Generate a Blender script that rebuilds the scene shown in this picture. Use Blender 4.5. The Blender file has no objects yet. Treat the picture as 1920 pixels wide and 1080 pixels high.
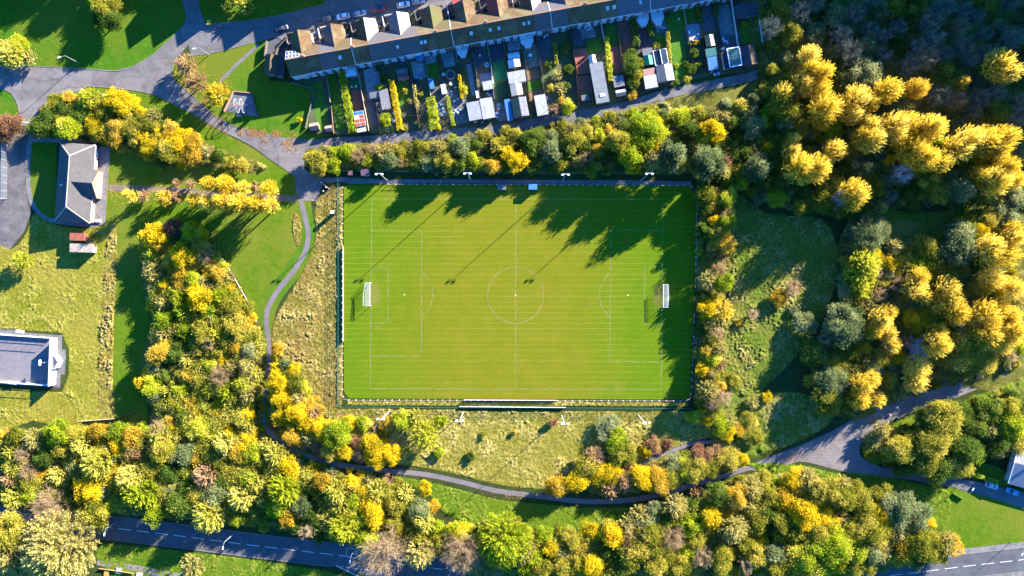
import bpy, bmesh, math, random
import numpy as np
from mathutils import Vector, Matrix

# ---------------------------------------------------------------- camera, sky, sun, exposure
H = 240.0                 # camera height above the ground, metres
S = 5.8                   # photo pixels per metre on the ground
R = math.radians
sc = bpy.context.scene
COL = sc.collection
cam_d = bpy.data.cameras.new('camera')
cam = bpy.data.objects.new('camera', cam_d)
COL.objects.link(cam)
cam.location = (0, 0, H)
cam.rotation_euler = (0, 0, 0)
cam_d.sensor_width = 36.0
cam_d.lens = 36.0 * (S * H) / 1920.0
cam_d.clip_start = 1.0
cam_d.clip_end = 6000.0
sc.camera = cam

SUN_EL = R(17.7)
SUN_AZ = math.atan2(33.5, 30.0)          # clockwise from +Y
world = bpy.data.worlds.new('World')
sc.world = world
world.use_nodes = True
wn = world.node_tree.nodes
wl = world.node_tree.links
sky = wn.new('ShaderNodeTexSky')
sky.sky_type = 'NISHITA'
sky.sun_disc = False
sky.sun_elevation = SUN_EL
sky.sun_rotation = SUN_AZ
sky.air_density = 1.0
sky.dust_density = 0.0
sky.ozone_density = 8.0
bgn = wn['Background']
tint = wn.new('ShaderNodeMix'); tint.data_type = 'RGBA'; tint.blend_type = 'MULTIPLY'; tint.inputs[0].default_value = 1.0
tint.inputs[7].default_value = (0.32, 0.90, 1.20, 1)      # clear cold autumn sky
wl.new(sky.outputs[0], tint.inputs[6]); wl.new(tint.outputs[2], bgn.inputs['Color'])
bgn.inputs['Strength'].default_value = 0.085

sun_d = bpy.data.lights.new('sun', 'SUN')
sun_d.energy = 5.0
sun_d.angle = R(0.5)
sun_d.color = (1.0, 0.93, 0.83)
sun = bpy.data.objects.new('sun', sun_d)
COL.objects.link(sun)
tosun = Vector((math.sin(SUN_AZ) * math.cos(SUN_EL), math.cos(SUN_AZ) * math.cos(SUN_EL), math.sin(SUN_EL)))
sun.rotation_euler = tosun.to_track_quat('Z', 'Y').to_euler()
sun.location = (0, 0, 300)

vs = sc.view_settings
vs.view_transform = 'Standard'
vs.look = 'None'
vs.gamma = 1.0
vs.exposure = 2.6
vs.use_curve_mapping = False
sc.cycles.use_denoising = True
sc.cycles.max_bounces = 5
sc.cycles.diffuse_bounces = 2
sc.cycles.glossy_bounces = 2
sc.cycles.transmission_bounces = 3
sc.cycles.transparent_max_bounces = 4
sc.cycles.sample_clamp_indirect = 4.0

# ---------------------------------------------------------------- helpers
rnd = random.Random(7)


def W(x, y, z=0.0):
    """photo point on a thing z metres above the ground -> world position"""
    k = (H - z) / H / S
    return Vector(((x - 960.0) * k, (540.0 - y) * k, z))


def WG(pts, z=0.0):
    return [W(x, y, z) for x, y in pts]


def tag(o, label=None, cat=None, group=None, kind=None):
    if label: o['label'] = label
    if cat: o['category'] = cat
    if group: o['group'] = group
    if kind: o['kind'] = kind
    return o


def empty(name, loc, rz=0.0, scale=1.0):
    o = bpy.data.objects.new(name, None)
    o.empty_display_size = 0.2
    o.location = loc
    o.rotation_euler = (0, 0, rz)
    o.scale = (scale, scale, scale)
    COL.objects.link(o)
    return o


def link(name, me, mat=None, parent=None, loc=None, rz=0.0, scale=None):
    o = bpy.data.objects.new(name, me)
    COL.objects.link(o)
    if mat is not None:
        if len(me.materials) == 0:
            me.materials.append(mat)
        elif me.materials[0] is not mat:
            o.material_slots[0].link = 'OBJECT'
            o.material_slots[0].material = mat
    if parent is not None: o.parent = parent
    if loc is not None: o.location = loc
    if rz: o.rotation_euler = (0, 0, rz)
    if scale is not None: o.scale = scale
    return o


class MB:
    """collects simple shapes; build() links them as ONE mesh object"""
    def __init__(s):
        s.v = []; s.f = []; s.mi = []; s.cur = 0

    def poly(s, pts):
        i = len(s.v); s.v += [tuple(p) for p in pts]
        s.f.append(tuple(range(i, i + len(pts)))); s.mi.append(s.cur); return s

    def prism(s, pts, z0, z1):
        """pts: xy outline, anticlockwise or not; capped prism"""
        n = len(pts); a = sum(pts[i][0] * pts[(i + 1) % n][1] - pts[(i + 1) % n][0] * pts[i][1] for i in range(n))
        if a < 0: pts = list(pts)[::-1]
        i = len(s.v)
        s.v += [(p[0], p[1], z0) for p in pts] + [(p[0], p[1], z1) for p in pts]
        s.f.append(tuple(range(i + n - 1, i - 1, -1))); s.f.append(tuple(range(i + n, i + 2 * n)))
        for k in range(n):
            k2 = (k + 1) % n
            s.f.append((i + k, i + k2, i + n + k2, i + n + k))
        s.mi += [s.cur] * (n + 2); return s

    def box(s, c, size, rz=0.0, M=None):
        hx, hy, hz = size[0] / 2, size[1] / 2, size[2] / 2
        ca, sa = math.cos(rz), math.sin(rz)
        i = len(s.v)
        for dz in (-hz, hz):
            for dx, dy in ((-hx, -hy), (hx, -hy), (hx, hy), (-hx, hy)):
                p = (c[0] + dx * ca - dy * sa, c[1] + dx * sa + dy * ca, c[2] + dz)
                s.v.append(p)
        s.f += [(i + 3, i + 2, i + 1, i), (i + 4, i + 5, i + 6, i + 7), (i, i + 1, i + 5, i + 4), (i + 1, i + 2, i + 6, i + 5),
                (i + 2, i + 3, i + 7, i + 6), (i + 3, i, i + 4, i + 7)]
        s.mi += [s.cur] * 6; return s

    def beam(s, p, q, w, h=None):
        """rectangular bar from p to q"""
        p = Vector(p); q = Vector(q); h = h or w
        d = (q - p).normalized()
        up = Vector((0, 0, 1)) if abs(d.z) < 0.95 else Vector((1, 0, 0))
        a = d.cross(up).normalized() * w / 2; b = a.cross(d).normalized() * h / 2
        i = len(s.v)
        for e in (p, q):
            for t in (-a - b, a - b, a + b, -a + b): s.v.append(tuple(e + t))
        s.f += [(i, i + 1, i + 2, i + 3), (i + 7, i + 6, i + 5, i + 4)]
        for k in range(4):
            k2 = (k + 1) % 4
            s.f.append((i + k, i + 4 + k, i + 4 + k2, i + k2))
        s.mi += [s.cur] * 6; return s

    def tube(s, p, q, r0, r1=None, n=8):
        p = Vector(p); q = Vector(q); r1 = r0 if r1 is None else r1
        d = (q - p).normalized()
        up = Vector((0, 0, 1)) if abs(d.z) < 0.95 else Vector((1, 0, 0))
        a = d.cross(up).normalized(); b = a.cross(d).normalized()
        i = len(s.v)
        for e, r in ((p, r0), (q, r1)):
            for k in range(n):
                t = 2 * math.pi * k / n
                s.v.append(tuple(e + a * (r * math.cos(t)) + b * (r * math.sin(t))))
        s.f.append(tuple(range(i, i + n))); s.f.append(tuple(range(i + 2 * n - 1, i + n - 1, -1)))
        for k in range(n):
            k2 = (k + 1) % n
            s.f.append((i + k, i + n + k, i + n + k2, i + k2))
        s.mi += [s.cur] * (n + 2); return s

    def ring(s, c, r, w, z0, z1, n=24):
        i = len(s.v)
        for k in range(n):
            t = 2 * math.pi * k / n
            for rr, z in ((r, z0), (r + w, z0), (r + w, z1), (r, z1)):
                s.v.append((c[0] + rr * math.cos(t), c[1] + rr * math.sin(t), z))
        for k in range(n):
            a = i + 4 * k; b = i + 4 * ((k + 1) % n)
            for j in range(4):
                j2 = (j + 1) % 4
                s.f.append((a + j, b + j, b + j2, a + j2)); s.mi.append(s.cur)
        return s

    def mesh(s, name, off=None, smooth=False):
        me = bpy.data.meshes.new(name)
        v = s.v
        if off is not None: v = [(p[0] - off[0], p[1] - off[1], p[2] - off[2]) for p in v]
        me.from_pydata(v, [], s.f)
        if any(s.mi): me.polygons.foreach_set('material_index', s.mi)
        if smooth: me.polygons.foreach_set('use_smooth', [True] * len(me.polygons))
        me.update(); return me

    def build(s, name, mat, parent=None, smooth=False):
        off = parent.location if parent is not None and parent.parent is None else (ROOT.get(parent.name) if parent is not None else None)
        me = s.mesh(name, off, smooth)
        mats = mat if isinstance(mat, (list, tuple)) else [mat]
        for m in mats: me.materials.append(m)
        o = bpy.data.objects.new(name, me); COL.objects.link(o)
        if parent is not None:
            o.parent = parent
            if off is not None: ROOT[o.name] = Vector(off)
        return o


ROOT = {}   # world origin of a part's local space, so that sub-parts can be given in world coordinates

# ---------------------------------------------------------------- materials


def new_mat(name):
    m = bpy.data.materials.new(name); m.use_nodes = True
    nt = m.node_tree; nt.nodes.clear()
    out = nt.nodes.new('ShaderNodeOutputMaterial')
    return m, nt, out


def ramp(nt, stops):
    r = nt.nodes.new('ShaderNodeValToRGB'); e = r.color_ramp.elements
    while len(e) > 1: e.remove(e[0])
    e[0].position = stops[0][0]; e[0].color = (*stops[0][1], 1)
    for p, c in stops[1:]:
        x = e.new(p); x.color = (*c, 1)
    return r


def N(nt, typ, **kw):
    n = nt.nodes.new(typ)
    for k, v in kw.items():
        if k.startswith('i_'): n.inputs[k[2:].replace('_', ' ')].default_value = v
        else: setattr(n, k, v)
    return n


def noise(nt, vec, scale, detail=4.0, rough=0.55, dist=0.0):
    n = N(nt, 'ShaderNodeTexNoise'); n.inputs['Scale'].default_value = scale
    n.inputs['Detail'].default_value = detail; n.inputs['Roughness'].default_value = rough; n.inputs['Distortion'].default_value = dist
    nt.links.new(vec, n.inputs['Vector']); return n.outputs['Fac']


def mixc(nt, fac, a, b, mode='MIX'):
    m = nt.nodes.new('ShaderNodeMix'); m.data_type = 'RGBA'; m.blend_type = mode
    L = nt.links
    for sock, val in ((0, fac), (6, a), (7, b)):
        if isinstance(val, bpy.types.NodeSocket): L.new(val, m.inputs[sock])
        elif sock == 0: m.inputs[0].default_value = val
        else: m.inputs[sock].default_value = (*val, 1)
    return m.outputs[2]


def mathn(nt, op, a, b=None, clamp=False):
    m = nt.nodes.new('ShaderNodeMath'); m.operation = op; m.use_clamp = clamp
    for i, v in ((0, a), (1, b)):
        if v is None: continue
        if isinstance(v, bpy.types.NodeSocket): nt.links.new(v, m.inputs[i])
        else: m.inputs[i].default_value = v
    return m.outputs[0]


def step(nt, v, lo, hi):
    m = nt.nodes.new('ShaderNodeMapRange'); m.inputs['From Min'].default_value = lo; m.inputs['From Max'].default_value = hi
    nt.links.new(v, m.inputs['Value']); return m.outputs['Result']


def surf(nt, out, col, rough=0.9, spec=0.25, bump=None, bstr=0.3, bdist=0.1, metal=0.0):
    p = nt.nodes.new('ShaderNodeBsdfPrincipled')
    if isinstance(col, bpy.types.NodeSocket): nt.links.new(col, p.inputs['Base Color'])
    else: p.inputs['Base Color'].default_value = (*col, 1)
    if isinstance(rough, bpy.types.NodeSocket): nt.links.new(rough, p.inputs['Roughness'])
    else: p.inputs['Roughness'].default_value = rough
    p.inputs['Specular IOR Level'].default_value = spec
    p.inputs['Metallic'].default_value = metal
    if bump is not None:
        b = nt.nodes.new('ShaderNodeBump'); b.inputs['Strength'].default_value = bstr; b.inputs['Distance'].default_value = bdist
        nt.links.new(bump, b.inputs['Height']); nt.links.new(b.outputs[0], p.inputs['Normal'])
    nt.links.new(p.outputs[0], out.inputs['Surface'])
    return p


def pos(nt):
    return nt.nodes.new('ShaderNodeNewGeometry').outputs['Position']


MATS = {}


def M(name, c1, c2=None, scale=2.0, rough=0.85, spec=0.25, bump=0.0, bscale=None, bdist=0.05, metal=0.0, detail=4, c3=None, lo=0.35, hi=0.65):
    """plain material with world-space mottling between c1 and c2 (and c3 in large patches)"""
    if name in MATS: return MATS[name]
    m, nt, out = new_mat(name)
    p = pos(nt)
    if c2 is None: c2 = tuple(x * 0.8 for x in c1)
    n = noise(nt, p, scale, detail)
    col = ramp(nt, [(lo, c1), (hi, c2)]); nt.links.new(n, col.inputs[0]); col = col.outputs[0]
    if c3 is not None:
        n2 = step(nt, noise(nt, p, scale * 0.17, 3), 0.48, 0.62)
        col = mixc(nt, n2, col, c3)
    bo = noise(nt, p, bscale or scale * 3, 3) if bump else None
    surf(nt, out, col, rough, spec, bo, bump, bdist, metal)
    MATS[name] = m
    return m


# ---------------------------------------------------------------- value noise for numpy
def vnoise(x, y, cell, seed=0):
    x = np.asarray(x, float) / cell; y = np.asarray(y, float) / cell
    ix = np.floor(x).astype(np.int64); iy = np.floor(y).astype(np.int64)
    fx = x - ix; fy = y - iy
    fx = fx * fx * (3 - 2 * fx); fy = fy * fy * (3 - 2 * fy)

    def h(a, b):
        n = (a * 374761393 + b * 668265263 + seed * 974711) & 0xffffffff
        n = ((n ^ (n >> 13)) * 1274126177) & 0xffffffff
        n = n ^ (n >> 16)
        return (n & 0xffff) / 65535.0
    return ((h(ix, iy) * (1 - fx) + h(ix + 1, iy) * fx) * (1 - fy) + (h(ix, iy + 1) * (1 - fx) + h(ix + 1, iy + 1) * fx) * fy)


def inside(px, py, poly):
    r = np.zeros(px.shape, bool); n = len(poly); j = n - 1
    for i in range(n):
        xi, yi = poly[i]; xj, yj = poly[j]
        if yi != yj:
            c = ((yi > py) != (yj > py)) & (px < (xj - xi) * (py - yi) / (yj - yi) + xi)
            r ^= c
        j = i
    return r


def spline(pts, sub=5, closed=False):
    n = len(pts); out = []
    rng = range(n) if closed else range(n - 1)
    g = (lambda i: pts[i % n]) if closed else (lambda i: pts[min(max(i, 0), n - 1)])
    for i in rng:
        p0, p1, p2, p3 = g(i - 1), g(i), g(i + 1), g(i + 2)
        for k in range(sub):
            t = k / sub
            out.append(tuple(0.5 * ((2 * p1[a]) + (-p0[a] + p2[a]) * t + (2 * p0[a] - 5 * p1[a] + 4 * p2[a] - p3[a]) * t * t + (-p0[a] + 3 * p1[a] - 3 * p2[a] + p3[a]) * t ** 3) for a in (0, 1)))
    if not closed: out.append(tuple(pts[-1]))
    return out


def sheet(name, pts, z, mat, smooth=True, kind='structure', parent=None, sub=4):
    """flat ground patch from a photo outline"""
    if smooth: pts = spline(pts, sub, True)
    w = [W(x, y) for x, y in pts]
    n = len(w); a = sum(w[i].x * w[(i + 1) % n].y - w[(i + 1) % n].x * w[i].y for i in range(n))
    if a < 0: w = w[::-1]
    b = MB(); b.poly([(p.x, p.y, z) for p in w])
    o = b.build(name, mat, parent)
    if parent is None: tag(o, kind=kind)
    return o


def offset_line(pts, d):
    out = []
    for i, p in enumerate(pts):
        a = pts[max(i - 1, 0)]; b = pts[min(i + 1, len(pts) - 1)]
        t = (Vector(b) - Vector(a)).to_2d().normalized()
        dd = d[i] if isinstance(d, (list, tuple)) else d
        out.append(Vector((p[0] - t.y * dd, p[1] + t.x * dd)))
    return out


def ribbon(name, pts, width, z, mat, kind='structure', parent=None, sub=6):
    w = [W(x, y).to_2d() for x, y in spline(pts, sub)]
    L_ = offset_line(w, width / 2); R_ = offset_line(w, -width / 2)
    b = MB()
    for i in range(len(w) - 1):
        b.poly([(R_[i].x, R_[i].y, z), (R_[i + 1].x, R_[i + 1].y, z), (L_[i + 1].x, L_[i + 1].y, z), (L_[i].x, L_[i].y, z)])
    o = b.build(name, mat, parent)
    if parent is None: tag(o, kind=kind)
    return o


def kerb(name, pts, mat, w=0.18, h=0.11, parent=None, sub=5, smooth=True):
    p2 = [W(x, y).to_2d() for x, y in (spline(pts, sub) if smooth else pts)]
    A = offset_line(p2, w / 2); B = offset_line(p2, -w / 2)
    b = MB()
    for i in range(len(p2) - 1):
        b.poly([(A[i].x, A[i].y, h), (B[i].x, B[i].y, h), (B[i + 1].x, B[i + 1].y, h), (A[i + 1].x, A[i + 1].y, h)])
        b.poly([(B[i].x, B[i].y, h), (B[i].x, B[i].y, 0), (B[i + 1].x, B[i + 1].y, 0), (B[i + 1].x, B[i + 1].y, h)])
        b.poly([(A[i].x, A[i].y, 0), (A[i].x, A[i].y, h), (A[i + 1].x, A[i + 1].y, h), (A[i + 1].x, A[i + 1].y, 0)])
    o = b.build(name, mat, parent)
    if parent is None: tag(o, kind='structure')
    return o


def tussocks(name, poly, mat, cell=0.4, amp=0.4, lump=1.3, z=0.02, seed=1, kind='structure', holes=(), smooth=True, label=None):
    """rough grass: a lumpy sheet over a photo outline"""
    if smooth: poly = spline(poly, 3, True)
    wp = [W(x, y) for x, y in poly]; wp = [(p.x, p.y) for p in wp]
    hs = [[(W(x, y).x, W(x, y).y) for x, y in h] for h in holes]
    xs = [p[0] for p in wp]; ys = [p[1] for p in wp]
    nx = int((max(xs) - min(xs)) / cell) + 2; ny = int((max(ys) - min(ys)) / cell) + 2
    gx, gy = np.meshgrid(min(xs) + np.arange(nx + 1) * cell, min(ys) + np.arange(ny + 1) * cell, indexing='ij')
    jx = gx + (vnoise(gx, gy, cell * 0.9, seed + 3) - .5) * cell * 0.7
    jy = gy + (vnoise(gx, gy, cell * 0.9, seed + 4) - .5) * cell * 0.7
    cx = (gx[:-1, :-1] + cell / 2); cy = (gy[:-1, :-1] + cell / 2)
    m = inside(cx, cy, wp)
    for h in hs: m &= ~inside(cx, cy, h)
    # corners touching an outside cell stay on the ground
    cnt = np.zeros(gx.shape)
    cnt[:-1, :-1] += m; cnt[1:, :-1] += m; cnt[:-1, 1:] += m; cnt[1:, 1:] += m
    a = vnoise(jx, jy, lump, seed); b = vnoise(jx, jy, lump * 0.45, seed + 1); c = vnoise(jx, jy, lump * 5, seed + 2)
    e = vnoise(jx, jy, cell * 1.15, seed + 7)
    hgt = np.clip(a * 0.45 + b * 0.45 + e * 0.5 - 0.45, 0, 1) * (0.35 + 1.25 * c * c) * amp * 1.6
    hz = np.where(cnt == 4, z + hgt, z)
    used = cnt > 0
    idx = -np.ones(gx.shape, int); idx[used] = np.arange(used.sum())
    V = np.stack([jx[used], jy[used], hz[used]], 1)
    I, J = np.nonzero(m)
    F = np.stack([idx[I, J], idx[I + 1, J], idx[I + 1, J + 1], idx[I, J + 1]], 1)
    me = bpy.data.meshes.new(name)
    me.vertices.add(len(V)); me.vertices.foreach_set('co', V.ravel())
    me.loops.add(F.size); me.loops.foreach_set('vertex_index', F.ravel())
    me.polygons.add(len(F)); me.polygons.foreach_set('loop_start', np.arange(0, F.size, 4)); me.polygons.foreach_set('loop_total', np.full(len(F), 4))
    at = me.attributes.new('h', 'FLOAT', 'POINT'); at.data.foreach_set('value', np.clip((hz[used] - z) / max(amp, .01), 0, 1).astype(np.float32))
    me.update(calc_edges=True)
    me.materials.append(mat)
    o = bpy.data.objects.new(name, me); COL.objects.link(o)
    tag(o, kind=kind, label=label)
    return o

# ---------------------------------------------------------------- ground materials
def grass_mat(name, cols, scale=0.9, patch=None, pscale=0.06, bstr=0.6, bdist=0.12, fine=9.0):
    m, nt, out = new_mat(name); p = pos(nt)
    n = noise(nt, p, scale, 6, 0.7)
    c = ramp(nt, [(0.28 + 0.44 * i / max(1, len(cols) - 1), k) for i, k in enumerate(cols)]); nt.links.new(n, c.inputs[0]); col = c.outputs[0]
    if patch:
        f = step(nt, noise(nt, p, pscale, 4, 0.6), 0.42, 0.62)
        col = mixc(nt, f, col, patch)
    f2 = ramp(nt, [(0.3, (0.66,) * 3), (0.7, (1.32,) * 3)]); nt.links.new(noise(nt, p, fine * 0.35, 6, 0.75), f2.inputs[0])
    col = mixc(nt, 1.0, col, f2.outputs[0], 'MULTIPLY')
    b = noise(nt, p, 1.6, 6, 0.75)
    surf(nt, out, col, 1.0, 0.05, b, bstr * 1.3, bdist * 1.5)
    MATS[name] = m
    return m


def rough_mat(name, low, mid, tip, patch, pscale=0.05, plo=0.42, phi=0.62):
    """tussock grass: colour follows the tuft's own height attribute (blade bases green, tips dry)"""
    m, nt, out = new_mat(name); p = pos(nt)
    a = N(nt, 'ShaderNodeAttribute', attribute_name='h')
    n = noise(nt, p, 1.6, 5, 0.7)
    v = mathn(nt, 'ADD', mathn(nt, 'MULTIPLY', a.outputs['Fac'], 0.55), mathn(nt, 'MULTIPLY', n, 0.75))
    c = ramp(nt, [(0.28, low), (0.48, mid), (0.72, tip)]); nt.links.new(v, c.inputs[0])
    f = step(nt, noise(nt, p, pscale, 4, 0.6), plo, phi)
    col = mixc(nt, f, c.outputs[0], patch)
    f2 = ramp(nt, [(0.32, (0.42,) * 3), (0.5, (0.95,) * 3), (0.68, (1.4,) * 3)]); nt.links.new(noise(nt, p, 2.1, 6, 0.8), f2.inputs[0])
    col = mixc(nt, 1.0, col, f2.outputs[0], 'MULTIPLY')
    surf(nt, out, col, 1.0, 0.05, noise(nt, p, 4.0, 4, 0.7), 0.8, 0.2)
    MATS[name] = m
    return m


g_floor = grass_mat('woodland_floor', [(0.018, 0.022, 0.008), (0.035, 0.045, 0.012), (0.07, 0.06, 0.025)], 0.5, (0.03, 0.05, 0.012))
g_lawn = grass_mat('mown_lawn', [(0.030, 0.095, 0.005), (0.045, 0.122, 0.006), (0.07, 0.145, 0.009)], 0.5, (0.105, 0.13, 0.012), 0.045)
g_verge = grass_mat('verge_grass', [(0.045, 0.095, 0.004), (0.068, 0.125, 0.005), (0.10, 0.145, 0.009)], 0.5, (0.12, 0.135, 0.014), 0.05)
g_garden = grass_mat('garden_lawn', [(0.05, 0.12, 0.012), (0.08, 0.17, 0.02)], 0.6)
r_straw = rough_mat('dry_meadow', (0.065, 0.07, 0.008), (0.20, 0.172, 0.026), (0.32, 0.255, 0.075), (0.17, 0.155, 0.018), plo=0.5, phi=0.7)
r_left = rough_mat('olive_meadow', (0.065, 0.09, 0.006), (0.165, 0.165, 0.013), (0.27, 0.235, 0.048), (0.225, 0.19, 0.028))
r_mid = rough_mat('reedy_meadow', (0.035, 0.045, 0.006), (0.18, 0.145, 0.025), (0.30, 0.225, 0.07), (0.19, 0.125, 0.033), 0.07, 0.5, 0.7)
r_right = rough_mat('green_meadow', (0.05, 0.075, 0.008), (0.135, 0.135, 0.020), (0.25, 0.205, 0.06), (0.085, 0.12, 0.012), 0.07, 0.46, 0.62)
r_green = rough_mat('lush_grass', (0.035, 0.085, 0.004), (0.075, 0.135, 0.006), (0.16, 0.18, 0.022), (0.10, 0.14, 0.010), 0.06)
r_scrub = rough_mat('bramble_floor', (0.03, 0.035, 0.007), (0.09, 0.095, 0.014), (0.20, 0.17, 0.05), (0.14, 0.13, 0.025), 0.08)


def pitch_material():
    m, nt, out = new_mat('pitch_turf'); p = pos(nt)
    sx = N(nt, 'ShaderNodeSeparateXYZ'); nt.links.new(p, sx.inputs[0])
    x, y = sx.outputs[0], sx.outputs[1]
    wob = mathn(nt, 'MULTIPLY', mathn(nt, 'SUBTRACT', noise(nt, p, 0.06, 2), 0.5), 1.2)
    ph = mathn(nt, 'FRACT', mathn(nt, 'DIVIDE', mathn(nt, 'ADD', y, wob), 1.75))
    ln = mathn(nt, 'PINGPONG', ph, 0.5)
    line = step(nt, ln, 0.40, 0.47)                       # thin pale line where two mower passes meet
    # worn olive turf in the middle of the pitch, lusher towards both ends
    dx = mathn(nt, 'ABSOLUTE', mathn(nt, 'ADD', x, 2.0))
    wear = mathn(nt, 'SUBTRACT', 1.0, step(nt, mathn(nt, 'ADD', dx, mathn(nt, 'MULTIPLY', noise(nt, p, 0.035, 3), 34.0)), 34.0, 66.0), True)
    n1 = noise(nt, p, 0.16, 8, 0.75)
    lush = ramp(nt, [(0.3, (0.062, 0.128, 0.003)), (0.7, (0.098, 0.145, 0.005))]); nt.links.new(n1, lush.inputs[0])
    worn = ramp(nt, [(0.3, (0.112, 0.130, 0.005)), (0.7, (0.155, 0.140, 0.010))]); nt.links.new(n1, worn.inputs[0])
    col = mixc(nt, wear, lush.outputs[0], worn.outputs[0])
    mud = step(nt, noise(nt, p, 0.11, 4, 0.65), 0.62, 0.75)
    col = mixc(nt, mathn(nt, 'MULTIPLY', mud, 0.45), col, (0.19, 0.13, 0.03))
    br = step(nt, mathn(nt, 'FRACT', mathn(nt, 'DIVIDE', mathn(nt, 'ADD', y, wob), 3.5)), 0.45, 0.55)
    col = mixc(nt, mathn(nt, 'MULTIPLY', br, 0.10), col, (0.06, 0.10, 0.004))
    lm = mathn(nt, 'MULTIPLY', line, step(nt, noise(nt, p, 0.045, 3), 0.3, 0.7))
    col = mixc(nt, mathn(nt, 'MULTIPLY', lm, 0.48), col, (0.22, 0.225, 0.035))
    for gx, gy in ((W(701, 552).x, W(701, 552).y), (W(1236, 555).x, W(1236, 555).y)):
        d2 = mathn(nt, 'ADD', mathn(nt, 'POWER', mathn(nt, 'SUBTRACT', x, gx), 2.0), mathn(nt, 'MULTIPLY', mathn(nt, 'POWER', mathn(nt, 'SUBTRACT', y, gy), 2.0), 0.35))
        gm = mathn(nt, 'SUBTRACT', 1.0, step(nt, mathn(nt, 'ADD', d2, mathn(nt, 'MULTIPLY', noise(nt, p, 0.9, 4), 9.0)), 3.0, 12.0), True)
        col = mixc(nt, mathn(nt, 'MULTIPLY', gm, 0.6), col, (0.19, 0.13, 0.045))
    f2 = ramp(nt, [(0.3, (0.80,) * 3), (0.7, (1.18,) * 3)]); nt.links.new(noise(nt, p, 4.0, 4, 0.7), f2.inputs[0])
    col = mixc(nt, 1.0, col, f2.outputs[0], 'MULTIPLY')
    surf(nt, out, col, 1.0, 0.04, noise(nt, p, 5.0, 4, 0.7), 0.35, 0.06)
    return m


def road_mat(name, light, dark, patchc, leaf=0.0, track=None, rough=0.8):
    m, nt, out = new_mat(name); p = pos(nt)
    n = noise(nt, p, 0.28, 6, 0.65)
    c = ramp(nt, [(0.33, light), (0.68, dark)]); nt.links.new(n, c.inputs[0]); col = c.outputs[0]
    pat = N(nt, 'ShaderNodeTexVoronoi', feature='F1', distance='CHEBYCHEV'); pat.inputs['Scale'].default_value = 0.13
    nt.links.new(p, pat.inputs['Vector'])
    sp = N(nt, 'ShaderNodeSeparateColor'); nt.links.new(pat.outputs['Color'], sp.inputs[0])
    col = mixc(nt, mathn(nt, 'MULTIPLY', step(nt, sp.outputs[0], 0.80, 0.82), 0.45), col, patchc)
    cr = N(nt, 'ShaderNodeTexVoronoi', feature='DISTANCE_TO_EDGE'); cr.inputs['Scale'].default_value = 0.22
    wv = N(nt, 'ShaderNodeVectorMath', operation='ADD'); nt.links.new(p, wv.inputs[0])
    nn = N(nt, 'ShaderNodeTexNoise'); nn.inputs['Scale'].default_value = 0.5; nt.links.new(p, nn.inputs['Vector'])
    vs_ = N(nt, 'ShaderNodeVectorMath', operation='SCALE'); vs_.inputs['Scale'].default_value = 2.0; nt.links.new(nn.outputs['Color'], vs_.inputs[0]); nt.links.new(vs_.outputs[0], wv.inputs[1])
    nt.links.new(wv.outputs[0], cr.inputs['Vector'])
    crack = mathn(nt, 'SUBTRACT', 1.0, step(nt, cr.outputs['Distance'], 0.0, 0.02), True)
    crack = mathn(nt, 'MULTIPLY', crack, step(nt, noise(nt, p, 0.12, 2), 0.5, 0.6))
    col = mixc(nt, mathn(nt, 'MULTIPLY', crack, 0.7), col, tuple(x * 0.45 for x in dark))
    g = ramp(nt, [(0.3, (0.82,) * 3), (0.7, (1.15,) * 3)]); nt.links.new(noise(nt, p, 2.6, 5, 0.7), g.inputs[0])
    col = mixc(nt, 1.0, col, g.outputs[0], 'MULTIPLY')
    st = N(nt, 'ShaderNodeMapping'); st.inputs['Scale'].default_value = (0.10, 0.42, 1); st.inputs['Rotation'].default_value = (0, 0, 0.35); nt.links.new(p, st.inputs['Vector'])
    stain = step(nt, noise(nt, st.outputs[0], 1.0, 7, 0.7, 0.8), 0.52, 0.72)
    col = mixc(nt, mathn(nt, 'MULTIPLY', stain, 0.42), col, tuple(x * 0.5 for x in dark))
    if leaf:
        lf = mathn(nt, 'MULTIPLY', step(nt, noise(nt, p, 1.4, 5, 0.75), 0.58, 0.64), step(nt, noise(nt, p, 0.10, 3), 0.50, 0.62))
        col = mixc(nt, mathn(nt, 'MULTIPLY', lf, leaf), col, (0.22, 0.10, 0.05))
    if track is not None:
        # tyre-worn arcs
        wv2 = N(nt, 'ShaderNodeTexWave', wave_type='RINGS'); wv2.inputs['Scale'].default_value = 0.35; wv2.inputs['Distortion'].default_value = 22.0; wv2.inputs['Detail'].default_value = 3.0; wv2.inputs['Detail Scale'].default_value = 0.12
        nt.links.new(p, wv2.inputs['Vector'])
        col = mixc(nt, mathn(nt, 'MULTIPLY', step(nt, wv2.outputs['Fac'], 0.3, 0.9), 0.22), col, track)
    surf(nt, out, col, rough, 0.3, noise(nt, p, 6.0, 3), 0.25, 0.03)
    MATS[name] = m
    return m


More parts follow.
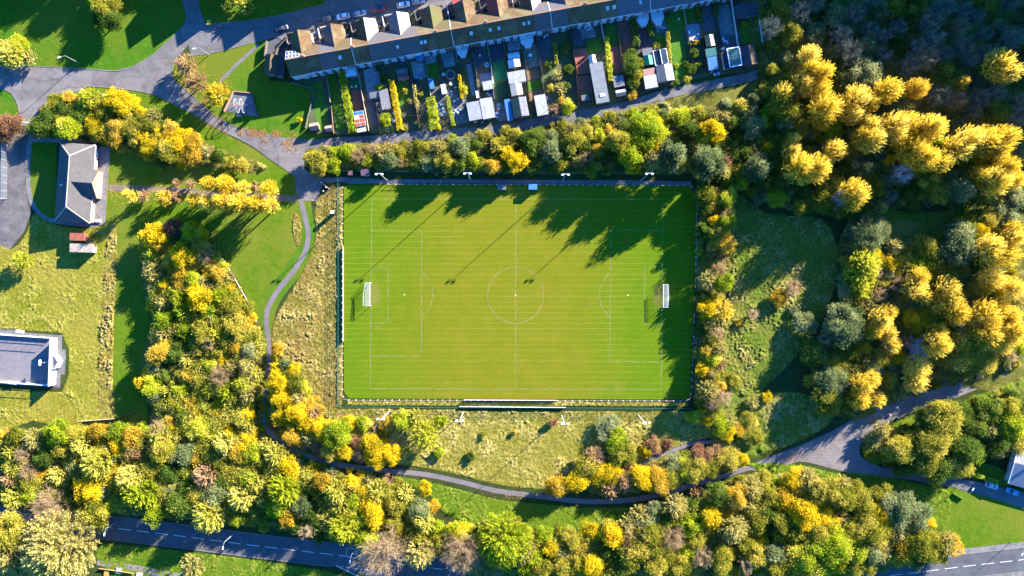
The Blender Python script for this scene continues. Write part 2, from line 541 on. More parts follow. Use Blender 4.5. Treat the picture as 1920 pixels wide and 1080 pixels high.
road_light = road_mat('worn_asphalt', (0.165, 0.146, 0.138), (0.088, 0.08, 0.078), (0.185, 0.167, 0.16), 0.6)
road_street = road_mat('street_asphalt', (0.14, 0.13, 0.128), (0.085, 0.08, 0.08), (0.16, 0.15, 0.148), 0.4)
road_dark = road_mat('main_road_asphalt', (0.085, 0.085, 0.09), (0.06, 0.06, 0.064), (0.1, 0.1, 0.104), 0.35)
road_gravel = road_mat('gravel_track', (0.19, 0.168, 0.155), (0.12, 0.106, 0.10), (0.18, 0.16, 0.15), 0.5, (0.085, 0.075, 0.07), 0.95)
road_path = road_mat('footpath_tarmac', (0.16, 0.138, 0.135), (0.11, 0.096, 0.095), (0.16, 0.14, 0.14), 0.45)
kerb_m = M('kerb_concrete', (0.21, 0.185, 0.165), (0.13, 0.12, 0.11), 1.5, 0.9)
conc = M('concrete', (0.19, 0.172, 0.158), (0.11, 0.102, 0.098), 0.6, 0.9, bump=0.2)
paint = M('road_paint', (0.72, 0.70, 0.68), (0.45, 0.44, 0.43), 3.0, 0.7, lo=0.4, hi=0.75)
chalk = M('pitch_line_paint', (0.29, 0.27, 0.16), (0.13, 0.14, 0.015), 0.7, 0.95, lo=0.36, hi=0.66)

# ---------------------------------------------------------------- the ground and the hill that shades the wood
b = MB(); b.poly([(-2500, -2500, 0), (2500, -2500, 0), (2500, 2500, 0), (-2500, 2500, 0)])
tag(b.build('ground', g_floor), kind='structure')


def make_hill():
    rng = np.linspace(-110, 420, 66); prof = np.linspace(-60, 160, 34)
    c = Vector((217, 144)); d = Vector((0.9, -0.436)).normalized(); nn = Vector((0.436, 0.9)).normalized()
    vs_, fs = [], []
    for i, a in enumerate(rng):
        end = min(1.0, max(0.0, (a + 110) / 45)) * min(1.0, (420 - a) / 80)
        for j, q in enumerate(prof):
            t = (1 - (q / -60.0)) if q < 0 else 1 - q / 160.0
            t = max(0.0, t); t = t * t * (3 - 2 * t)
            h = 45.0 * t * end * (0.93 + 0.12 * float(vnoise(a, q, 22, 5))) - 0.5
            p = c + d * a + nn * q
            vs_.append((p.x, p.y, h))
    k = len(prof)
    for i in range(len(rng) - 1):
        for j in range(k - 1):
            fs.append((i * k + j, i * k + k + j, i * k + k + j + 1, i * k + j + 1))
    bb = MB(); bb.v = vs_; bb.f = fs; bb.mi = [0] * len(fs)
    tag(bb.build('hill', g_floor, smooth=True), kind='structure')


make_hill()

# ---------------------------------------------------------------- lawns
sheet('lawn', [(-60, -60), (150, -60), (335, -60), (341, 0), (349, 30), (345, 50), (320, 74), (285, 105), (250, 126), (215, 134), (140, 129), (50, 125), (-60, 125)], 0.012, g_lawn, False)
sheet('lawn', [(370, -60), (373, 20), (384, 42), (400, 45), (470, 39), (540, 26), (607, 9), (645, -60)], 0.012, g_lawn, False)
sheet('lawn', [(323, 125), (335, 110), (360, 102), (400, 97), (460, 82), (500, 71), (505, 150), (560, 158), (585, 165), (576, 245), (625, 254), (570, 264), (530, 260), (500, 252), (470, 248), (430, 235), (398, 215), (370, 192), (343, 167), (323, 149)], 0.012, g_lawn, False)
sheet('lawn', [(155, 161), (230, 165), (290, 176), (345, 203), (375, 220), (400, 238), (440, 260), (475, 278), (505, 300), (535, 320), (555, 335), (558, 376), (420, 366), (200, 350), (195, 300), (190, 258), (110, 250), (62, 252), (56, 232), (61, 212), (78, 187), (110, 167)], 0.012, g_verge, False)
sheet('lawn', [(58, 262), (106, 262), (106, 418), (82, 408), (62, 384), (54, 352), (55, 300)], 0.016, g_lawn, False)
sheet('lawn', [(-60, 160), (0, 160), (20, 172), (36, 197), (39, 224), (-60, 230)], 0.012, g_lawn, False)
sheet('lawn', [(196, 348), (420, 366), (560, 374), (570, 410), (574, 440), (566, 475), (545, 510), (517, 545), (497, 580), (496, 610), (480, 592), (455, 540), (430, 498), (400, 448), (372, 425), (335, 425), (300, 440), (275, 520), (290, 600), (270, 700), (280, 800), (215, 800), (200, 700), (208, 560), (215, 440), (190, 420)], 0.016, g_verge, False)
ribbon('grass_verge', [(563, 350), (572, 410), (577, 440), (569, 475), (548, 510), (520, 545), (502, 580), (500, 612), (505, 655), (500, 720), (492, 765), (498, 800), (530, 832), (580, 857), (640, 874)], 5.4, 0.020, g_lawn)
sheet('lawn', [(1778, 912), (1930, 952), (1990, 960), (1990, 1040), (1920, 1033), (1830, 1045), (1768, 1052), (1755, 1000)], 0.012, g_verge, False)
sheet('lawn', [(1810, 860), (1868, 872), (1905, 905), (1890, 915), (1815, 892)], 0.012, g_lawn, False)

# ---------------------------------------------------------------- rough grass
tussocks('meadow', [(-50, 470), (20, 468), (50, 435), (65, 400), (100, 420), (160, 428), (200, 420), (216, 430), (214, 500), (208, 600), (205, 700), (215, 795), (140, 805), (60, 790), (-50, 800)], r_left, 0.27, 0.22, 0.62, 0.03, 11, holes=[[(-50, 618), (30, 618), (116, 625), (128, 655), (128, 705), (116, 735), (-50, 728)]])
tussocks('meadow', [(205, 425), (218, 425), (220, 500), (214, 600), (212, 720), (214, 790), (188, 800), (184, 700), (190, 600), (196, 500)], r_mid, 0.27, 0.54, 0.62, 0.03, 12)
tussocks('meadow', [(596, 372), (630, 345), (641, 360), (641, 550), (641, 750), (634, 762), (600, 765), (560, 700), (512, 655), (514, 600), (540, 555), (572, 500), (590, 450), (590, 400)], r_mid, 0.27, 0.36, 0.62, 0.03, 13)
tussocks('meadow', [(552, 400), (562, 410), (566, 450), (556, 462), (548, 430)], r_mid, 0.27, 0.36, 0.62, 0.03, 23)
tussocks('meadow', [(560, 768), (640, 766), (800, 768), (1000, 770), (1200, 772), (1300, 772), (1330, 790), (1340, 815), (1300, 828), (1240, 848), (1170, 880), (1100, 915), (1000, 916), (930, 908), (870, 893), (800, 878), (720, 868), (640, 858), (580, 838)], r_straw, 0.27, 0.30, 0.62, 0.03, 14)
tussocks('meadow', [(650, 752), (1290, 754), (1290, 762), (650, 761)], r_straw, 0.27, 0.22, 0.62, 0.03, 15, smooth=False)
tussocks('meadow', [(1378, 360), (1440, 400), (1540, 410), (1570, 470), (1560, 560), (1500, 660), (1440, 720), (1400, 745), (1360, 700), (1352, 600), (1368, 540), (1372, 450)], r_right, 0.27, 0.51, 0.62, 0.03, 16)
tussocks('meadow', [(1310, 770), (1360, 740), (1430, 735), (1520, 740), (1560, 790), (1480, 835), (1400, 860), (1340, 850), (1330, 810)], r_right, 0.4, 0.5, 1.3, 0.03, 17)
tussocks('meadow', [(1600, 380), (1720, 400), (1900, 380), (1900, 400), (1760, 430), (1700, 460), (1640, 450)], r_right, 0.5, 0.5, 1.4, 0.03, 18)
tussocks('meadow', [(730, 893), (800, 903), (870, 920), (930, 936), (1000, 944), (1100, 952), (1200, 952), (1220, 965), (1120, 1000), (1000, 990), (900, 985), (830, 960), (800, 925)], r_green, 0.27, 0.23, 0.62, 0.03, 19)
tussocks('meadow', [(190, 1022), (260, 1025), (400, 1040), (520, 1056), (640, 1078), (680, 1110), (300, 1110), (190, 1060)], r_green, 0.27, 0.18, 0.62, 0.03, 20)
tussocks('meadow', [(1400, 868), (1500, 872), (1560, 885), (1640, 890), (1740, 912), (1780, 925), (1770, 1000), (1700, 960), (1600, 905), (1450, 890)], r_green, 0.4, 0.4, 1.2, 0.03, 21)
tussocks('meadow', [(1620, 850), (1618, 830), (1650, 805), (1700, 782), (1780, 760), (1850, 735), (1930, 705), (1930, 730), (1800, 800), (1700, 850), (1640, 872)], r_green, 0.4, 0.5, 1.2, 0.03, 22)
# brambles and low growth under the trees
UG = dict(kind='stuff')
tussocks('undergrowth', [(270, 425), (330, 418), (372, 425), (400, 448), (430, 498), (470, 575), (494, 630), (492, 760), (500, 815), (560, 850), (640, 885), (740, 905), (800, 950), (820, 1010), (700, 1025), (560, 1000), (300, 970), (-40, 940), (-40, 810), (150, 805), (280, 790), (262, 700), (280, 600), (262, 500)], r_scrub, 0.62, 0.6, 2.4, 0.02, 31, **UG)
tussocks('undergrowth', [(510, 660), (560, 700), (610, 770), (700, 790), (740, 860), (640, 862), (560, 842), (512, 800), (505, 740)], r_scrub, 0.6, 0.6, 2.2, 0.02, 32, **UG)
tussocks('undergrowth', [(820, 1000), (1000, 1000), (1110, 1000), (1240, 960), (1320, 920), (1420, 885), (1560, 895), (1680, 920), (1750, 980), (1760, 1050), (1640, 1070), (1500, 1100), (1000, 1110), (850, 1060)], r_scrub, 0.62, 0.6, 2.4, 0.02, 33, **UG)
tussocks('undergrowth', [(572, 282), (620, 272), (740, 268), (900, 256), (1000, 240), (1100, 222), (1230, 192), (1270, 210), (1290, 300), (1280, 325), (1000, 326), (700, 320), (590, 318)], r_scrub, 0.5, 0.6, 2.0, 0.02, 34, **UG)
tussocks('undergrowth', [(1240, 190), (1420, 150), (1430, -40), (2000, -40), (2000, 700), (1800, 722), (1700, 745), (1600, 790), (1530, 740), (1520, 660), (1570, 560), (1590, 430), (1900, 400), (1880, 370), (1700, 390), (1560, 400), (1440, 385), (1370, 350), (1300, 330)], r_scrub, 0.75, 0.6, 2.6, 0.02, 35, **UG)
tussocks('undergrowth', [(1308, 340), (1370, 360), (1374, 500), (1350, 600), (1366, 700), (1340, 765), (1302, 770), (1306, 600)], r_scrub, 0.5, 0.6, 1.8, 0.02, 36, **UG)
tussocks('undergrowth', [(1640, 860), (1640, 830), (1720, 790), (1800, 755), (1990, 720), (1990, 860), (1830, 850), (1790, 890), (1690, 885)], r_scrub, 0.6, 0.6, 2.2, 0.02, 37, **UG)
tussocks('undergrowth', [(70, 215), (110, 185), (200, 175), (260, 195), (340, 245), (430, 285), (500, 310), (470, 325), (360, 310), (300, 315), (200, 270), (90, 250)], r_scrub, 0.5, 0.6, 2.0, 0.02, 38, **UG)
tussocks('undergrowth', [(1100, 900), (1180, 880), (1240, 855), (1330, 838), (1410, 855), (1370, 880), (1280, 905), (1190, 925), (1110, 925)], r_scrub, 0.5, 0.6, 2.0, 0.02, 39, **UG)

# ---------------------------------------------------------------- roads, lanes and paths
estate = sheet('estate_road', [(-60, 123), (50, 123), (140, 127), (215, 132), (250, 124), (285, 103), (318, 74), (340, 52), (348, 40), (358, 78), (330, 112), (323, 128), (324, 147), (345, 165), (372, 190), (398, 213), (430, 233), (470, 246), (500, 250), (530, 258), (580, 262), (588, 272), (572, 290), (569, 315), (590, 331), (592, 340), (556, 344), (551, 331), (535, 318), (505, 298), (475, 275), (440, 257), (400, 238), (375, 222), (345, 205), (290, 178), (230, 167), (155, 162), (110, 168), (78, 188), (61, 213), (56, 236), (38, 236), (37, 222), (33, 196), (17, 172), (-60, 155)], 0.030, road_light, False)
street = sheet('street', [(348, 40), (349, 28), (341, 0), (336, -60), (370, -60), (374, 20), (384, 41), (400, 44), (470, 38), (540, 25), (606, 8), (640, -60), (920, -60), (850, -2), (795, 10), (690, 33), (600, 54), (517, 70), (460, 84), (400, 99), (358, 105), (352, 78)], 0.034, road_street, False)
sheet('pavement', [(517, 70), (600, 54), (690, 33), (795, 10), (850, -2), (920, -60), (1000, -60), (1000, -20), (860, 14), (700, 48), (610, 66), (540, 80)], 0.10, conc, False)
kerb('kerb', [(517, 70), (600, 54), (690, 33), (795, 10), (850, -2)], kerb_m)
kerb('kerb', [(-60, 124), (50, 124), (140, 128), (215, 133), (250, 125), (285, 104), (318, 75), (345, 50), (350, 28), (341, 0)], kerb_m)
kerb('kerb', [(374, 15), (384, 41), (400, 44), (470, 38), (540, 25), (606, 8)], kerb_m)
kerb('kerb', [(460, 84), (400, 99), (358, 105), (332, 113), (323, 128), (324, 147), (345, 165), (372, 190), (398, 213), (430, 233), (470, 246)], kerb_m)
kerb('kerb', [(345, 205), (290, 178), (230, 167), (155, 162), (110, 168), (78, 188), (61, 213), (56, 236)], kerb_m)
kerb('kerb', [(-30, 157), (17, 172), (33, 196), (37, 222)], kerb_m)
ribbon('footway', [(158, 166), (112, 172), (84, 191), (67, 214), (61, 238)], 1.7, 0.05, conc)
sheet('car_park', [(-60, 236), (38, 236), (56, 236), (53, 262), (50, 300), (47, 340), (52, 375), (58, 400), (45, 435), (18, 468), (-60, 474)], 0.026, road_mat('car_park_tarmac', (0.155, 0.135, 0.125), (0.065, 0.058, 0.056), (0.05, 0.048, 0.05), 0.3), False)
ribbon('footway', [(61, 238), (57, 265), (53, 300), (53, 345), (60, 380), (78, 404), (105, 415), (165, 421), (184, 420)], 1.5, 0.045, conc)
ribbon('footway', [(57, 262), (105, 263), (185, 263)], 1.4, 0.041, conc)
ribbon('garden_path', [(204, 352), (300, 356), (430, 365), (556, 373)], 2.0, 0.040, road_mat('paved_walk', (0.17, 0.125, 0.10), (0.12, 0.092, 0.08), (0.16, 0.125, 0.1), 0.6))
sheet('lane_apron', [(553, 338), (592, 333), (640, 332), (700, 335), (728, 339), (700, 344), (655, 345), (640, 340), (605, 344), (600, 360), (594, 377), (570, 377), (560, 374)], 0.037, road_light, False)
lane = ribbon('back_lane', [(575, 272), (620, 267), (700, 263), (800, 253), (900, 247), (960, 238), (1020, 227), (1100, 214), (1180, 197), (1240, 178), (1300, 166), (1370, 152), (1432, 138)], 3.0, 0.036, road_street)
ribbon('side_path', [(1240, 178), (1246, 200), (1262, 220), (1285, 238), (1300, 270)], 1.6, 0.040, road_path)
ribbon('footpath', [(558, 340), (563, 372), (572, 408), (578, 440), (571, 474), (549, 510), (521, 545), (502, 580), (500, 612), (505, 652), (501, 720), (492, 765), (498, 800), (530, 831), (580, 856), (640, 872), (720, 882), (800, 890), (870, 905), (930, 920), (1000, 929), (1100, 940), (1200, 935), (1290, 912), (1370, 888), (1430, 868), (1500, 842)], 1.6, 0.050, road_path)
ribbon('footpath', [(486, 84), (450, 115), (412, 153)], 1.1, 0.046, road_path)
ribbon('footpath', [(1150, 892), (1215, 864), (1274, 840), (1307, 830), (1360, 830), (1396, 834)], 1.2, 0.054, road_path)
trodden = M('trodden_grass', (0.16, 0.15, 0.035), (0.10, 0.13, 0.015), 1.0, 1.0)
ribbon('trodden_path', [(1318, 822), (1340, 795), (1372, 765), (1398, 742), (1400, 722), (1378, 690), (1364, 655), (1362, 630)], 1.4, 0.058, trodden)
ribbon('trodden_path', [(1372, 590), (1374, 500), (1378, 430)], 1.3, 0.058, trodden)
ribbon('pitch_side_path', [(700, 341), (800, 340), (1000, 341), (1200, 342), (1296, 344)], 1.3, 0.041, road_path)
sheet('gravel_track', [(1400, 878), (1440, 858), (1500, 835), (1560, 808), (1605, 783), (1650, 760), (1700, 738), (1770, 716), (1850, 694), (1990, 640), (1990, 664), (1920, 690), (1850, 722), (1780, 750), (1700, 777), (1650, 800), (1620, 826), (1611, 846), (1622, 862), (1650, 876), (1630, 890), (1580, 884), (1510, 866), (1480, 870), (1430, 882)], 0.032, road_gravel, True, sub=3)
sheet('side_road', [(1628, 868), (1650, 876), (1700, 882), (1790, 896), (1830, 903), (1930, 925), (1990, 935), (1990, 975), (1920, 953), (1860, 934), (1790, 914), (1700, 898), (1620, 889), (1600, 880)], 0.036, road_street, False)
mr = [(-60, 955), (36, 969), (213, 990), (350, 1006.5), (486, 1024), (625, 1040), (764, 1059), (900, 1076), (1050, 1090), (1250, 1100), (1450, 1098), (1600, 1086), (1704, 1075), (1807, 1062), (1911, 1050), (2000, 1038)]
main_road = ribbon('main_road', mr, 7.4, 0.032, road_dark)
ribbon('bus_bay', [(640, 1048), (720, 1066), (820, 1080), (900, 1086)], 6.5, 0.028, road_dark)


def side(pts, d):
    out = []
    for i, p in enumerate(pts):
        a = pts[max(i - 1, 0)]; c = pts[min(i + 1, len(pts) - 1)]
        t = Vector((c[0] - a[0], c[1] - a[1])).normalized()
        out.append((p[0] - t.y * d, p[1] + t.x * d))
    return out


kerb('kerb', side(mr, -22.3), kerb_m)
kerb('kerb', side(mr[:6], 22.3), kerb_m)
kerb('kerb', side(mr[11:], 22.3), kerb_m)
for sgn in (-1, 1):
    ribbon('pavement', side(mr[11:] if sgn == 1 else mr[12:], sgn * 28), 1.8, 0.09, conc)
# centre line dashes, each a painted mark of its own
dd = spline(mr, 40)
acc = 0.0; last = Vector(dd[0]); nxt = 0.0
seg = []
dist = [0.0]
for p, q in zip(dd, dd[1:]): dist.append(dist[-1] + (Vector(q) - Vector(p)).length)
dist = np.array(dist); ddx = np.array([p[0] for p in dd]); ddy = np.array([p[1] for p in dd])
s_ = 8.0
while s_ < dist[-1] - 30:
    x0, y0 = np.interp(s_, dist, ddx), np.interp(s_, dist, ddy)
    x1, y1 = np.interp(s_ + 23.5, dist, ddx), np.interp(s_ + 23.5, dist, ddy)
    if y0 < 1085:
        a_, b_ = W(x0, y0), W(x1, y1); t = (b_ - a_).normalized(); nrm = Vector((-t.y, t.x, 0)) * 0.085
        MB().poly([a_ - nrm + Vector((0, 0, .044)), b_ - nrm + Vector((0, 0, .044)), b_ + nrm + Vector((0, 0, .044)), a_ + nrm + Vector((0, 0, .044))]).build('road_marking', paint, main_road)
    s_ += 34.6


def stroke(name, p, q, w, z, mat, parent):
    a_, b_ = W(*p), W(*q); t = (b_ - a_).normalized(); nrm = Vector((-t.y, t.x, 0)) * w / 2; zz = Vector((0, 0, z))
    return MB().poly([a_ - nrm + zz, b_ - nrm + zz, b_ + nrm + zz, a_ + nrm + zz]).build(name, mat, parent)


# bus stop boxes with their lettering
for p, q in (((651, 1027), (744, 1039)), ((649, 1043.5), (650.5, 1027.5)), ((651, 1044), (672, 1046.5)), ((676, 1047), (686, 1048.2)), ((690, 1049), (704, 1050.5))):
    stroke('road_marking', p, q, 0.14, 0.046, paint, main_road)
for k in range(9):
    stroke('road_marking', (638 + 11.6 * k, 1062 + 1.45 * k), (644 + 11.6 * k, 1062.8 + 1.45 * k), 0.14, 0.046, paint, main_road)
stroke('road_marking', (630, 1060.5), (672, 1080.5), 0.22, 0.046, paint, main_road)
stroke('road_marking', (894.5, 1070), (892.5, 1081), 0.16, 0.046, paint, main_road)


def lettering(txt, px, py, ang, sx, sy, parent, mat, z=0.05):
    cu = bpy.data.curves.new('lettering', 'FONT'); cu.body = txt; cu.size = 1.0; cu.align_x = 'CENTER'; cu.align_y = 'CENTER'
    cu.materials.append(mat)
    o = bpy.data.objects.new('lettering', cu); COL.objects.link(o)
    p = W(px, py); o.location = (p.x, p.y, z); o.rotation_euler = (0, 0, ang); o.scale = (sx, sy, 1); o.parent = parent
    return o


lettering('BUS', 667.5, 1036.5, R(-90 - 7), 0.82, 1.75, main_road, paint)
lettering('STOP', 681.5, 1039, R(-90 - 7), 0.72, 1.75, main_road, paint)
lettering('STOP', 700, 1076, R(90 - 7), 0.95, 1.9, main_road, paint)
lettering('BUS', 714, 1078, R(90 - 7), 1.05, 1.9, main_road, paint)
for p, q in (((1795, 900), (1829, 884)), ((1822, 921), (1831, 917))):
    pass

# ---------------------------------------------------------------- the football pitch
pitch_m = pitch_material()
pitch = sheet('pitch', [(645, 352), (652, 346), (700, 346), (1280, 348), (1298, 352), (1304, 366), (1301, 560), (1294, 740), (1288, 749), (960, 748), (655, 747), (645, 735), (644, 550)], 0.060, pitch_m, False)
LZ = 0.074; LW = 0.11


def pline(p, q): return stroke('line_marking', p, q, LW, LZ, chalk, pitch)


TL, TR, BR_, BL = (697, 373), (1243, 374), (1239.5, 731), (694.5, 729)
pline(TL, TR); pline(BL, BR_); pline((697, 374.5), (694.5, 727.5)); pline((1243, 375.5), (1239.5, 729.5)); pline((967.2, 375), (966, 729))
pline((696.6, 433), (790.5, 433)); pline((790.5, 434), (790, 667)); pline((695, 668), (791, 668))
pline((697, 501), (727.5, 501)); pline((727.5, 502), (727, 605)); pline((696, 606), (728, 606))
pline((1145.5, 430), (1241.6, 431)); pline((1145.5, 431.5), (1142.8, 677)); pline((1142, 678), (1240, 679))
pline((1209, 500), (1241, 500)); pline((1209, 501), (1207.6, 606)); pline((1207, 607.5), (1240, 607.5))


def parc(cx, cy, r, a0, a1, n):
    bb = MB(); c = W(cx, cy); rr = r / S
    for k in range(n):
        t0 = a0 + (a1 - a0) * k / n; t1 = a0 + (a1 - a0) * (k + 1) / n
        bb.poly([(c.x + e * math.cos(t), c.y + e * math.sin(t), LZ) for e, t in ((rr - LW / 2, t0), (rr + LW / 2, t0), (rr + LW / 2, t1), (rr - LW / 2, t1))])
    return bb.build('line_marking', chalk, pitch)


parc(966.8, 553.5, 52.5, 0, 2 * math.pi, 72)
a = math.acos(32 / 53.0)
parc(758.5, 551, 53, -a, a, 24); parc(1177, 553, 53, math.pi - a, math.pi + a, 24)
for sx_, sy_ in ((966.8, 553.5), (758.5, 552.5), (1177, 554)):
    c = W(sx_, sy_); MB().poly([(c.x + .2 * math.cos(t * math.pi / 5), c.y + .2 * math.sin(t * math.pi / 5), LZ + .004) for t in range(10)]).build('line_marking', paint, pitch)

# ---------------------------------------------------------------- trees
def leaf_mat(name, cols, trans=0.46, spread=0.36):
    m, nt, out = new_mat('leaf_' + name)
    a = N(nt, 'ShaderNodeAttribute', attribute_name='t')
    oi = N(nt, 'ShaderNodeObjectInfo')
    v = mathn(nt, 'ADD', a.outputs['Fac'], mathn(nt, 'MULTIPLY', mathn(nt, 'SUBTRACT', oi.outputs['Random'], 0.5), spread))
    c = ramp(nt, [(0.1 + 0.8 * i / (len(cols) - 1), k) for i, k in enumerate(cols)]); nt.links.new(v, c.inputs[0])
    d = N(nt, 'ShaderNodeBsdfDiffuse'); t = N(nt, 'ShaderNodeBsdfTranslucent')
    nt.links.new(c.outputs[0], d.inputs[0]); nt.links.new(c.outputs[0], t.inputs[0])
    mx = N(nt, 'ShaderNodeMixShader'); mx.inputs[0].default_value = trans
    nt.links.new(d.outputs[0], mx.inputs[1]); nt.links.new(t.outputs[0], mx.inputs[2]); nt.links.new(mx.outputs[0], out.inputs['Surface'])
    return m


LEAF = {
    'G': leaf_mat('gold', [(0.36, 0.24, 0.02), (0.60, 0.42, 0.03), (0.74, 0.54, 0.05), (0.80, 0.65, 0.16)]),
    'Y': leaf_mat('yellow', [(0.206, 0.189, 0.011), (0.541, 0.405, 0.014), (0.773, 0.569, 0.017), (0.799, 0.506, 0.023)]),
    'O': leaf_mat('orange', [(0.26, 0.19, 0.02), (0.52, 0.33, 0.025), (0.62, 0.40, 0.035), (0.64, 0.48, 0.09)]), #[(0.264, 0.165, 0.022), (0.55, 0.286, 0.022), (0.638, 0.341, 0.033), (0.66, 0.44, 0.088)]),
    'L': leaf_mat('lime', [(0.13, 0.197, 0.015), (0.308, 0.379, 0.018), (0.486, 0.5, 0.022), (0.68, 0.605, 0.089)]),
    'E': leaf_mat('olive', [(0.101, 0.125, 0.014), (0.254, 0.25, 0.025), (0.423, 0.366, 0.043), (0.625, 0.484, 0.086)]),
    'D': leaf_mat('green', [(0.043, 0.071, 0.014), (0.086, 0.144, 0.021), (0.144, 0.208, 0.028), (0.245, 0.273, 0.041)]),
    'S': leaf_mat('sage', [(0.062, 0.088, 0.031), (0.163, 0.2, 0.075), (0.25, 0.281, 0.106), (0.4, 0.4, 0.175)]),
    'P': leaf_mat('pale', [(0.209, 0.215, 0.026), (0.448, 0.429, 0.046), (0.628, 0.572, 0.098), (0.807, 0.715, 0.208)]),
    'T': leaf_mat('tan', [(0.158, 0.132, 0.036), (0.37, 0.317, 0.084), (0.528, 0.462, 0.132), (0.634, 0.541, 0.192)]),
    'B': leaf_mat('brown', [(0.115, 0.069, 0.04), (0.276, 0.172, 0.092), (0.414, 0.276, 0.149), (0.483, 0.368, 0.196)]),
    'A': leaf_mat('lemon', [(0.40, 0.28, 0.015), (0.60, 0.43, 0.02), (0.74, 0.55, 0.04), (0.76, 0.58, 0.14)]),
    'R': leaf_mat('red', [(0.14, 0.08, 0.04), (0.30, 0.14, 0.075), (0.38, 0.20, 0.10), (0.40, 0.28, 0.09)]),
    'K': leaf_mat('pinkish', [(0.28, 0.18, 0.07), (0.46, 0.29, 0.13), (0.56, 0.36, 0.18), (0.58, 0.42, 0.22)]),
}
BARK = M('bark', (0.11, 0.085, 0.06), (0.05, 0.04, 0.03), 3.0, 0.95, bump=0.5)
BARK_W = M('pale_bark', (0.36, 0.34, 0.31), (0.24, 0.22, 0.20), 2.0, 0.9)
BARK_G = M('grey_bark', (0.17, 0.155, 0.14), (0.10, 0.09, 0.08), 2.0, 0.9)


def quads_to_mesh(name, C, A, B_, t, diamond=True):
    """C centres, A and B_ half axes -> leaf quads with attribute t"""
    n = len(C)
    V = np.empty((n, 4, 3))
    V[:, 0] = C - A; V[:, 1] = C - B_; V[:, 2] = C + A; V[:, 3] = C + B_
    me = bpy.data.meshes.new(name)
    me.vertices.add(4 * n); me.vertices.foreach_set('co', V.ravel())
    me.loops.add(4 * n); me.loops.foreach_set('vertex_index', np.arange(4 * n))
    me.polygons.add(n); me.polygons.foreach_set('loop_start', np.arange(0, 4 * n, 4)); me.polygons.foreach_set('loop_total', np.full(n, 4))
    at = me.attributes.new('t', 'FLOAT', 'FACE'); at.data.foreach_set('value', t.astype(np.float32))
    me.update(calc_edges=True)
    return me


def unit(v): return v / np.maximum(np.linalg.norm(v, axis=1, keepdims=True), 1e-9)


def round_crown(seed, rad, hgt, z0, leaf=0.34, dens=1.0, nb=None, flat=1.0):
    """broadleaf crown: leaf clumps of uneven size spread over an uneven dome"""
    g = np.random.default_rng(seed)
    nb = nb or int(9 + rad * 5.5)
    d = unit(g.normal(size=(nb, 3))); d[:, 2] = np.abs(d[:, 2]) * 1.15 - 0.28; d = unit(d)
    k = g.uniform(0.35, 0.86, nb)
    ctr = d * k[:, None] * np.array([rad, rad, hgt * 0.5])
    ctr[:, :2] *= (0.85 + 0.3 * g.random((nb, 1)))
    ctr[:, 2] += z0 + hgt * 0.42
    br = rad * g.uniform(0.2, 0.4, nb)
    C, O, T = [], [], []
    for i in range(nb):
        n = int(dens * 20 * (br[i] / leaf) ** 1.75) + 12
        dd = unit(g.normal(size=(n, 3))); dd[:, 2] = dd[:, 2] * 0.75 + 0.22; dd = unit(dd)
        r = br[i] * (0.55 + 0.75 * g.random(n) ** 1.1) * (1 + 0.25 * np.sin(dd[:, 0] * 7 + i) * np.cos(dd[:, 1] * 6 + 2 * i))
        C.append(ctr[i] + dd * r[:, None] * np.array([1, 1, 0.85])); O.append(dd)
        T.append(np.clip(g.normal(0.5, 0.16) + g.normal(0, 0.13, n), 0, 1))
    C = np.concatenate(C); O = np.concatenate(O); T = np.concatenate(T)
    C[:, 2] = np.maximum(C[:, 2], 0.15)
    n = len(C)
    nr = unit(O * 0.25 + g.normal(size=(n, 3)))
    a = unit(np.cross(nr, g.normal(size=(n, 3)))); bb = np.cross(nr, a)
    s = leaf * g.uniform(0.45, 0.95, n)[:, None]
    return quads_to_mesh('crown', C, a * s, bb * s * 0.72, T)


def feather_crown(seed, rad, hgt, z0, leaf=0.5, n_spray=60, per=60, fan=0.55):
    """upright feathery crown: steep sprays of small leaves"""
    g = np.random.default_rng(seed)
    C, A, B_, T = [], [], [], []
    for i in range(n_spray):
        q = math.sqrt(g.random()) * rad; an = g.random() * 2 * math.pi
        top = hgt * (1 - 0.55 * (q / rad) ** 1.6) * g.uniform(0.70, 1.0)
        ln = g.uniform(0.22, 0.42) * hgt
        out = np.array([math.cos(an), math.sin(an), 0.0])
        tip = out * q + np.array([0, 0, z0 + top])
        dr = out * fan * (0.35 + q / rad) * g.uniform(0.4, 1.0) + np.array([g.normal(0, .12), g.normal(0, .12), 1.0]); dr /= np.linalg.norm(dr)
        t = g.random(per) ** 0.8
        w = (0.04 + 0.13 * t) * rad * 0.32
        pts = tip - dr * (t * ln)[:, None] + g.normal(size=(per, 3)) * w[:, None] * np.array([0.75, 0.75, 0.5])
        ax = unit(dr + g.normal(size=(per, 3)) * 0.38)
        nb_ = unit(np.cross(ax, g.normal(size=(per, 3))))
        s = leaf * g.uniform(0.5, 1.0, per)[:, None]
        C.append(pts); A.append(ax * s); B_.append(nb_ * s * 0.42)
        T.append(np.clip(g.normal(0.55, 0.13) + g.normal(0, 0.12, per) - 0.2 * (t - .5), 0, 1))
    C = np.concatenate(C); C[:, 2] = np.maximum(C[:, 2], 0.2)
    return quads_to_mesh('crown', C, np.concatenate(A), np.concatenate(B_), np.concatenate(T))


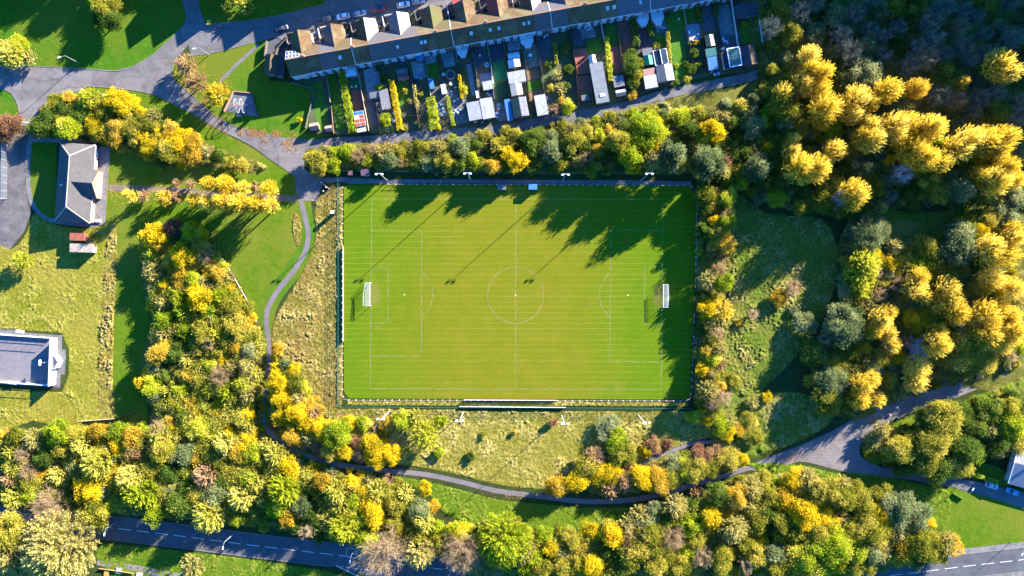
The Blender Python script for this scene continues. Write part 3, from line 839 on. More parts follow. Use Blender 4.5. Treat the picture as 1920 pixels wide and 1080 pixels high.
def twig_crown(seed, rad, hgt, z0, n=46, sub=13, leaf=0.0):
    """nearly bare crown: limbs with fans of fine twigs"""
    g = np.random.default_rng(seed)
    C, A, B_, T = [], [], [], []

    def strip(p, q, w, t):
        p = np.array(p); q = np.array(q); c = (p + q) / 2; a = (q - p) / 2
        nb_ = np.cross(a, g.normal(size=3)); nb_ /= max(np.linalg.norm(nb_), 1e-6)
        C.append(c); A.append(a); B_.append(nb_ * w); T.append(t)
    for i in range(n):
        an = g.random() * 2 * math.pi; q = rad * g.uniform(0.35, 1.0)
        tip = np.array([math.cos(an) * q, math.sin(an) * q, z0 + hgt * (1 - 0.5 * (q / rad) ** 2) * g.uniform(0.8, 1.05)])
        base = np.array([0, 0, z0 * 0.6 + hgt * 0.12]) + g.normal(size=3) * 0.15
        mid = base * 0.5 + tip * 0.5 + g.normal(size=3) * rad * 0.08
        strip(base, mid, 0.10, 0.3); strip(mid, tip, 0.055, 0.45)
        for k in range(sub):
            u = g.uniform(0.35, 1.0); p = mid + (tip - mid) * ((u - .35) / .65)
            e = p + (tip - base) / np.linalg.norm(tip - base) * rad * g.uniform(0.08, 0.26) + g.normal(size=3) * rad * 0.12
            strip(p, e, 0.032, g.uniform(0.4, 0.8))
            for j in range(2):
                e2 = p + (e - p) * g.uniform(.4, 1) + g.normal(size=3) * rad * 0.09
                strip(p + (e - p) * .5, e2, 0.024, g.uniform(0.5, 0.95))
    C = np.array(C); A = np.array(A); B_ = np.array(B_); T = np.array(T)
    C[:, 2] = np.maximum(C[:, 2], 0.2)
    return quads_to_mesh('crown', C, A, B_, T)


def cone_crown(seed, rad, hgt, z0, leaf=0.3):
    g = np.random.default_rng(seed); n = int(900 * rad * hgt / 8)
    t = g.random(n) ** 0.7; an = g.random(n) * 2 * math.pi
    r = rad * (t ** 0.9) * (0.75 + 0.3 * g.random(n)) * (1 + 0.12 * np.sin(an * 5 + t * 17))
    C = np.stack([np.cos(an) * r, np.sin(an) * r, z0 + hgt * (1 - t) + g.normal(0, .12, n)], 1)
    O = np.stack([np.cos(an), np.sin(an), np.full(n, 0.6)], 1)
    nr = unit(O + g.normal(size=(n, 3)) * .6); a = unit(np.cross(nr, g.normal(size=(n, 3)))); bb = np.cross(nr, a)
    s = leaf * g.uniform(.5, 1, n)[:, None]
    C[:, 2] = np.maximum(C[:, 2], 0.1)
    return quads_to_mesh('crown', C, a * s, bb * s * .7, np.clip(g.normal(.5, .2, n), 0, 1))


def trunk_mesh(seed, hgt, r, limbs=5, spread=0.5):
    g = random.Random(seed); b = MB()
    p = Vector((0, 0, -0.1)); q = Vector((g.uniform(-.15, .15), g.uniform(-.15, .15), hgt * 0.45))
    b.tube(p, q, r * 1.25, r * 0.8, 7)
    e = Vector((q.x + g.uniform(-.2, .2), q.y + g.uniform(-.2, .2), hgt * 0.85)); b.tube(q, e, r * 0.8, r * 0.25, 6)
    for k in range(limbs):
        an = k * 6.283 / limbs + g.uniform(-.4, .4); z = hgt * g.uniform(0.3, 0.6)
        s = Vector((0, 0, z)); t = s + Vector((math.cos(an) * spread * hgt * .5, math.sin(an) * spread * hgt * .5, hgt * g.uniform(.18, .32)))
        b.tube(s, t, r * 0.5, r * 0.12, 5)
    return b.mesh('trunk')


# crown shapes at their true sizes: (mesh, crown radius, full height)
SH = {}
for i, (rad, hh) in enumerate(((1.3, 1.9), (1.9, 3.0), (2.6, 4.8), (3.4, 6.3), (4.4, 8.0), (5.8, 10.5))):
    z0 = (0.0, 0.2, 0.8, 1.2, 1.7, 2.2)[i]
    ms = [round_crown(100 + 10 * i + v, rad, hh - z0, z0, leaf=(0.17, 0.185, 0.20, 0.22, 0.24, 0.27)[i]) for v in range(4)]
    ts = [trunk_mesh(300 + 10 * i + v, hh * 0.8, 0.05 + 0.05 * rad, 5, 0.45) for v in range(2)]
    SH[('round', i)] = (ms, ts, rad, hh)
for i, (rad, hh) in enumerate(((1.9, 5.0), (2.6, 12.0), (3.3, 15.0), (4.2, 17.0))):
    z0 = (0.4, 2.0, 3.0, 3.5)[i]
    ms = [feather_crown(500 + 10 * i + v, rad, hh - z0, z0, (0.20, 0.22, 0.235, 0.25)[i], int((80, 150, 200, 260)[i] * (.62 + .1 * v)), 44, 0.55 + .08 * (v % 3)) for v in range(6)]
    ts = [trunk_mesh(600 + 10 * i + v, hh * 0.9, 0.06 + 0.05 * rad, 7, 0.3) for v in range(2)]
    SH[('feather', i)] = (ms, ts, rad, hh)
for i, (rad, hh) in enumerate(((2.2, 4.0), (3.2, 6.3), (4.2, 8.0), (5.6, 10.5), (9.0, 15.0))):
    z0 = (0.4, 1.5, 2.0, 2.5, 3.0)[i]      # wide fans: pale ash-like crowns
    ms = [feather_crown(700 + 10 * i + v, rad, hh - z0, z0, (0.19, 0.20, 0.21, 0.23, 0.26)[i], (70, 120, 180, 300, 640)[i], 64, 1.1) for v in range(4)]
    ts = [trunk_mesh(800 + 10 * i + v, hh * 0.85, 0.06 + 0.05 * rad, 6, 0.45) for v in range(2)]
    SH[('fan', i)] = (ms, ts, rad, hh)
for i, (rad, hh) in enumerate(((1.8, 3.5), (2.8, 7.0), (4.0, 9.0), (5.6, 11.0))):
    z0 = (0.2, 1.0, 1.5, 2.0)[i]
    ms = [twig_crown(900 + 10 * i + v, rad, hh - z0, z0, (30, 50, 70, 100)[i], 14) for v in range(3)]
    ts = [trunk_mesh(950 + 10 * i + v, hh * 0.8, 0.06 + 0.05 * rad, 6, 0.5) for v in range(2)]
    SH[('twig', i)] = (ms, ts, rad, hh)
for i, (rad, hh) in enumerate(((1.2, 5.0), (2.4, 9.0))):
    ms = [cone_crown(980 + 10 * i + v, rad, hh, 0.1, 0.28) for v in range(2)]
    ts = [trunk_mesh(990 + v, hh * .8, .15, 3, .1) for v in range(2)]
    SH[('cone', i)] = (ms, ts, rad, hh)

# kind code -> crown shape, leaf colour, object name, what it looks like
KINDS = {
    'G': ('feather', 'G', 'poplar_tree', 'tall feathery golden poplar'),
    'H': ('feather', 'O', 'poplar_tree', 'tall feathery amber poplar'),
    'Y': ('round', 'Y', 'maple_tree', 'bright yellow broadleaf tree'),
    'O': ('round', 'O', 'rowan_tree', 'orange-leaved broadleaf tree'),
    'L': ('round', 'L', 'ash_tree', 'lime-green broadleaf tree'),
    'E': ('round', 'E', 'oak_tree', 'olive-green broadleaf tree'),
    'D': ('round', 'D', 'alder_tree', 'dark green broadleaf tree'),
    'S': ('round', 'S', 'willow_tree', 'clumpy grey-green willow'),
    'P': ('fan', 'P', 'ash_sapling', 'pale lime wispy tree'),
    'T': ('fan', 'T', 'birch_tree', 'thin tan-leaved tree'),
    'N': ('fan', 'L', 'aspen_tree', 'yellow-green wispy tree'),
    'B': ('twig', 'B', 'bare_tree', 'brown twiggy tree'),
    'W': ('twig', 'W', 'silver_tree', 'leafless silvery-white tree'),
    'Q': ('twig', 'Q', 'grey_tree', 'leafless grey tree'),
    'R': ('round', 'R', 'dogwood_shrub', 'crimson-leaved shrub'),
    'K': ('fan', 'K', 'cherry_tree', 'round pinkish-tan autumn tree'),
    'F': ('fan', 'A', 'lime_tree', 'round dense yellow autumn tree'),
    'C': ('cone', 'D', 'conifer', 'dark pointed conifer'),
    'A': ('feather', 'A', 'hornbeam_tree', 'upright yellow avenue tree'),
}
LEAF['W'] = leaf_mat('white_twig', [(0.20, 0.19, 0.18), (0.40, 0.38, 0.37), (0.52, 0.5, 0.5)], 0.0)
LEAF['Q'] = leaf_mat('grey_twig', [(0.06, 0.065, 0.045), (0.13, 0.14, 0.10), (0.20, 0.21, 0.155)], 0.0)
TREES = []
trng = random.Random(42)
PLURAL = {}


LANDMARKS = [(60, 970, 'near the street lamp under trees'), (20, 850, 'on the road verge side'), (150, 800, 'by the pale post fence'), (260, 900, 'midway along the road'), (330, 800, 'at the end of the mown strip'),
             (430, 960, 'near the lone street lamp'), (480, 850, 'by the shaded path bend'), (600, 960, 'facing the empty road'), (640, 890, 'along the footpath'), (690, 1020, 'by the bus stop box'), (780, 950, 'beside the green grass belt'),
             (300, 450, 'by its pointed tip'), (390, 470, 'along the low pale fence'), (290, 620, 'facing the ball court'), (400, 620, 'in its middle'), (480, 620, 'by the narrow path'), (290, 730, 'by the mown strip'), (440, 740, 'above the shaded path'),
             (900, 1020, 'opposite the bus bay'), (1060, 1000, 'by the shaded gap'), (1180, 960, 'beside the green grass belt'), (1330, 950, 'around the bright yellow tree'), (1300, 1050, 'facing the main road'), (1430, 920, 'near the track bend'),
             (1560, 930, 'below the gravel junction'), (1560, 1040, 'close to the road dashes'), (1700, 960, 'near the side road'), (1760, 1040, 'at the mown green corner'), (1660, 800, 'by the boulders'), (1680, 840, 'around the gravel junction'), (1790, 860, 'by the bungalow hedge'),
             (1850, 790, 'behind the bungalow'), (1560, 700, 'at the meadow corner'), (1600, 530, 'facing the rough meadow'), (1640, 440, 'at the grassy gap'), (1720, 580, 'around the bright yellow pair'), (1720, 670, 'by the silvery trees'), (1840, 600, 'along the poplar rows'),
             (1860, 470, 'near the trodden gap'), (1860, 690, 'along the straight track'), (1640, 760, 'above the boulders'), (1280, 300, 'by the pitch corner'), (1330, 240, 'along the side path'), (1430, 300, 'above the shaded meadow'), (1400, 180, 'near the lane end'), (1540, 150, 'at the shade edge'),
             (1540, 320, 'above the meadow edge'), (1620, 230, 'in the poplar rows'), (1620, 380, 'by the silvery bare tree'), (1720, 280, 'around the tallest poplars'), (1760, 350, 'above the grassy gap'), (1870, 280, 'by the brown clearing'), (1870, 120, 'under the hill foot'), (1700, 90, 'deep in the shade'),
             (1560, 40, 'past the last garden'), (1470, 60, 'along the last garden'), (620, 300, 'near the turning area'), (750, 290, 'opposite the red deck garden'), (880, 300, 'behind the grey dugout'), (1000, 290, 'behind the blue dugout'), (1120, 270, 'opposite the long grey garage'), (1230, 250, 'by the side path'),
             (1340, 400, 'by the pitch corner'), (1340, 520, 'behind the far goal'), (1340, 640, 'below the far goal'), (1330, 740, 'by the meadow paths'), (120, 210, 'at the barrier end'), (240, 210, 'facing the road'), (330, 260, 'facing the walk'), (450, 300, 'by the turning area')]
ALONE = set()
PATHP = np.array(spline([(578, 440), (571, 474), (549, 510), (521, 545), (502, 580), (500, 612), (503, 652), (498, 720), (490, 765), (496, 800), (530, 832), (580, 857), (640, 873), (720, 883), (800, 890), (870, 905), (930, 920), (1000, 929), (1100, 940), (1200, 935), (1290, 912), (1370, 888), (1430, 868), (1500, 842)], 16) + spline([(1200, 870), (1215, 864), (1274, 840), (1307, 830), (1360, 830), (1396, 834)], 12) + spline([(1500, 850), (1560, 830), (1600, 800), (1700, 757), (1920, 680)], 24))


def tree(px, py, r, kind, where, hs=1.0, hmax=None, grp=None):
    """crown centred on photo point (px, py), r photo pixels in radius"""
    hmul = 1.0
    if '*' in kind: kind, hm = kind.split('*'); hs *= float(hm)
    shape, leaf, name, look = KINDS[kind]
    if where != 'in the gardens behind the terrace':
        dpath = float(np.min(np.hypot(PATHP[:, 0] - px, PATHP[:, 1] - py)))
        r = min(r, max(dpath - 5.0, 7.0))
    rm = r / S * 1.07
    opts = [(k, v) for k, v in SH.items() if k[0] == shape]
    if shape == 'feather': rm *= 0.92 if kind in 'GH' else 1.0
    key, (ms, ts, rad, hh) = min(opts, key=lambda kv: abs(math.log(kv[1][2] / rm)))
    s = rm / rad; zs = s * hs if shape != 'feather' else max(0.75, min(1.15, s)) * (hs if hs < 1 else 1.0)
    height = hh * zs
    zc = height * (0.62 if shape != 'feather' else 0.72)
    p = W(px, py, zc)
    rz = trng.uniform(0, 6.283)
    if rm < 1.75:
        nm = 'bush' if shape != 'cone' else 'conifer_bush'; cat = 'bush'
        look = look.replace('tree', 'bush').replace('willow', 'willow bush').replace('poplar', 'poplar sapling').replace('shrub', 'bush')
        if 'tall ' in look: look = look.replace('tall ', 'young ')
    else:
        nm = name; cat = 'tree'
    o = empty(nm, (p.x, p.y, 0), rz)
    o.scale = (s * trng.uniform(.9, 1.12), s * trng.uniform(.9, 1.12), zs * trng.uniform(.92, 1.08)); o.rotation_euler = (trng.uniform(-.05, .05), trng.uniform(-.05, .05), rz)
    size = 'small' if r < 14.5 else ('medium-sized' if r < 21 else 'large')
    lm = min(LANDMARKS, key=lambda q: (q[0] - px) ** 2 + (q[1] - py) ** 2)
    tag(o, '%s %s %s%s' % (size, look, where, ', ' + lm[2] if where not in ALONE else ''), cat, grp or ('trees and bushes ' + where))
    v = trng.randrange(len(ms))
    link('crown', ms[v], LEAF[leaf], o)
    link('trunk', ts[v % len(ts)], BARK_W if kind in 'WT' else (BARK_G if kind == 'Q' else BARK), o)
    TREES.append((px, py, r, kind))
    return o


def block(ox, oy, sc_, where, data, hs=1.0):
    """data: 'x y r K, x y r K' in a magnified view whose corner is (ox, oy)"""
    for item in data.replace('\n', ' ').split(','):
        f = item.split()
        if len(f) != 4: continue
        x, y, r = float(f[0]) / sc_ + ox, float(f[1]) / sc_ + oy, float(f[2]) / sc_
        tree(x, y, r, f[3], where, hs)


# ---- wood between the ball court and the winding path, and along the main road
w1 = 'in the roadside wood'
block(0, 760, 3.375, w1, '''20 190 40 O,100 200 60 E,200 225 72 T,60 300 62 P,150 310 50 B,360 170 80 L,480 185 60 E,505 255 70 P,490 325 45 O,620 170 55 O,
750 170 56 L,840 200 62 O,740 270 52 Y,680 285 42 E,290 325 60 D,390 280 60 E,845 290 55 R,905 380 34 R,600 380 105 P,740 430 52 O,690 470 52 Y,820 470 90 P,
270 440 50 O,180 420 62 B,40 470 62 K,60 400 60 P,360 450 62 P,460 410 52 S,560 520 80 Y,515 545 44 O,640 560 60 S,690 630 52 L,870 560 115 N,920 620 60 S,
980 680 70 L,80 590 72 P,180 580 62 L,300 640 100 B,600 690 90 E,480 570 62 D,380 565 52 E,1000 200 80 P,1020 290 80 E,1000 130 50 B,1080 90 42 O,1160 85 52 D,
1250 150 60 L,1160 310 68 S,1250 330 52 O,1150 400 42 L,1420 250 80 P,1350 205 52 L,1560 260 60 Y,1500 310 60 O,1400 370 62 E,1300 450 82 K,1060 530 52 S,
1130 640 80 D,1080 430 60 D,1360 570 72 S,1440 430 62 E,1310 710 108 P,1500 720 52 L,1530 590 82 P,1560 480 62 L,1250 560 62 E,1410 480 60 D,1180 540 60 D,1000 520 60 E,960 400 60 E,200 500 60 E,440 500 50 D,560 440 50 D,1320 300 55 E''')
block(400, 760, 3.375, w1, '''330 250 60 P,390 330 80 P,440 540 105 N,400 640 72 L,460 720 62 O,480 400 62 Y,500 620 60 S,570 640 62 S,590 790 50 B,620 690 60 D,520 770 52 D,300 700 62 D,
620 390 80 Y,680 480 62 O,740 420 72 S,860 410 52 Y,930 450 72 Y,770 560 88 P,810 640 72 P,1040 560 80 P,880 620 62 L,1110 480 72 K,1215 560 62 P,1340 530 52 Y,
1010 680 80 Y,920 720 62 L,1030 745 52 O,815 790 90 N,960 840 72 L,1000 790 60 E,1150 640 72 E,1160 740 62 E,1190 800 60 O,1290 660 72 S,1330 740 80 P,1290 820 70 E,
1380 640 42 O,1410 780 62 L,1560 800 80 L,670 840 40 D,1080 925 140 B,1300 940 100 T,1560 940 115 B,1450 900 52 D,240 300 60 L,160 420 60 E,250 480 70 P,310 600 60 P,
700 560 50 D,690 700 52 E,560 520 50 D,940 560 52 Y,1110 580 60 E,1230 720 50 O,860 720 60 E,880 500 50 Y,180 300 60 E,560 330 60 L''')
w1b = 'standing by the allotments below the main road'; ALONE.add(w1b)
block(0, 760, 3.375, w1b, '340 925 225 T*.85,60 970 140 T*.85,50 800 110 E,1210 1010 85 T')

# ---- wood on the slope beside the mown strip
w2 = 'in the slope wood'
block(0, 240, 4, w2, '''1310 760 66 R,1430 790 72 L,1150 810 80 Y,1235 850 62 Y,1330 850 60 D,1150 950 56 L,1200 890 60 O,1490 890 62 O,1370 960 90 Y,1540 960 56 B,1280 1000 70 O,1600 1040 52 O,1130 1040 70 T''')
block(0, 500, 4, w2, '''1140 50 82 T,1350 60 80 O,1240 130 60 Y,1450 100 72 L,1530 110 60 T,1640 60 60 O,1560 50 52 Y,1330 230 82 N,1500 240 90 Y,1650 230 80 N,1220 280 72 T,1250 400 70 L,
1370 330 80 N,1460 370 52 O,1570 310 80 L,1720 300 80 E,1800 350 54 O,1400 450 72 L,1220 510 72 T,1190 650 84 O,1260 580 60 Y,1360 510 56 D,1500 480 82 E,1620 500 80 N,
1770 450 80 E,1760 620 62 O,1690 560 60 E,1560 570 62 B,1390 700 72 P,1300 660 72 D,1160 750 62 S,1240 820 60 D,1400 820 62 O,1480 750 60 E,1570 740 62 L,1650 820 80 B,
1730 760 72 T,1850 640 62 S,1850 740 72 T,1060 880 60 Y,1140 900 70 L,1150 970 60 S,1250 930 60 P,1350 930 62 L,1420 1010 60 O,1560 930 62 N,1700 960 72 N,1620 640 60 E,
1500 620 60 E,1440 580 60 E,1880 540 50 E,1800 880 70 N,1850 970 72 T,1500 860 60 E,1290 740 50 D,1640 400 60 E,1500 370 50 L,1290 340 50 E,1420 170 50 Y,1860 440 50 O,1560 180 50 E,1950 700 60 T,1980 860 60 N,1960 980 70 L,1960 1050 60 O''')
w3 = 'in the footpath thicket'
block(400, 500, 4, w3, '480 620 62 O,470 760 62 Y,600 770 54 Y,540 740 46 S,490 880 90 Y,610 880 70 E,500 970 72 Y,660 900 52 L,640 990 62 T,710 1040 60 O,560 1040 60 Y,450 690 46 Y,560 830 50 E')
block(400, 760, 3.375, w3, '''390 130 44 R,440 60 62 Y,520 40 80 Y,500 190 90 O,620 60 62 K,600 205 62 T,780 190 95 L,690 150 70 Y,660 275 52 R,740 290 60 E,830 300 60 Y,890 230 42 R,1000 260 72 Y,
1030 330 80 Y,930 310 54 K,1130 310 62 Y,580 110 60 Y,620 150 60 O''', 0.8)
w4 = 'standing alone in the dry meadow beside the pitch'; ALONE.add(w4)
block(400, 760, 3.375, w4, '1340 190 92 N,1280 80 62 P,1200 100 62 L,1110 110 50 O,1070 172 26 O,950 110 50 L,860 100 46 Y,1440 100 40 L,1430 300 32 L', 0.75)
block(800, 760, 3.375, w4, '278 325 28 D,88 300 28 L,355 190 20 E,560 170 18 O,800 110 30 R,1150 150 78 S*.55', 0.8)
w5 = 'in the shrub belt beside the short path'; ALONE.add(w5)
block(800, 760, 3.375, w5, '''820 500 92 O,950 480 72 Y,1010 400 82 E,1090 440 72 Y,1170 430 72 Y,1160 530 62 K,1250 480 72 K,1250 300 80 E,1390 290 90 Y,1520 245 62 R,1430 250 52 R,1260 370 42 R,
1310 350 46 B,1060 330 70 K,1210 250 70 L,1370 460 100 Y,1470 470 82 O,1450 390 54 K,1560 450 90 E,1570 370 60 S,1300 230 60 T,1200 190 60 L''', 0.75)
block(1100, 760, 3.375, w5, '690 400 76 E,780 390 80 E,730 320 62 R,830 300 52 K,900 340 62 E,990 345 62 Y,640 400 70 L,600 320 56 E', 0.75)
w6 = 'in the scrub where two footpaths meet'; ALONE.add(w6)
block(1100, 760, 3.375, w6, '860 130 62 L,900 170 54 Y,910 100 50 T,970 155 42 O,680 70 46 L,760 80 50 Y,1040 90 50 E,790 40 60 E,1060 200 50 E,960 210 50 L', 0.7)

# ---- wood between the green belt and the main road
w7 = 'in the big autumn wood'
block(800, 760, 3.375, w7, '''200 800 72 Y,300 800 42 E,380 790 70 K,490 850 165 N,240 930 120 B,90 880 62 E,20 920 62 B,600 910 100 T,560 780 60 E,690 950 62 L,780 890 62 Y,850 930 62 T,920 850 62 E,
960 900 52 O,1040 1030 80 Y,1150 770 62 E,1040 800 62 Y,1170 830 82 Y,1280 760 80 T,1290 840 62 B,1240 990 82 D,1350 920 80 E,1450 900 72 E,1380 740 62 S,720 1030 70 E,860 1030 70 E,960 1010 60 E,640 1040 60 L,1120 930 60 D,1180 1050 70 E,620 800 60 E,740 830 60 L,840 810 50 E''')
block(1100, 760, 3.375, w7, '''560 640 80 T,670 640 52 D,790 710 76 Y,650 770 76 L,830 570 72 D,940 570 80 O,1050 530 82 T,1030 640 62 T,1230 590 62 Y,1320 470 62 Y,1410 460 62 T,1110 650 44 Y,
930 790 98 T,920 930 46 O,1320 880 40 O,1110 850 54 Y,1380 700 90 Y,1250 760 80 E,1500 720 72 L,1480 540 88 T,1570 560 70 T,1440 790 80 E,1400 1000 100 E,1560 900 100 L,850 970 82 E,
740 960 70 B,640 930 62 L,540 830 80 B,400 820 80 E,440 890 80 E,300 920 80 E,250 990 80 E,450 1010 90 E,580 1010 72 E,1200 950 80 S,1000 1010 54 B,1080 750 70 E,1160 700 60 D,
480 730 60 D,340 700 70 T,420 650 60 S,480 560 60 E,700 560 50 K,1010 880 70 E,1080 950 70 E,1290 970 70 E,700 850 60 E,1150 560 60 E,1320 800 60 L,1500 820 60 L,600 720 50 E''')
block(1440, 760, 3.375, w7, '''170 470 62 Y,80 570 62 O,250 480 80 T,380 540 90 E,470 500 62 T,560 520 54 E,480 600 82 E,300 560 80 E,220 690 88 Y,370 720 72 Y,460 720 72 T,700 680 80 Y,600 650 72 E,
830 650 98 S,950 700 88 S,720 560 62 E,650 800 98 E,560 900 90 L,430 880 100 L,330 900 98 L,170 880 60 O,70 830 52 Y,440 985 72 Y,250 985 100 L,640 910 80 S,720 930 72 T,770 820 62 E,
830 810 80 T,860 930 70 O,815 965 52 O,1000 880 98 E,1120 870 80 T,1155 885 60 O,1040 830 60 D,900 860 60 L,540 780 80 E,320 800 80 E,180 790 70 E,940 960 60 D,780 700 60 L,620 560 50 L,540 1010 70 E,640 1020 60 E,130 980 80 E,60 1030 70 E,360 1030 60 L,1080 940 56 E''')

# ---- island of trees by the parked cars
w8 = 'in the clump by the bungalow'
block(1440, 760, 3.375, w8, '''1100 80 112 E,1000 100 72 D,1410 160 76 T,1540 130 92 L,1590 200 80 E,1040 240 108 E,940 260 90 E,830 290 90 E,1140 260 48 O,880 370 80 D,990 350 90 E,1080 400 90 D,
1200 380 80 E,1250 290 98 D,1330 310 62 L,1300 130 72 D,1450 250 72 D,1230 60 80 D,1180 170 70 D,720 160 60 T,1400 30 80 D,1520 30 80 E,1480 290 50 B''', 0.9)

# ---- wood beyond the rough meadow
block(1440, 760, 3.375, w8, '680 230 70 T,650 300 52 E,750 200 62 E,760 290 72 E', 0.45)
w9 = 'in the meadow-side wood'
block(1440, 500, 4, w9, hs=0.8, data='''690 70 118 N,700 165 100 N,790 290 98 T,560 430 140 S,640 370 82 S,180 180 52 B,320 640 90 D,306 860 52 F,490 860 110 S,440 1000 105 E,600 1010 72 E,490 720 80 E,
600 650 80 E,720 600 62 Y,730 890 100 G,810 850 90 G,850 1000 130 G,720 1000 95 G,880 390 105 G,930 340 75 G,820 470 85 G,940 510 80 G,960 600 75 G,980 680 70 Y,1110 400 88 Y,1240 390 72 L,
1140 150 105 G,1160 70 90 G,1190 220 80 G,1250 40 80 L,1390 160 110 G,1420 250 115 G,1300 290 90 G,1450 340 115 G,1300 490 90 G,1290 590 115 G,1130 590 80 W,1120 665 80 W,800 770 80 S,
850 690 72 E,1150 760 115 G*.7,1130 850 115 G*.6,1000 930 98 T*.6,940 790 62 S,1470 450 80 W,1400 640 62 Y,1500 620 130 E,1620 670 118 E,1590 400 90 G,1700 370 130 G,1760 300 90 G,1860 370 90 G,
1700 510 130 G,1860 500 125 G,1800 590 90 G,1580 490 80 G,1720 70 105 G,1870 160 98 G,1880 260 72 T,1600 150 90 E,1640 250 80 D,1820 670 72 B,1880 610 62 L,1760 630 62 E,980 60 62 Y,
960 140 72 B,870 130 62 E,1340 60 80 E,1480 60 72 S,1520 180 80 D,1100 270 62 S,900 590 70 B,1400 450 72 D,1030 480 60 D,1050 330 60 T,740 520 60 S,1010 200 60 E,1200 680 70 E,1350 700 70 E,1550 560 70 E,
650 770 70 D,560 590 70 E,400 760 60 D,1250 180 60 E,1120 950 60 E''')
block(1440, 240, 4, w9, '''740 800 118 S*.8,830 780 92 S*.8,950 890 66 T,700 900 82 E,730 1020 112 N,820 960 62 Y,1430 850 128 S,1340 920 92 S,1500 930 90 S,1600 770 72 Y,1660 780 54 Y,1800 650 90 S,1730 560 72 T,
1860 520 80 S,1680 700 72 E,1720 860 100 G,1700 950 110 G,1830 960 115 G,1870 820 90 G,1880 750 72 G,1150 1030 80 L,1250 1000 80 E,1200 900 88 E,1380 1010 80 E,1580 1020 90 D,1460 730 80 E,1560 670 62 D,1560 850 70 S,1300 830 70 E,1480 1040 70 E,1060 980 60 E,1600 930 70 E''')
w9b = 'growing in the rough meadow'; ALONE.add(w9b)
block(1200, 500, 4, w9b, '850 350 50 B,1040 240 60 O,1150 150 66 B,1240 420 84 S,740 420 32 O,1150 330 40 S,960 980 44 Y,850 1020 50 T,700 860 60 E', 0.6)

# ---- poplar wood towards the hill
w10 = 'in the poplar wood'
block(1440, 240, 4, w10, hs=1.15, data='''210 90 70 G,190 160 78 G,290 290 130 G,390 290 115 G,160 380 72 T,540 150 100 G,550 245 52 G,690 470 115 G,690 540 100 G,800 60 110 G,740 80 90 G,930 130 54 Y,880 230 62 Y,
1110 150 115 G,1200 200 115 G,1310 240 110 G,1250 305 62 T,1300 120 66 L,1480 130 115 G,1590 60 115 G,1700 70 130 G,1830 60 115 G,1760 140 110 G,1660 160 95 G,1560 250 72 Y,1850 290 115 G,
1760 390 125 G,1620 360 90 G,1890 370 90 G,1700 220 80 S,1640 460 80 E,1440 450 108 S,1400 380 80 S,1300 480 80 E,1200 400 90 E,1060 460 72 D,1000 340 80 W,700 290 86 S,560 320 72 D,480 410 80 E,
400 420 72 T,540 540 80 W,540 610 72 E,400 540 82 E,260 460 80 D,800 470 80 E,880 400 72 S,920 520 62 Q,1090 580 54 D,50 380 36 Y,90 420 60 E,20 250 62 D,640 200 62 E,830 290 62 S,1380 540 70 D,
620 640 60 D,1160 500 60 E,740 620 60 D,960 440 60 D,1080 340 60 L,1500 330 70 E,1560 500 60 D,320 600 60 D,460 590 60 D''')
block(1440, 0, 4, w10, hs=1.15, data='''350 390 90 G,470 390 62 S,340 510 95 G,430 510 105 G,280 620 95 H,440 650 80 G,140 690 95 G,60 720 72 T,350 240 72 S,250 260 52 S,250 90 80 Q,420 100 52 D,730 520 98 S,640 590 80 S,
770 575 72 S,950 640 120 G,1150 640 95 H,460 790 130 G,440 860 95 G,720 720 115 G,780 760 95 G,660 850 85 G,720 880 70 G,820 920 95 G,740 1000 85 G,1000 910 120 G,1080 900 95 G,980 1000 90 G,
1280 930 115 G,1430 960 72 S,1810 460 130 G,1740 560 100 T,1860 520 110 G,1480 610 62 H,130 820 108 E,150 900 72 S,490 960 72 L,900 790 80 S,560 600 54 D,180 600 60 E,560 980 60 D,600 920 60 E,380 960 60 E,
240 960 70 E,300 880 60 D,1180 1000 60 E,1150 880 50 S,1380 1010 60 E''')
block(1200, 200, 4, w10, hs=1.15, data='''300 70 62 L,370 180 72 D,490 170 62 O,570 190 82 Y,640 90 72 T,700 130 62 D,440 230 52 L,430 300 62 T,520 420 108 S*1.5,620 490 62 T*1.4,870 450 108 S,900 400 72 T,760 220 46 Y,850 150 80 S,
960 290 58 Y,720 420 46 L,700 370 62 D,1020 240 62 D,1090 110 72 S,440 50 62 E,1010 540 36 Y,660 560 70 E,560 300 60 D,800 330 60 D,640 260 60 D,980 160 70 D,900 240 60 E,1000 60 70 E,820 60 70 S,1080 200 60 D,1000 420 70 D,760 500 60 E,560 60 60 T,620 400 60 R,440 400 60 D,1120 480 60 E''')
w11 = 'in the shaded hill wood'
# shaded wood: bare and dark trees, spread evenly
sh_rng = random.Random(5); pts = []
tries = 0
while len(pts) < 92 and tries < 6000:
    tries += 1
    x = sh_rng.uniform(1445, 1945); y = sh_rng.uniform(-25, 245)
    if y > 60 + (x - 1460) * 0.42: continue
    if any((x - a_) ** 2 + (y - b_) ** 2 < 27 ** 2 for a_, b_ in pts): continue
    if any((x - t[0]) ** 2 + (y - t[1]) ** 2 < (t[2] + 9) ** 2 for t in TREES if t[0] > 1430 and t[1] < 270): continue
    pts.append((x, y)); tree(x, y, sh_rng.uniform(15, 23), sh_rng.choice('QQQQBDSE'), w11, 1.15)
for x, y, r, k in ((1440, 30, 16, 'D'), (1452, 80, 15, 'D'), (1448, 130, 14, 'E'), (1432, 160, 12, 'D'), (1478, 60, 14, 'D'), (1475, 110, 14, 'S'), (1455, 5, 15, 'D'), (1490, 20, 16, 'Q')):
    tree(x, y, r, k, w11)

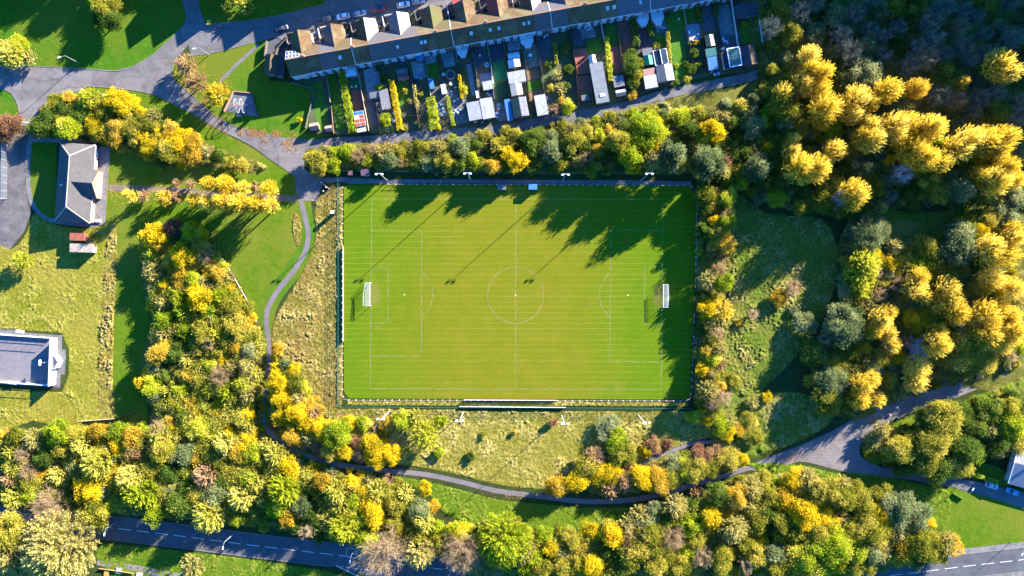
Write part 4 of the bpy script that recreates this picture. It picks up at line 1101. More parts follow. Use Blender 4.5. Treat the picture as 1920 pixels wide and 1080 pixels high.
# ---- belt between the lane and the pitch
w12 = 'in the back lane belt'
block(860, 240, 4, w12, '''100 240 62 L,250 290 62 O*1.35,180 265 52 E,380 190 62 Y*1.3,440 240 72 Y*1.5,560 290 52 D,430 60 62 E,300 120 62 E,560 100 88 D,690 70 62 S,690 165 82 S,860 100 82 E,850 20 70 T,760 260 62 E,
890 250 62 T,960 230 54 B,1010 290 62 E,1040 170 58 O,1060 50 52 L,1130 20 48 O,1190 110 90 E*1.6,1150 265 44 T,1200 210 44 L,1300 230 82 L*1.7,1310 300 54 Y*1.5,1460 250 86 T*1.5,1400 20 125 L,1480 110 62 Y,
1590 80 62 E,1600 220 100 S*1.6,1640 285 62 E*1.5,1250 50 72 D,820 180 62 D,600 230 62 D,500 150 62 D,30 140 62 S,130 120 52 D,1100 200 50 D,960 30 60 E,1320 120 60 E,1500 -20 60 Y,1550 180 60 E,940 140 60 D,350 20 50 E,180 50 50 E,240 190 50 D,80 70 46 T''', 1.0)
block(400, 240, 4, w12, '''780 270 82 E,740 230 60 E,840 200 52 T,920 190 52 L,900 265 60 L,1000 180 62 L,1020 222 34 O,1010 275 34 T,1080 205 60 B,1160 240 52 L,1200 155 52 B,1250 180 60 T,1320 250 62 S*1.5,1330 170 60 T,
1455 250 44 O,1520 262 42 L,1400 180 52 E,1480 150 50 T,1560 140 60 E,1620 250 62 S,1690 140 70 T,1740 250 72 E*1.8,1840 150 72 S*1.8,1840 270 62 D*1.8,1640 205 42 S,1250 255 50 E,1390 265 46 B,1570 200 46 E,1100 270 44 E,1740 180 46 E,1440 130 40 E,1300 130 36 T,860 290 44 E,960 250 44 E''', 0.85)
# ---- strip along the goal line
w13 = 'in the goal line strip'
block(1200, 200, 4, w13, '510 680 76 E,650 680 70 L,540 760 48 O,640 820 54 B,680 780 38 L,560 870 54 Y,650 870 66 L,600 940 72 E,640 1030 76 O,540 1040 54 E,480 760 60 D,480 930 60 D,560 640 50 B', 1.25)
block(1200, 500, 4, w13, '510 100 80 T,620 120 80 L,600 20 60 B,520 310 72 Y,620 330 84 F,540 430 62 T,580 490 54 B,520 560 52 E,500 640 52 O,540 690 62 L,470 780 54 Y,530 800 62 T,510 930 90 T,600 900 54 O,600 620 60 T,620 980 62 B,540 1020 60 B,470 220 54 D,600 740 54 K,440 640 44 E,440 480 44 D,470 1020 50 E,590 560 50 T,560 840 50 E', 1.1)

# ---- estate lawns
w14 = 'on the lawn beside the estate road'; ALONE.update((w14, 'beside the big lawn', 'beside the car park barrier', 'alone on the grass by the car park', 'leaning over the storage containers', 'in the young avenue along the paved walk', 'beyond the big lawn', 'in the gardens behind the terrace'))
block(0, 0, 4, w14, '60 400 112 P,130 340 72 L,210 425 62 T,1390 480 86 K,1470 620 96 K,1625 705 97 F,1830 25 76 P,1720 15 62 D', 0.8)
block(0, 0, 4, 'beside the big lawn', '800 50 90 E,820 150 84 D,760 120 72 D,720 15 62 L,790 100 70 E')
w15 = 'in the clubhouse thicket'
block(0, 0, 4, w15, '''345 830 48 O,400 780 62 E,520 740 62 O,660 730 88 N,620 800 62 L,540 895 52 O,480 830 72 D,380 890 72 D,300 950 80 D,490 970 100 L,570 860 72 D,640 900 62 D,700 930 72 Y,730 1010 62 E,
800 830 72 E,890 760 92 Y,960 770 62 Y,1000 815 62 N,870 955 72 O,880 1030 62 O,760 880 54 Y,1050 850 52 Y,1080 905 72 E,1150 865 62 T,1120 935 62 E,1190 1000 62 Y,1280 950 62 O,1250 1015 62 O,
1380 1020 72 Y,980 960 72 E,1020 1010 62 Y,440 900 60 E,800 960 60 E,950 880 60 E,580 960 60 E''', 0.8)
block(0, 240, 4, w15, '870 65 70 O,1000 80 62 E,1120 130 72 Y,1250 180 90 E,1210 265 52 D,1330 110 82 Y,1430 100 82 O,1420 190 72 O,1290 225 48 O,1630 210 60 D,1560 180 60 T,1720 265 60 E,1810 290 62 E,1060 40 60 Y,1180 60 60 E', 0.75)
block(0, 0, 4, 'beside the car park barrier', '60 950 92 R,15 1005 62 O', 0.8)
tree(40, 487, 20, 'N', 'alone on the grass by the car park', 0.8)
tree(171, 457, 12, 'T', 'leaning over the storage containers', 0.6)
w16 = 'in the young avenue along the paved walk'
block(0, 240, 4, w16, '1320 415 38 K,1430 420 45 K,1550 410 60 A,1660 410 66 A,950 500 52 A,1070 510 46 K,1225 520 66 F,1310 520 46 K,1430 540 60 A,1530 550 72 A,1650 560 80 A,1780 560 80 A,1890 560 80 A')
block(400, 240, 4, w16, '70 420 72 A,200 430 60 A,320 440 54 K,400 440 72 A,50 540 80 A,170 560 80 A,290 560 74 A,400 560 74 A')
# ---- smaller trees and bushes that close the gaps in the woods
def fill(poly, where, kinds, seed, gap=19.0, r0=9, r1=15, hs=0.8, cover=0.72):
    g = random.Random(seed); xs = [p[0] for p in poly]; ys = [p[1] for p in poly]; k = 0
    loc = [t for t in TREES if min(xs) - 40 < t[0] < max(xs) + 40 and min(ys) - 40 < t[1] < max(ys) + 40]
    for _ in range(4000):
        x, y = g.uniform(min(xs), max(xs)), g.uniform(min(ys), max(ys))
        if not inside(np.array([x]), np.array([y]), poly)[0]: continue
        if any((x - t[0]) ** 2 + (y - t[1]) ** 2 < (t[2] * cover + 6) ** 2 for t in loc): continue
        r = g.uniform(r0, r1); tree(x, y, r, g.choice(kinds), where, hs); loc.append((x, y, r, '')); k += 1


fill([(270, 430), (330, 420), (372, 430), (425, 505), (470, 590), (490, 640), (488, 760), (495, 815), (300, 800), (275, 700), (288, 600), (268, 500)], w2, 'LEPNTOYE', 1)
fill([(-10, 815), (150, 808), (300, 795), (500, 825), (640, 885), (740, 905), (810, 960), (815, 1010), (700, 1020), (560, 1000), (300, 965), (-10, 930)], w1, 'LEPNTOSEK', 2)
fill([(830, 1005), (1000, 1000), (1110, 1000), (1240, 960), (1320, 925), (1420, 892), (1560, 900), (1680, 925), (1745, 985), (1755, 1045), (1640, 1065), (1500, 1090), (1000, 1090), (900, 1050)], w7, 'LEETSYEB', 3)
fill([(575, 285), (740, 270), (900, 258), (1000, 244), (1100, 226), (1225, 198), (1265, 215), (1285, 300), (1278, 318), (1000, 318), (600, 314)], w12, 'EELTDSB', 4, 16, 7, 12, 0.7)
fill([(1590, 430), (1640, 470), (1760, 440), (1910, 400), (1910, 690), (1800, 715), (1700, 735), (1610, 775), (1535, 735), (1530, 670), (1575, 560)], w9, 'ESSTBEY', 5, 19, 10, 16, 1.0)
fill([(1300, 215), (1440, 170), (1500, 150), (1700, 210), (1910, 260), (1910, 365), (1700, 385), (1560, 395), (1440, 380), (1370, 345), (1305, 325)], w10, 'ESSDTEL', 6, 19, 10, 17, 1.2)
fill([(1312, 345), (1366, 362), (1370, 500), (1350, 600), (1360, 700), (1338, 760), (1306, 762), (1310, 600)], w13, 'ETLBD', 7, 15, 7, 11, 0.7)
fill([(515, 670), (560, 705), (610, 775), (700, 795), (735, 855), (640, 855), (560, 838), (516, 800)], w3, 'YLOKT', 8, 15, 7, 12, 0.7)
fill([(1640, 850), (1650, 830), (1720, 795), (1800, 760), (1915, 740), (1915, 830), (1830, 845), (1790, 885), (1690, 878)], w8, 'EDDE', 9)
fill([(80, 215), (115, 190), (200, 180), (260, 198), (340, 250), (370, 300), (300, 310), (200, 268), (95, 245)], w15, 'EDYOL', 10, 15, 8, 12, 0.7)
# ---- leafy thicket under and between the crowns: nobody could count it
def thicket(poly, cols, seed, top=3.4, vary=2.0, dens=13.0, leaf=0.24):
    wp = [(W(x, y, top * .7).x, W(x, y, top * .7).y) for x, y in poly]; g = np.random.default_rng(seed)
    xs = [p[0] for p in wp]; ys = [p[1] for p in wp]
    n = int((max(xs) - min(xs)) * (max(ys) - min(ys)) * dens)
    x = g.uniform(min(xs), max(xs), n); y = g.uniform(min(ys), max(ys), n)
    keep = inside(x, y, wp)
    pd = np.full(n, 99.0); pw = np.stack([(PATHP[:, 0] - 960) / S, (540 - PATHP[:, 1]) / S], 1)
    for q in pw[::2]: pd = np.minimum(pd, np.hypot(x - q[0], y - q[1]))
    keep &= pd > 1.6
    h = vnoise(x, y, 4.5, seed) * .6 + vnoise(x, y, 1.9, seed + 1) * .4
    keep &= h > .3
    x, y, h, pd = x[keep], y[keep], h[keep], pd[keep]; n = len(x)
    z = (top - vary + 2 * vary * h) * np.clip((pd - 1.0) / 3.0, .25, 1) * (1 - .45 * g.random(n) ** 2)
    C = np.stack([x, y, np.maximum(z, .2)], 1)
    nr = unit(g.normal(size=(n, 3))); a = unit(np.cross(nr, g.normal(size=(n, 3)))); bb = np.cross(nr, a)
    s_ = leaf * g.uniform(.5, 1, n)[:, None]
    t = np.clip(vnoise(x, y, 3.2, seed + 5) * .9 + .05 + g.normal(0, .12, n), 0, 1)
    o = link('undergrowth', quads_to_mesh('undergrowth', C, a * s_, bb * s_ * .7, t), cols)
    tag(o, kind='stuff')


TH_A = leaf_mat('thicket_autumn', [(0.18, 0.20, 0.025), (0.32, 0.33, 0.04), (0.44, 0.42, 0.06), (0.54, 0.46, 0.07), (0.44, 0.42, 0.14)])
TH_B = leaf_mat('thicket_olive', [(0.08, 0.11, 0.02), (0.17, 0.18, 0.03), (0.27, 0.24, 0.05), (0.34, 0.27, 0.06)])
thicket([(272, 432), (330, 422), (372, 430), (425, 505), (470, 590), (488, 640), (486, 760), (495, 815), (300, 800), (275, 700), (290, 600), (270, 500)], TH_A, 41, 4.0, 2.0, 19.0)
thicket([(-20, 818), (150, 812), (300, 797), (500, 828), (640, 887), (740, 907), (805, 960), (812, 1005), (700, 1012), (560, 990), (300, 955), (-20, 925)], TH_A, 42, 4.2, 2.0, 19.0)
thicket([(840, 1008), (1000, 1004), (1110, 1004), (1240, 965), (1320, 930), (1420, 896), (1560, 903), (1680, 930), (1740, 985), (1748, 1040), (1640, 1058), (1500, 1085), (1000, 1085), (920, 1050)], TH_A, 43, 4.2, 2.0, 19.0)
thicket([(580, 287), (740, 273), (900, 261), (1000, 247), (1100, 229), (1225, 200), (1262, 215), (1282, 300), (1275, 314), (1000, 314), (600, 312)], TH_B, 44, 2.4, 1.4)
thicket([(1592, 440), (1640, 475), (1760, 445), (1930, 405), (1930, 670), (1800, 708), (1700, 728), (1610, 768), (1540, 732), (1535, 675), (1578, 560)], TH_B, 45, 4.2, 2.4)
thicket([(1300, 215), (1440, 175), (1480, 100), (1560, 60), (1700, 130), (1930, 200), (1930, 365), (1700, 383), (1560, 392), (1440, 376), (1370, 342), (1305, 322)], TH_B, 46, 4.6, 2.4)
thicket([(1314, 348), (1364, 364), (1368, 500), (1348, 600), (1358, 700), (1336, 758), (1308, 758), (1312, 600)], TH_A, 47, 2.0, 1.2)
thicket([(518, 672), (560, 707), (608, 775), (698, 797), (730, 853), (640, 852), (560, 836), (518, 800)], TH_A, 48, 1.9, 1.2)
thicket([(1650, 845), (1660, 832), (1720, 800), (1800, 765), (1920, 745), (1920, 828), (1830, 842), (1790, 882), (1690, 874)], TH_B, 49, 3.4, 1.8)
thicket([(84, 217), (116, 192), (200, 182), (260, 200), (340, 252), (368, 298), (300, 306), (200, 265), (98, 244)], TH_B, 50, 2.2, 1.2)
thicket([(1110, 905), (1180, 885), (1240, 860), (1330, 843), (1400, 855), (1370, 875), (1280, 900), (1190, 918), (1110, 920)], TH_A, 51, 1.8, 1.0)
# ---- trees out of the frame whose shade falls on the lawns and the street
for x, y, r, k, hs in ((70, -70, 26, 'E', 1.1), (120, -95, 26, 'E', 1.2), (160, -60, 24, 'D', 1.2), (205, -105, 26, 'E', 1.3), (232, -60, 22, 'L', 1.2), (275, -110, 26, 'E', 1.4), (318, -140, 28, 'D', 1.4), (370, -150, 28, 'E', 1.4), (15, -35, 22, 'L', 1.0), (425, -150, 28, 'E', 1.4), (480, -150, 28, 'D', 1.4), (-30, -60, 26, 'E', 1.1)):
    tree(x, y, r, k, 'beyond the big lawn', hs)

# ---------------------------------------------------------------- building materials
tile_tan = M('brown_roof_tile', (0.125, 0.08, 0.042), (0.078, 0.05, 0.027), 1.4, 0.95, 0.05, c3=(0.13, 0.105, 0.06))
tile_dun = M('mossy_roof_tile', (0.115, 0.082, 0.044), (0.08, 0.062, 0.032), 1.0, 0.95, 0.05, c3=(0.085, 0.085, 0.035))
slate = M('grey_slate', (0.095, 0.084, 0.083), (0.078, 0.07, 0.07), 1.2, 0.6, 0.2)
slate_blue = M('blue_slate', (0.10, 0.10, 0.115), (0.08, 0.082, 0.095), 1.2, 0.6, 0.25)
white_roof = M('white_roof_sheet', (0.28, 0.265, 0.245), (0.20, 0.19, 0.18), 0.8, 0.7)
red_roof = M('red_roof', (0.20, 0.035, 0.03), (0.14, 0.03, 0.03), 1.2, 0.7)
ridge_m = M('ridge_tile', (0.30, 0.17, 0.10), (0.22, 0.13, 0.08), 2.0, 0.8)
render_w = M('pale_render', (0.50, 0.46, 0.40), (0.40, 0.37, 0.33), 0.7, 0.9)
stone_w = M('grey_stone', (0.135, 0.115, 0.095), (0.085, 0.073, 0.062), 1.5, 0.95, bump=0.5)
brick_w = M('pink_brick', (0.40, 0.20, 0.13), (0.30, 0.15, 0.10), 2.0, 0.9)
white_p = M('white_paint', (0.78, 0.77, 0.75), (0.68, 0.67, 0.66), 1.0, 0.5)
pvc = M('white_frame', (0.80, 0.80, 0.80), (0.74, 0.74, 0.75), 1.0, 0.35, 0.5)
glass = M('dark_glass', (0.03, 0.04, 0.055), (0.02, 0.025, 0.035), 0.6, 0.08, 0.7)
glass_roof = M('pale_roof_glazing', (0.48, 0.53, 0.56), (0.36, 0.42, 0.48), 0.8, 0.25, 0.5)
timber = M('fence_timber', (0.26, 0.17, 0.09), (0.17, 0.11, 0.06), 1.5, 0.9, bump=0.4)
timber_pale = M('pale_fence', (0.42, 0.34, 0.25), (0.30, 0.25, 0.19), 1.5, 0.9)
timber_dark = M('dark_fence', (0.09, 0.065, 0.045), (0.055, 0.04, 0.03), 1.5, 0.9)
timber_grey = M('weathered_timber', (0.26, 0.25, 0.25), (0.17, 0.165, 0.165), 2.0, 0.95)
deck_red = M('red_decking', (0.30, 0.09, 0.055), (0.21, 0.065, 0.045), 2.0, 0.8)
deck_brown = M('brown_decking', (0.20, 0.12, 0.06), (0.12, 0.075, 0.04), 1.5, 0.85)
patio_blue = M('slate_patio', (0.22, 0.23, 0.245), (0.14, 0.145, 0.16), 1.2, 0.8, c3=(0.28, 0.28, 0.28))
patio_grey = M('grey_patio', (0.19, 0.18, 0.175), (0.11, 0.105, 0.105), 0.9, 0.9, c3=(0.10, 0.085, 0.07))
patio_dark = M('dark_yard', (0.10, 0.10, 0.105), (0.055, 0.053, 0.055), 1.0, 0.9)
turf_fake = M('artificial_turf', (0.015, 0.16, 0.05), (0.012, 0.13, 0.04), 2.5, 0.95)
soil = M('garden_soil', (0.10, 0.085, 0.05), (0.055, 0.06, 0.03), 1.2, 0.95, c3=(0.06, 0.10, 0.03))
metal_w = M('white_steel', (0.70, 0.70, 0.71), (0.62, 0.62, 0.64), 1.0, 0.45, 0.5)
metal_g = M('grey_steel', (0.30, 0.31, 0.32), (0.24, 0.25, 0.26), 1.0, 0.5, 0.5)
metal_green = M('green_steel', (0.015, 0.10, 0.08), (0.012, 0.08, 0.065), 1.0, 0.5, 0.4)
black_m = M('black_rubber', (0.018, 0.018, 0.02), (0.012, 0.012, 0.013), 1.0, 0.7)
rust = M('rusty_sheet', (0.34, 0.10, 0.04), (0.24, 0.075, 0.035), 1.8, 0.9)
terracotta = M('terracotta_sheet', (0.36, 0.20, 0.15), (0.28, 0.16, 0.12), 1.2, 0.8)
green_sheet = M('green_sheet', (0.03, 0.28, 0.12), (0.03, 0.24, 0.10), 1.0, 0.6)
teal_sheet = M('teal_felt', (0.03, 0.13, 0.12), (0.025, 0.10, 0.095), 1.0, 0.7)
blue_sheet = M('blue_sheet', (0.05, 0.17, 0.34), (0.04, 0.13, 0.27), 1.2, 0.5)
felt_dark = M('dark_roof_felt', (0.05, 0.05, 0.056), (0.034, 0.034, 0.04), 1.0, 0.85)
felt_olive = M('olive_roof_felt', (0.14, 0.14, 0.07), (0.11, 0.11, 0.06), 1.0, 0.9)
felt_grey = M('grey_roof_felt', (0.17, 0.165, 0.165), (0.12, 0.12, 0.125), 0.7, 0.8)


def corr(name, c1, c2, ang, pitch=0.35):
    """ribbed sheet roofing"""
    m, nt, out = new_mat(name); p = pos(nt)
    mp = N(nt, 'ShaderNodeMapping'); mp.inputs['Rotation'].default_value = (0, 0, ang); nt.links.new(p, mp.inputs['Vector'])
    wv = N(nt, 'ShaderNodeTexWave', bands_direction='X'); wv.inputs['Scale'].default_value = 0.314 / pitch; nt.links.new(mp.outputs[0], wv.inputs['Vector'])
    c = ramp(nt, [(0.3, c1), (0.7, c2)]); nt.links.new(noise(nt, p, 0.7, 5, 0.65), c.inputs[0])
    g = ramp(nt, [(0.0, (0.8,) * 3), (1.0, (1.1,) * 3)]); nt.links.new(wv.outputs['Fac'], g.inputs[0])
    surf(nt, out, mixc(nt, 1.0, c.outputs[0], g.outputs[0], 'MULTIPLY'), 0.6, 0.35, wv.outputs['Fac'], 0.35, 0.05)
    MATS[name] = m
    return m


TH = R(10.4)                     # the terrace runs at this angle
corr_white = corr('white_corrugated', (0.40, 0.40, 0.395), (0.25, 0.25, 0.26), -TH)
corr_grey = corr('grey_corrugated', (0.30, 0.31, 0.33), (0.21, 0.22, 0.235), -TH)
corr_long = corr('long_grey_corrugated', (0.19, 0.20, 0.21), (0.12, 0.13, 0.14), -TH)

# ---------------------------------------------------------------- the terrace
P0 = W(534, 112, 8.6); P0.z = 0
dU = Vector((math.cos(TH), math.sin(TH), 0)); dV = Vector((-math.sin(TH), math.cos(TH), 0))
HW = 5.26                        # house width
RZ, EZ, DV = 8.6, 5.25, 4.05     # ridge, eaves, half depth


def hp(u, v, z=0.0): return P0 + dU * u + dV * v + Vector((0, 0, z))


def slab(b, pts, th=0.13):
    """thin roof slab: four upper points, thickness downwards"""
    i = len(b.v); n = len(pts)
    b.v += [tuple(p) for p in pts] + [(p[0], p[1], p[2] - th) for p in pts]
    b.f.append(tuple(range(i, i + n))); b.f.append(tuple(range(i + 2 * n - 1, i + n - 1, -1)))
    for k in range(n):
        k2 = (k + 1) % n
        b.f.append((i + k, i + n + k, i + n + k2, i + k2))
    b.mi += [b.cur] * (n + 2)
    return b


def win_mesh(w, h, proud=0.07, t=0.13):
    b = MB()
    b.box((-(w - t) / 2, -proud / 2, h / 2), (t, proud, h)); b.box(((w - t) / 2, -proud / 2, h / 2), (t, proud, h))
    b.box((0, -proud / 2, h - t / 2), (w - 2 * t, proud, t)); b.box((0, -0.12, 0.03), (w + 0.2, 0.24, 0.10))
    b.box((0, -proud / 2 + .005, h * 0.55), (w - 2 * t, proud * .7, 0.06)); b.box((0, -proud / 2 + .008, h / 2 + .04), (0.06, proud * .6, h - 2 * t - .02))
    f = b.mesh('window')
    p = MB().box((0, -0.015, h / 2), (w - 2 * t, 0.02, h - 2 * t)).mesh('pane')
    return f, p


WIN_U = win_mesh(1.25, 1.5, .1, .2); WIN_L = win_mesh(1.5, 1.5, .1, .2); DOOR = win_mesh(1.1, 2.2, .1, .18)
# shared wall, roof and wing meshes
WALL = {}


def add_box_mesh(name, c, s): return MB().box(c, s).mesh(name)


def house_wall():
    b = MB(); i = 0
    a0, a1 = 0.004, HW - 0.004
    prof = [(-DV, 0), (DV, 0), (DV, EZ - .1), (0, RZ - .22), (-DV, EZ - .1)]
    b.v = [(a0, v, z) for v, z in prof] + [(a1, v, z) for v, z in prof]
    b.f = [(4, 3, 2, 1, 0), (5, 6, 7, 8, 9)] + [(k, (k + 1) % 5, 5 + (k + 1) % 5, 5 + k) for k in range(5)]
    b.mi = [0] * 7
    return b.mesh('wall')


def wing(mirror):
    """half of a paired back wing against one party line; mirror=1: line at u=HW, 0: at u=0"""
    wl, wr, wv0, wv1 = 3.15, 0.003, DV + 0.003, 8.8
    z_r, z_e = 7.55, 4.75
    f = (lambda u: HW - u) if mirror else (lambda u: u)
    b = MB()
    prof = [(wr, 0), (wl, 0), (wl, z_e - .08), (wr, z_r - .1)]
    b.v = [(f(u), wv0, z) for u, z in prof] + [(f(u), wv1, z) for u, z in prof]
    b.f = [(0, 1, 2, 3), (7, 6, 5, 4)] + [(k, 4 + k, 4 + (k + 1) % 4, (k + 1) % 4) for k in range(4)]
    b.mi = [0] * 6
    w = b.mesh('wing_wall')
    # roof slab cut by the main slope
    k = (RZ - EZ) / (DV + .3)
    v_r = (RZ - z_r) / k - .1; v_e = (RZ - z_e) / k - .1
    b = MB(); slab(b, [(f(0.004), v_r, z_r), (f(0.004), wv1 + .2, z_r), (f(wl + .22), wv1 + .2, z_e - .15), (f(wl + .22), v_e, z_e - .15)])
    r = b.mesh('wing_roof')
    return w, r


H_WALL = house_wall(); WING = [wing(0), wing(1)]
ov = 0.3
b = MB(); slab(b, [(.008, 0, RZ), (HW - .008, 0, RZ), (HW - .008, -(DV + ov), EZ), (.008, -(DV + ov), EZ)]); SLOPE_R = b.mesh('roof')
b = MB(); slab(b, [(.008, 0.002, RZ), (HW - .008, 0.002, RZ), (HW - .008, DV + ov, EZ), (.008, DV + ov, EZ)]); SLOPE_F = b.mesh('roof')
RIDGE = MB().box((HW / 2, 0, RZ + .03), (HW - .02, 0.3, 0.14)).mesh('ridge')
GUTTER = MB().box((HW / 2, -(DV + ov + .08), EZ - .06), (HW - .03, 0.13, 0.11)).mesh('gutter')
DOWNPIPE = MB().tube((0.12, -DV - .07, 0), (0.12, -DV - .07, EZ - .15), .045, n=6).mesh('downpipe')
b = MB(); k_ = (RZ - EZ) / (DV + ov)
slab(b, [(-.13, 0, RZ + .16), (.13, 0, RZ + .16), (.13, -(DV + ov + .05), EZ + .12), (-.13, -(DV + ov + .05), EZ + .12)], .3)
slab(b, [(-.13, 0, RZ + .16), (.13, 0, RZ + .16), (.13, DV + ov + .05, EZ + .12), (-.13, DV + ov + .05, EZ + .12)], .3); PARAPET = b.mesh('parapet')
CHIM = MB().box((0, 0, RZ + .45), (1.0, .62, 1.7)).box((0, 0, RZ + 1.36), (1.14, .76, .14)).mesh('chimney')
POT = MB().tube((0, 0, RZ + 1.43), (0, 0, RZ + 1.85), .15, .12, 8).mesh('chimney_pot')
SKY_F = MB().box((0, 0, 0), (.9, 1.15, .10)).mesh('skylight'); SKY_P = MB().box((0, 0, .055), (.70, .95, .02)).mesh('pane')
YW_SIDE = MB().box((0.0, (DV + 10.6) / 2, .85), (.22, 10.6 - DV - .02, 1.7)).mesh('yard_wall')
YW_BACK = MB().box((HW / 2 - .65, 10.72, .8), (HW - 1.5, .22, 1.6)).mesh('yard_wall')
YARD = MB().poly([(0.02, DV, .112), (HW - .02, DV, .112), (HW - .02, 10.6, .112), (.02, 10.6, .112)]).mesh('yard')

slates = {2: slate, 5: slate, 6: slate, 7: slate, 15: slate, 16: slate, 20: slate_blue, 21: slate_blue, 22: slate_blue, 23: slate_blue, 24: slate_blue, 25: slate_blue}
wing_m = {3: tile_tan, 5: white_roof, 7: white_roof, 15: white_roof, 2: slate, 6: slate_blue, 12: red_roof, 16: slate}
chimneys = {1: .0, 4: 0, 12: 0, 18: 0, 22: 0, 9: 0}
skyl = {3: [(1.0, -1)], 8: [(0.7, -1), (1.9, -1)], 11: [(.8, -1)], 12: [(1.6, -1), (4.4, -1)], 14: [(1.8, -1), (3.4, -1)], 19: [(2.2, -1), (4.3, -1)], 21: [(2.2, -1)], 6: [(3.6, -1)]}
roofw = {id(tile_tan): 'brown tiled', id(tile_dun): 'mossy brown tiled', id(slate): 'grey slate', id(slate_blue): 'blue-grey slate'}
yard_mats = [patio_dark, patio_grey, patio_dark, soil]
NH = 28
for k in range(NH):
    p = hp(k * HW, 0)
    h = empty('terraced_house', p, TH)
    rm_ = slates.get(k, tile_tan if k % 3 else tile_dun)
    wm = wing_m.get(k, rm_ if k not in slates else tile_tan)
    extra = []
    if k in wing_m and wm is white_roof: extra.append('white back wing roof')
    if k in wing_m and wm is red_roof: extra.append('dark red back wing roof')
    if k in chimneys: extra.append('chimney on the ridge')
    if k in skyl: extra.append('%s roof window%s' % (('one', 'two')[len(skyl[k]) - 1], '' if len(skyl[k]) == 1 else 's'))
    if k == 0: extra = ['solar panels at the open end of the terrace']
    lab = 'terraced house with %s roof' % roofw[id(rm_)]
    if extra: lab += ' and ' + ', '.join(extra[:2])
    else: lab = 'plain ' + lab + ' in the long terrace'
    if len(lab.split()) > 16: lab = ' '.join(lab.split()[:16]).rstrip(',')
    tag(h, lab, 'house', 'terraced houses')
    link('wall', H_WALL, stone_w if k % 7 else render_w, h)
    link('roof', SLOPE_R, rm_, h)
    rf = link('roof', SLOPE_F, rm_, h)
    link('ridge', RIDGE, ridge_m, h); link('gutter', GUTTER, pvc if k % 3 else metal_g, h); link('downpipe', DOWNPIPE, pvc, h)
    ww, wr = WING[1 if k % 2 == 0 else 0]
    link('wing_wall', ww, render_w if k % 3 else stone_w, h); link('wing_roof', wr, wm, h)
    for u, z, (fm, pm) in ((1.25, 3.3, WIN_U), (3.95, 3.3, WIN_U), (1.35, .75, WIN_L), (3.9, .1, DOOR)):
        nm = 'door' if fm is DOOR[0] else 'window'
        f_ = link(nm, fm, pvc if (k + int(u)) % 6 else M('painted_frame', (.25, .16, .1), None), h, (u, -DV - .004, z))
        link('pane', pm, glass, f_)
    if k in (4, 10, 16, 22): link('parapet', PARAPET, render_w, h)
    if k in chimneys:
        ch = link('chimney', CHIM, brick_w, h, (0.55, 0, 0))
        for e in (-.28, .28): link('chimney_pot', POT, terracotta, ch, (e, 0, 0))
    for u, sgn in skyl.get(k, []):
        v = sgn * 1.9; zz = RZ - k_ * 1.9 + .05
        o = link('skylight', SKY_F, metal_w if k in (3, 11, 19) else metal_g, h, (u, v, zz)); o.rotation_euler = (math.atan(k_) * (-sgn), 0, 0)
        link('pane', SKY_P, glass_roof, o)
    if k == 0:
        for i in range(4):
            for j in range(2):
                if (i, j) == (3, 1): continue
                v = 0.85 + j * 1.5; zz = RZ - k_ * v + .07
                o = link('solar_panel', add_box_mesh('solar_panel', (0, 0, 0), (1.0, 1.7, .05)), metal_w, h, (.65 + i * 1.12, v + .1, zz)); o.rotation_euler = (-math.atan(k_), 0, 0)
                link('pane', add_box_mesh('pane', (0, 0, .03), (.84, 1.5, .02)), M('solar_cell', (.05, .07, .13), (.035, .05, .1), 2, .2, .6), o)
    link('yard', YARD, yard_mats[k % 4], h)
    if k % 2 == 0: link('yard_wall', YW_SIDE, render_w if k % 4 else stone_w, h)
    link('yard_wall', YW_BACK, render_w if k % 4 == 2 else stone_w, h, (0 if k % 2 else .5, 0, 0))
# red lean-to behind one wing
b = MB(); b.prism([hp(10 * HW + 2.2, 9.95).to_2d(), hp(11 * HW, 9.95).to_2d(), hp(11 * HW, 12.0).to_2d(), hp(10 * HW + 2.2, 12.0).to_2d()], 0, 2.5)
rt = empty('lean_to_shed', hp(10 * HW + 3.7, 11)); tag(rt, 'red-roofed lean-to shed against a back wing', 'shed')
b.build('wall', stone_w, rt)
MB().prism([hp(10 * HW + 2.0, 9.96).to_2d(), hp(11 * HW + .1, 9.96).to_2d(), hp(11 * HW + .1, 12.2).to_2d(), hp(10 * HW + 2.0, 12.2).to_2d()], 2.51, 2.65).build('roof', M('bright_red_roof', (.40, .06, .05), None, 1.0), rt)
# wheelie bins in the yards
binm = [MB().box((0, 0, .5), (.55, .6, 1.0)).mesh('body'), MB().box((0, .03, 1.05), (.6, .7, .1)).mesh('lid')]
bin_cols = [M('bin_green', (.03, .10, .04), None), M('bin_blue', (.03, .08, .22), None), M('bin_black', (.02, .02, .022), None), M('bin_brown', (.12, .07, .04), None)]
bn = ['dark green', 'blue', 'black', 'brown']
brng = random.Random(3)
for k in range(0, 15):
    for j in range(2 + k % 2):
        c = (k + j * 2) % 4
        o = empty('wheelie_bin', hp(k * HW + (brng.uniform(.5, 1.7) if k % 2 == 0 else brng.uniform(3.5, 4.7)), 5.0 + j * 1.7 + brng.random(), .112), TH + brng.uniform(-.3, .3))
        tag(o, '%s wheelie bin in a back yard behind the terrace' % bn[c], 'bin', 'bins in the back yards')
        link('body', binm[0], bin_cols[c], o); link('lid', binm[1], bin_cols[c], o)

# ---------------------------------------------------------------- garden plots, fences, sheds
EX = (math.cos(TH), -math.sin(TH)); EY = (math.sin(TH), math.cos(TH))


def rect(cx, cy, w, h):
    return [(cx + EX[0] * a + EY[0] * c, cy + EX[1] * a + EY[1] * c) for a, c in ((-w / 2, -h / 2), (w / 2, -h / 2), (w / 2, h / 2), (-w / 2, h / 2))]


zp = [0.014]


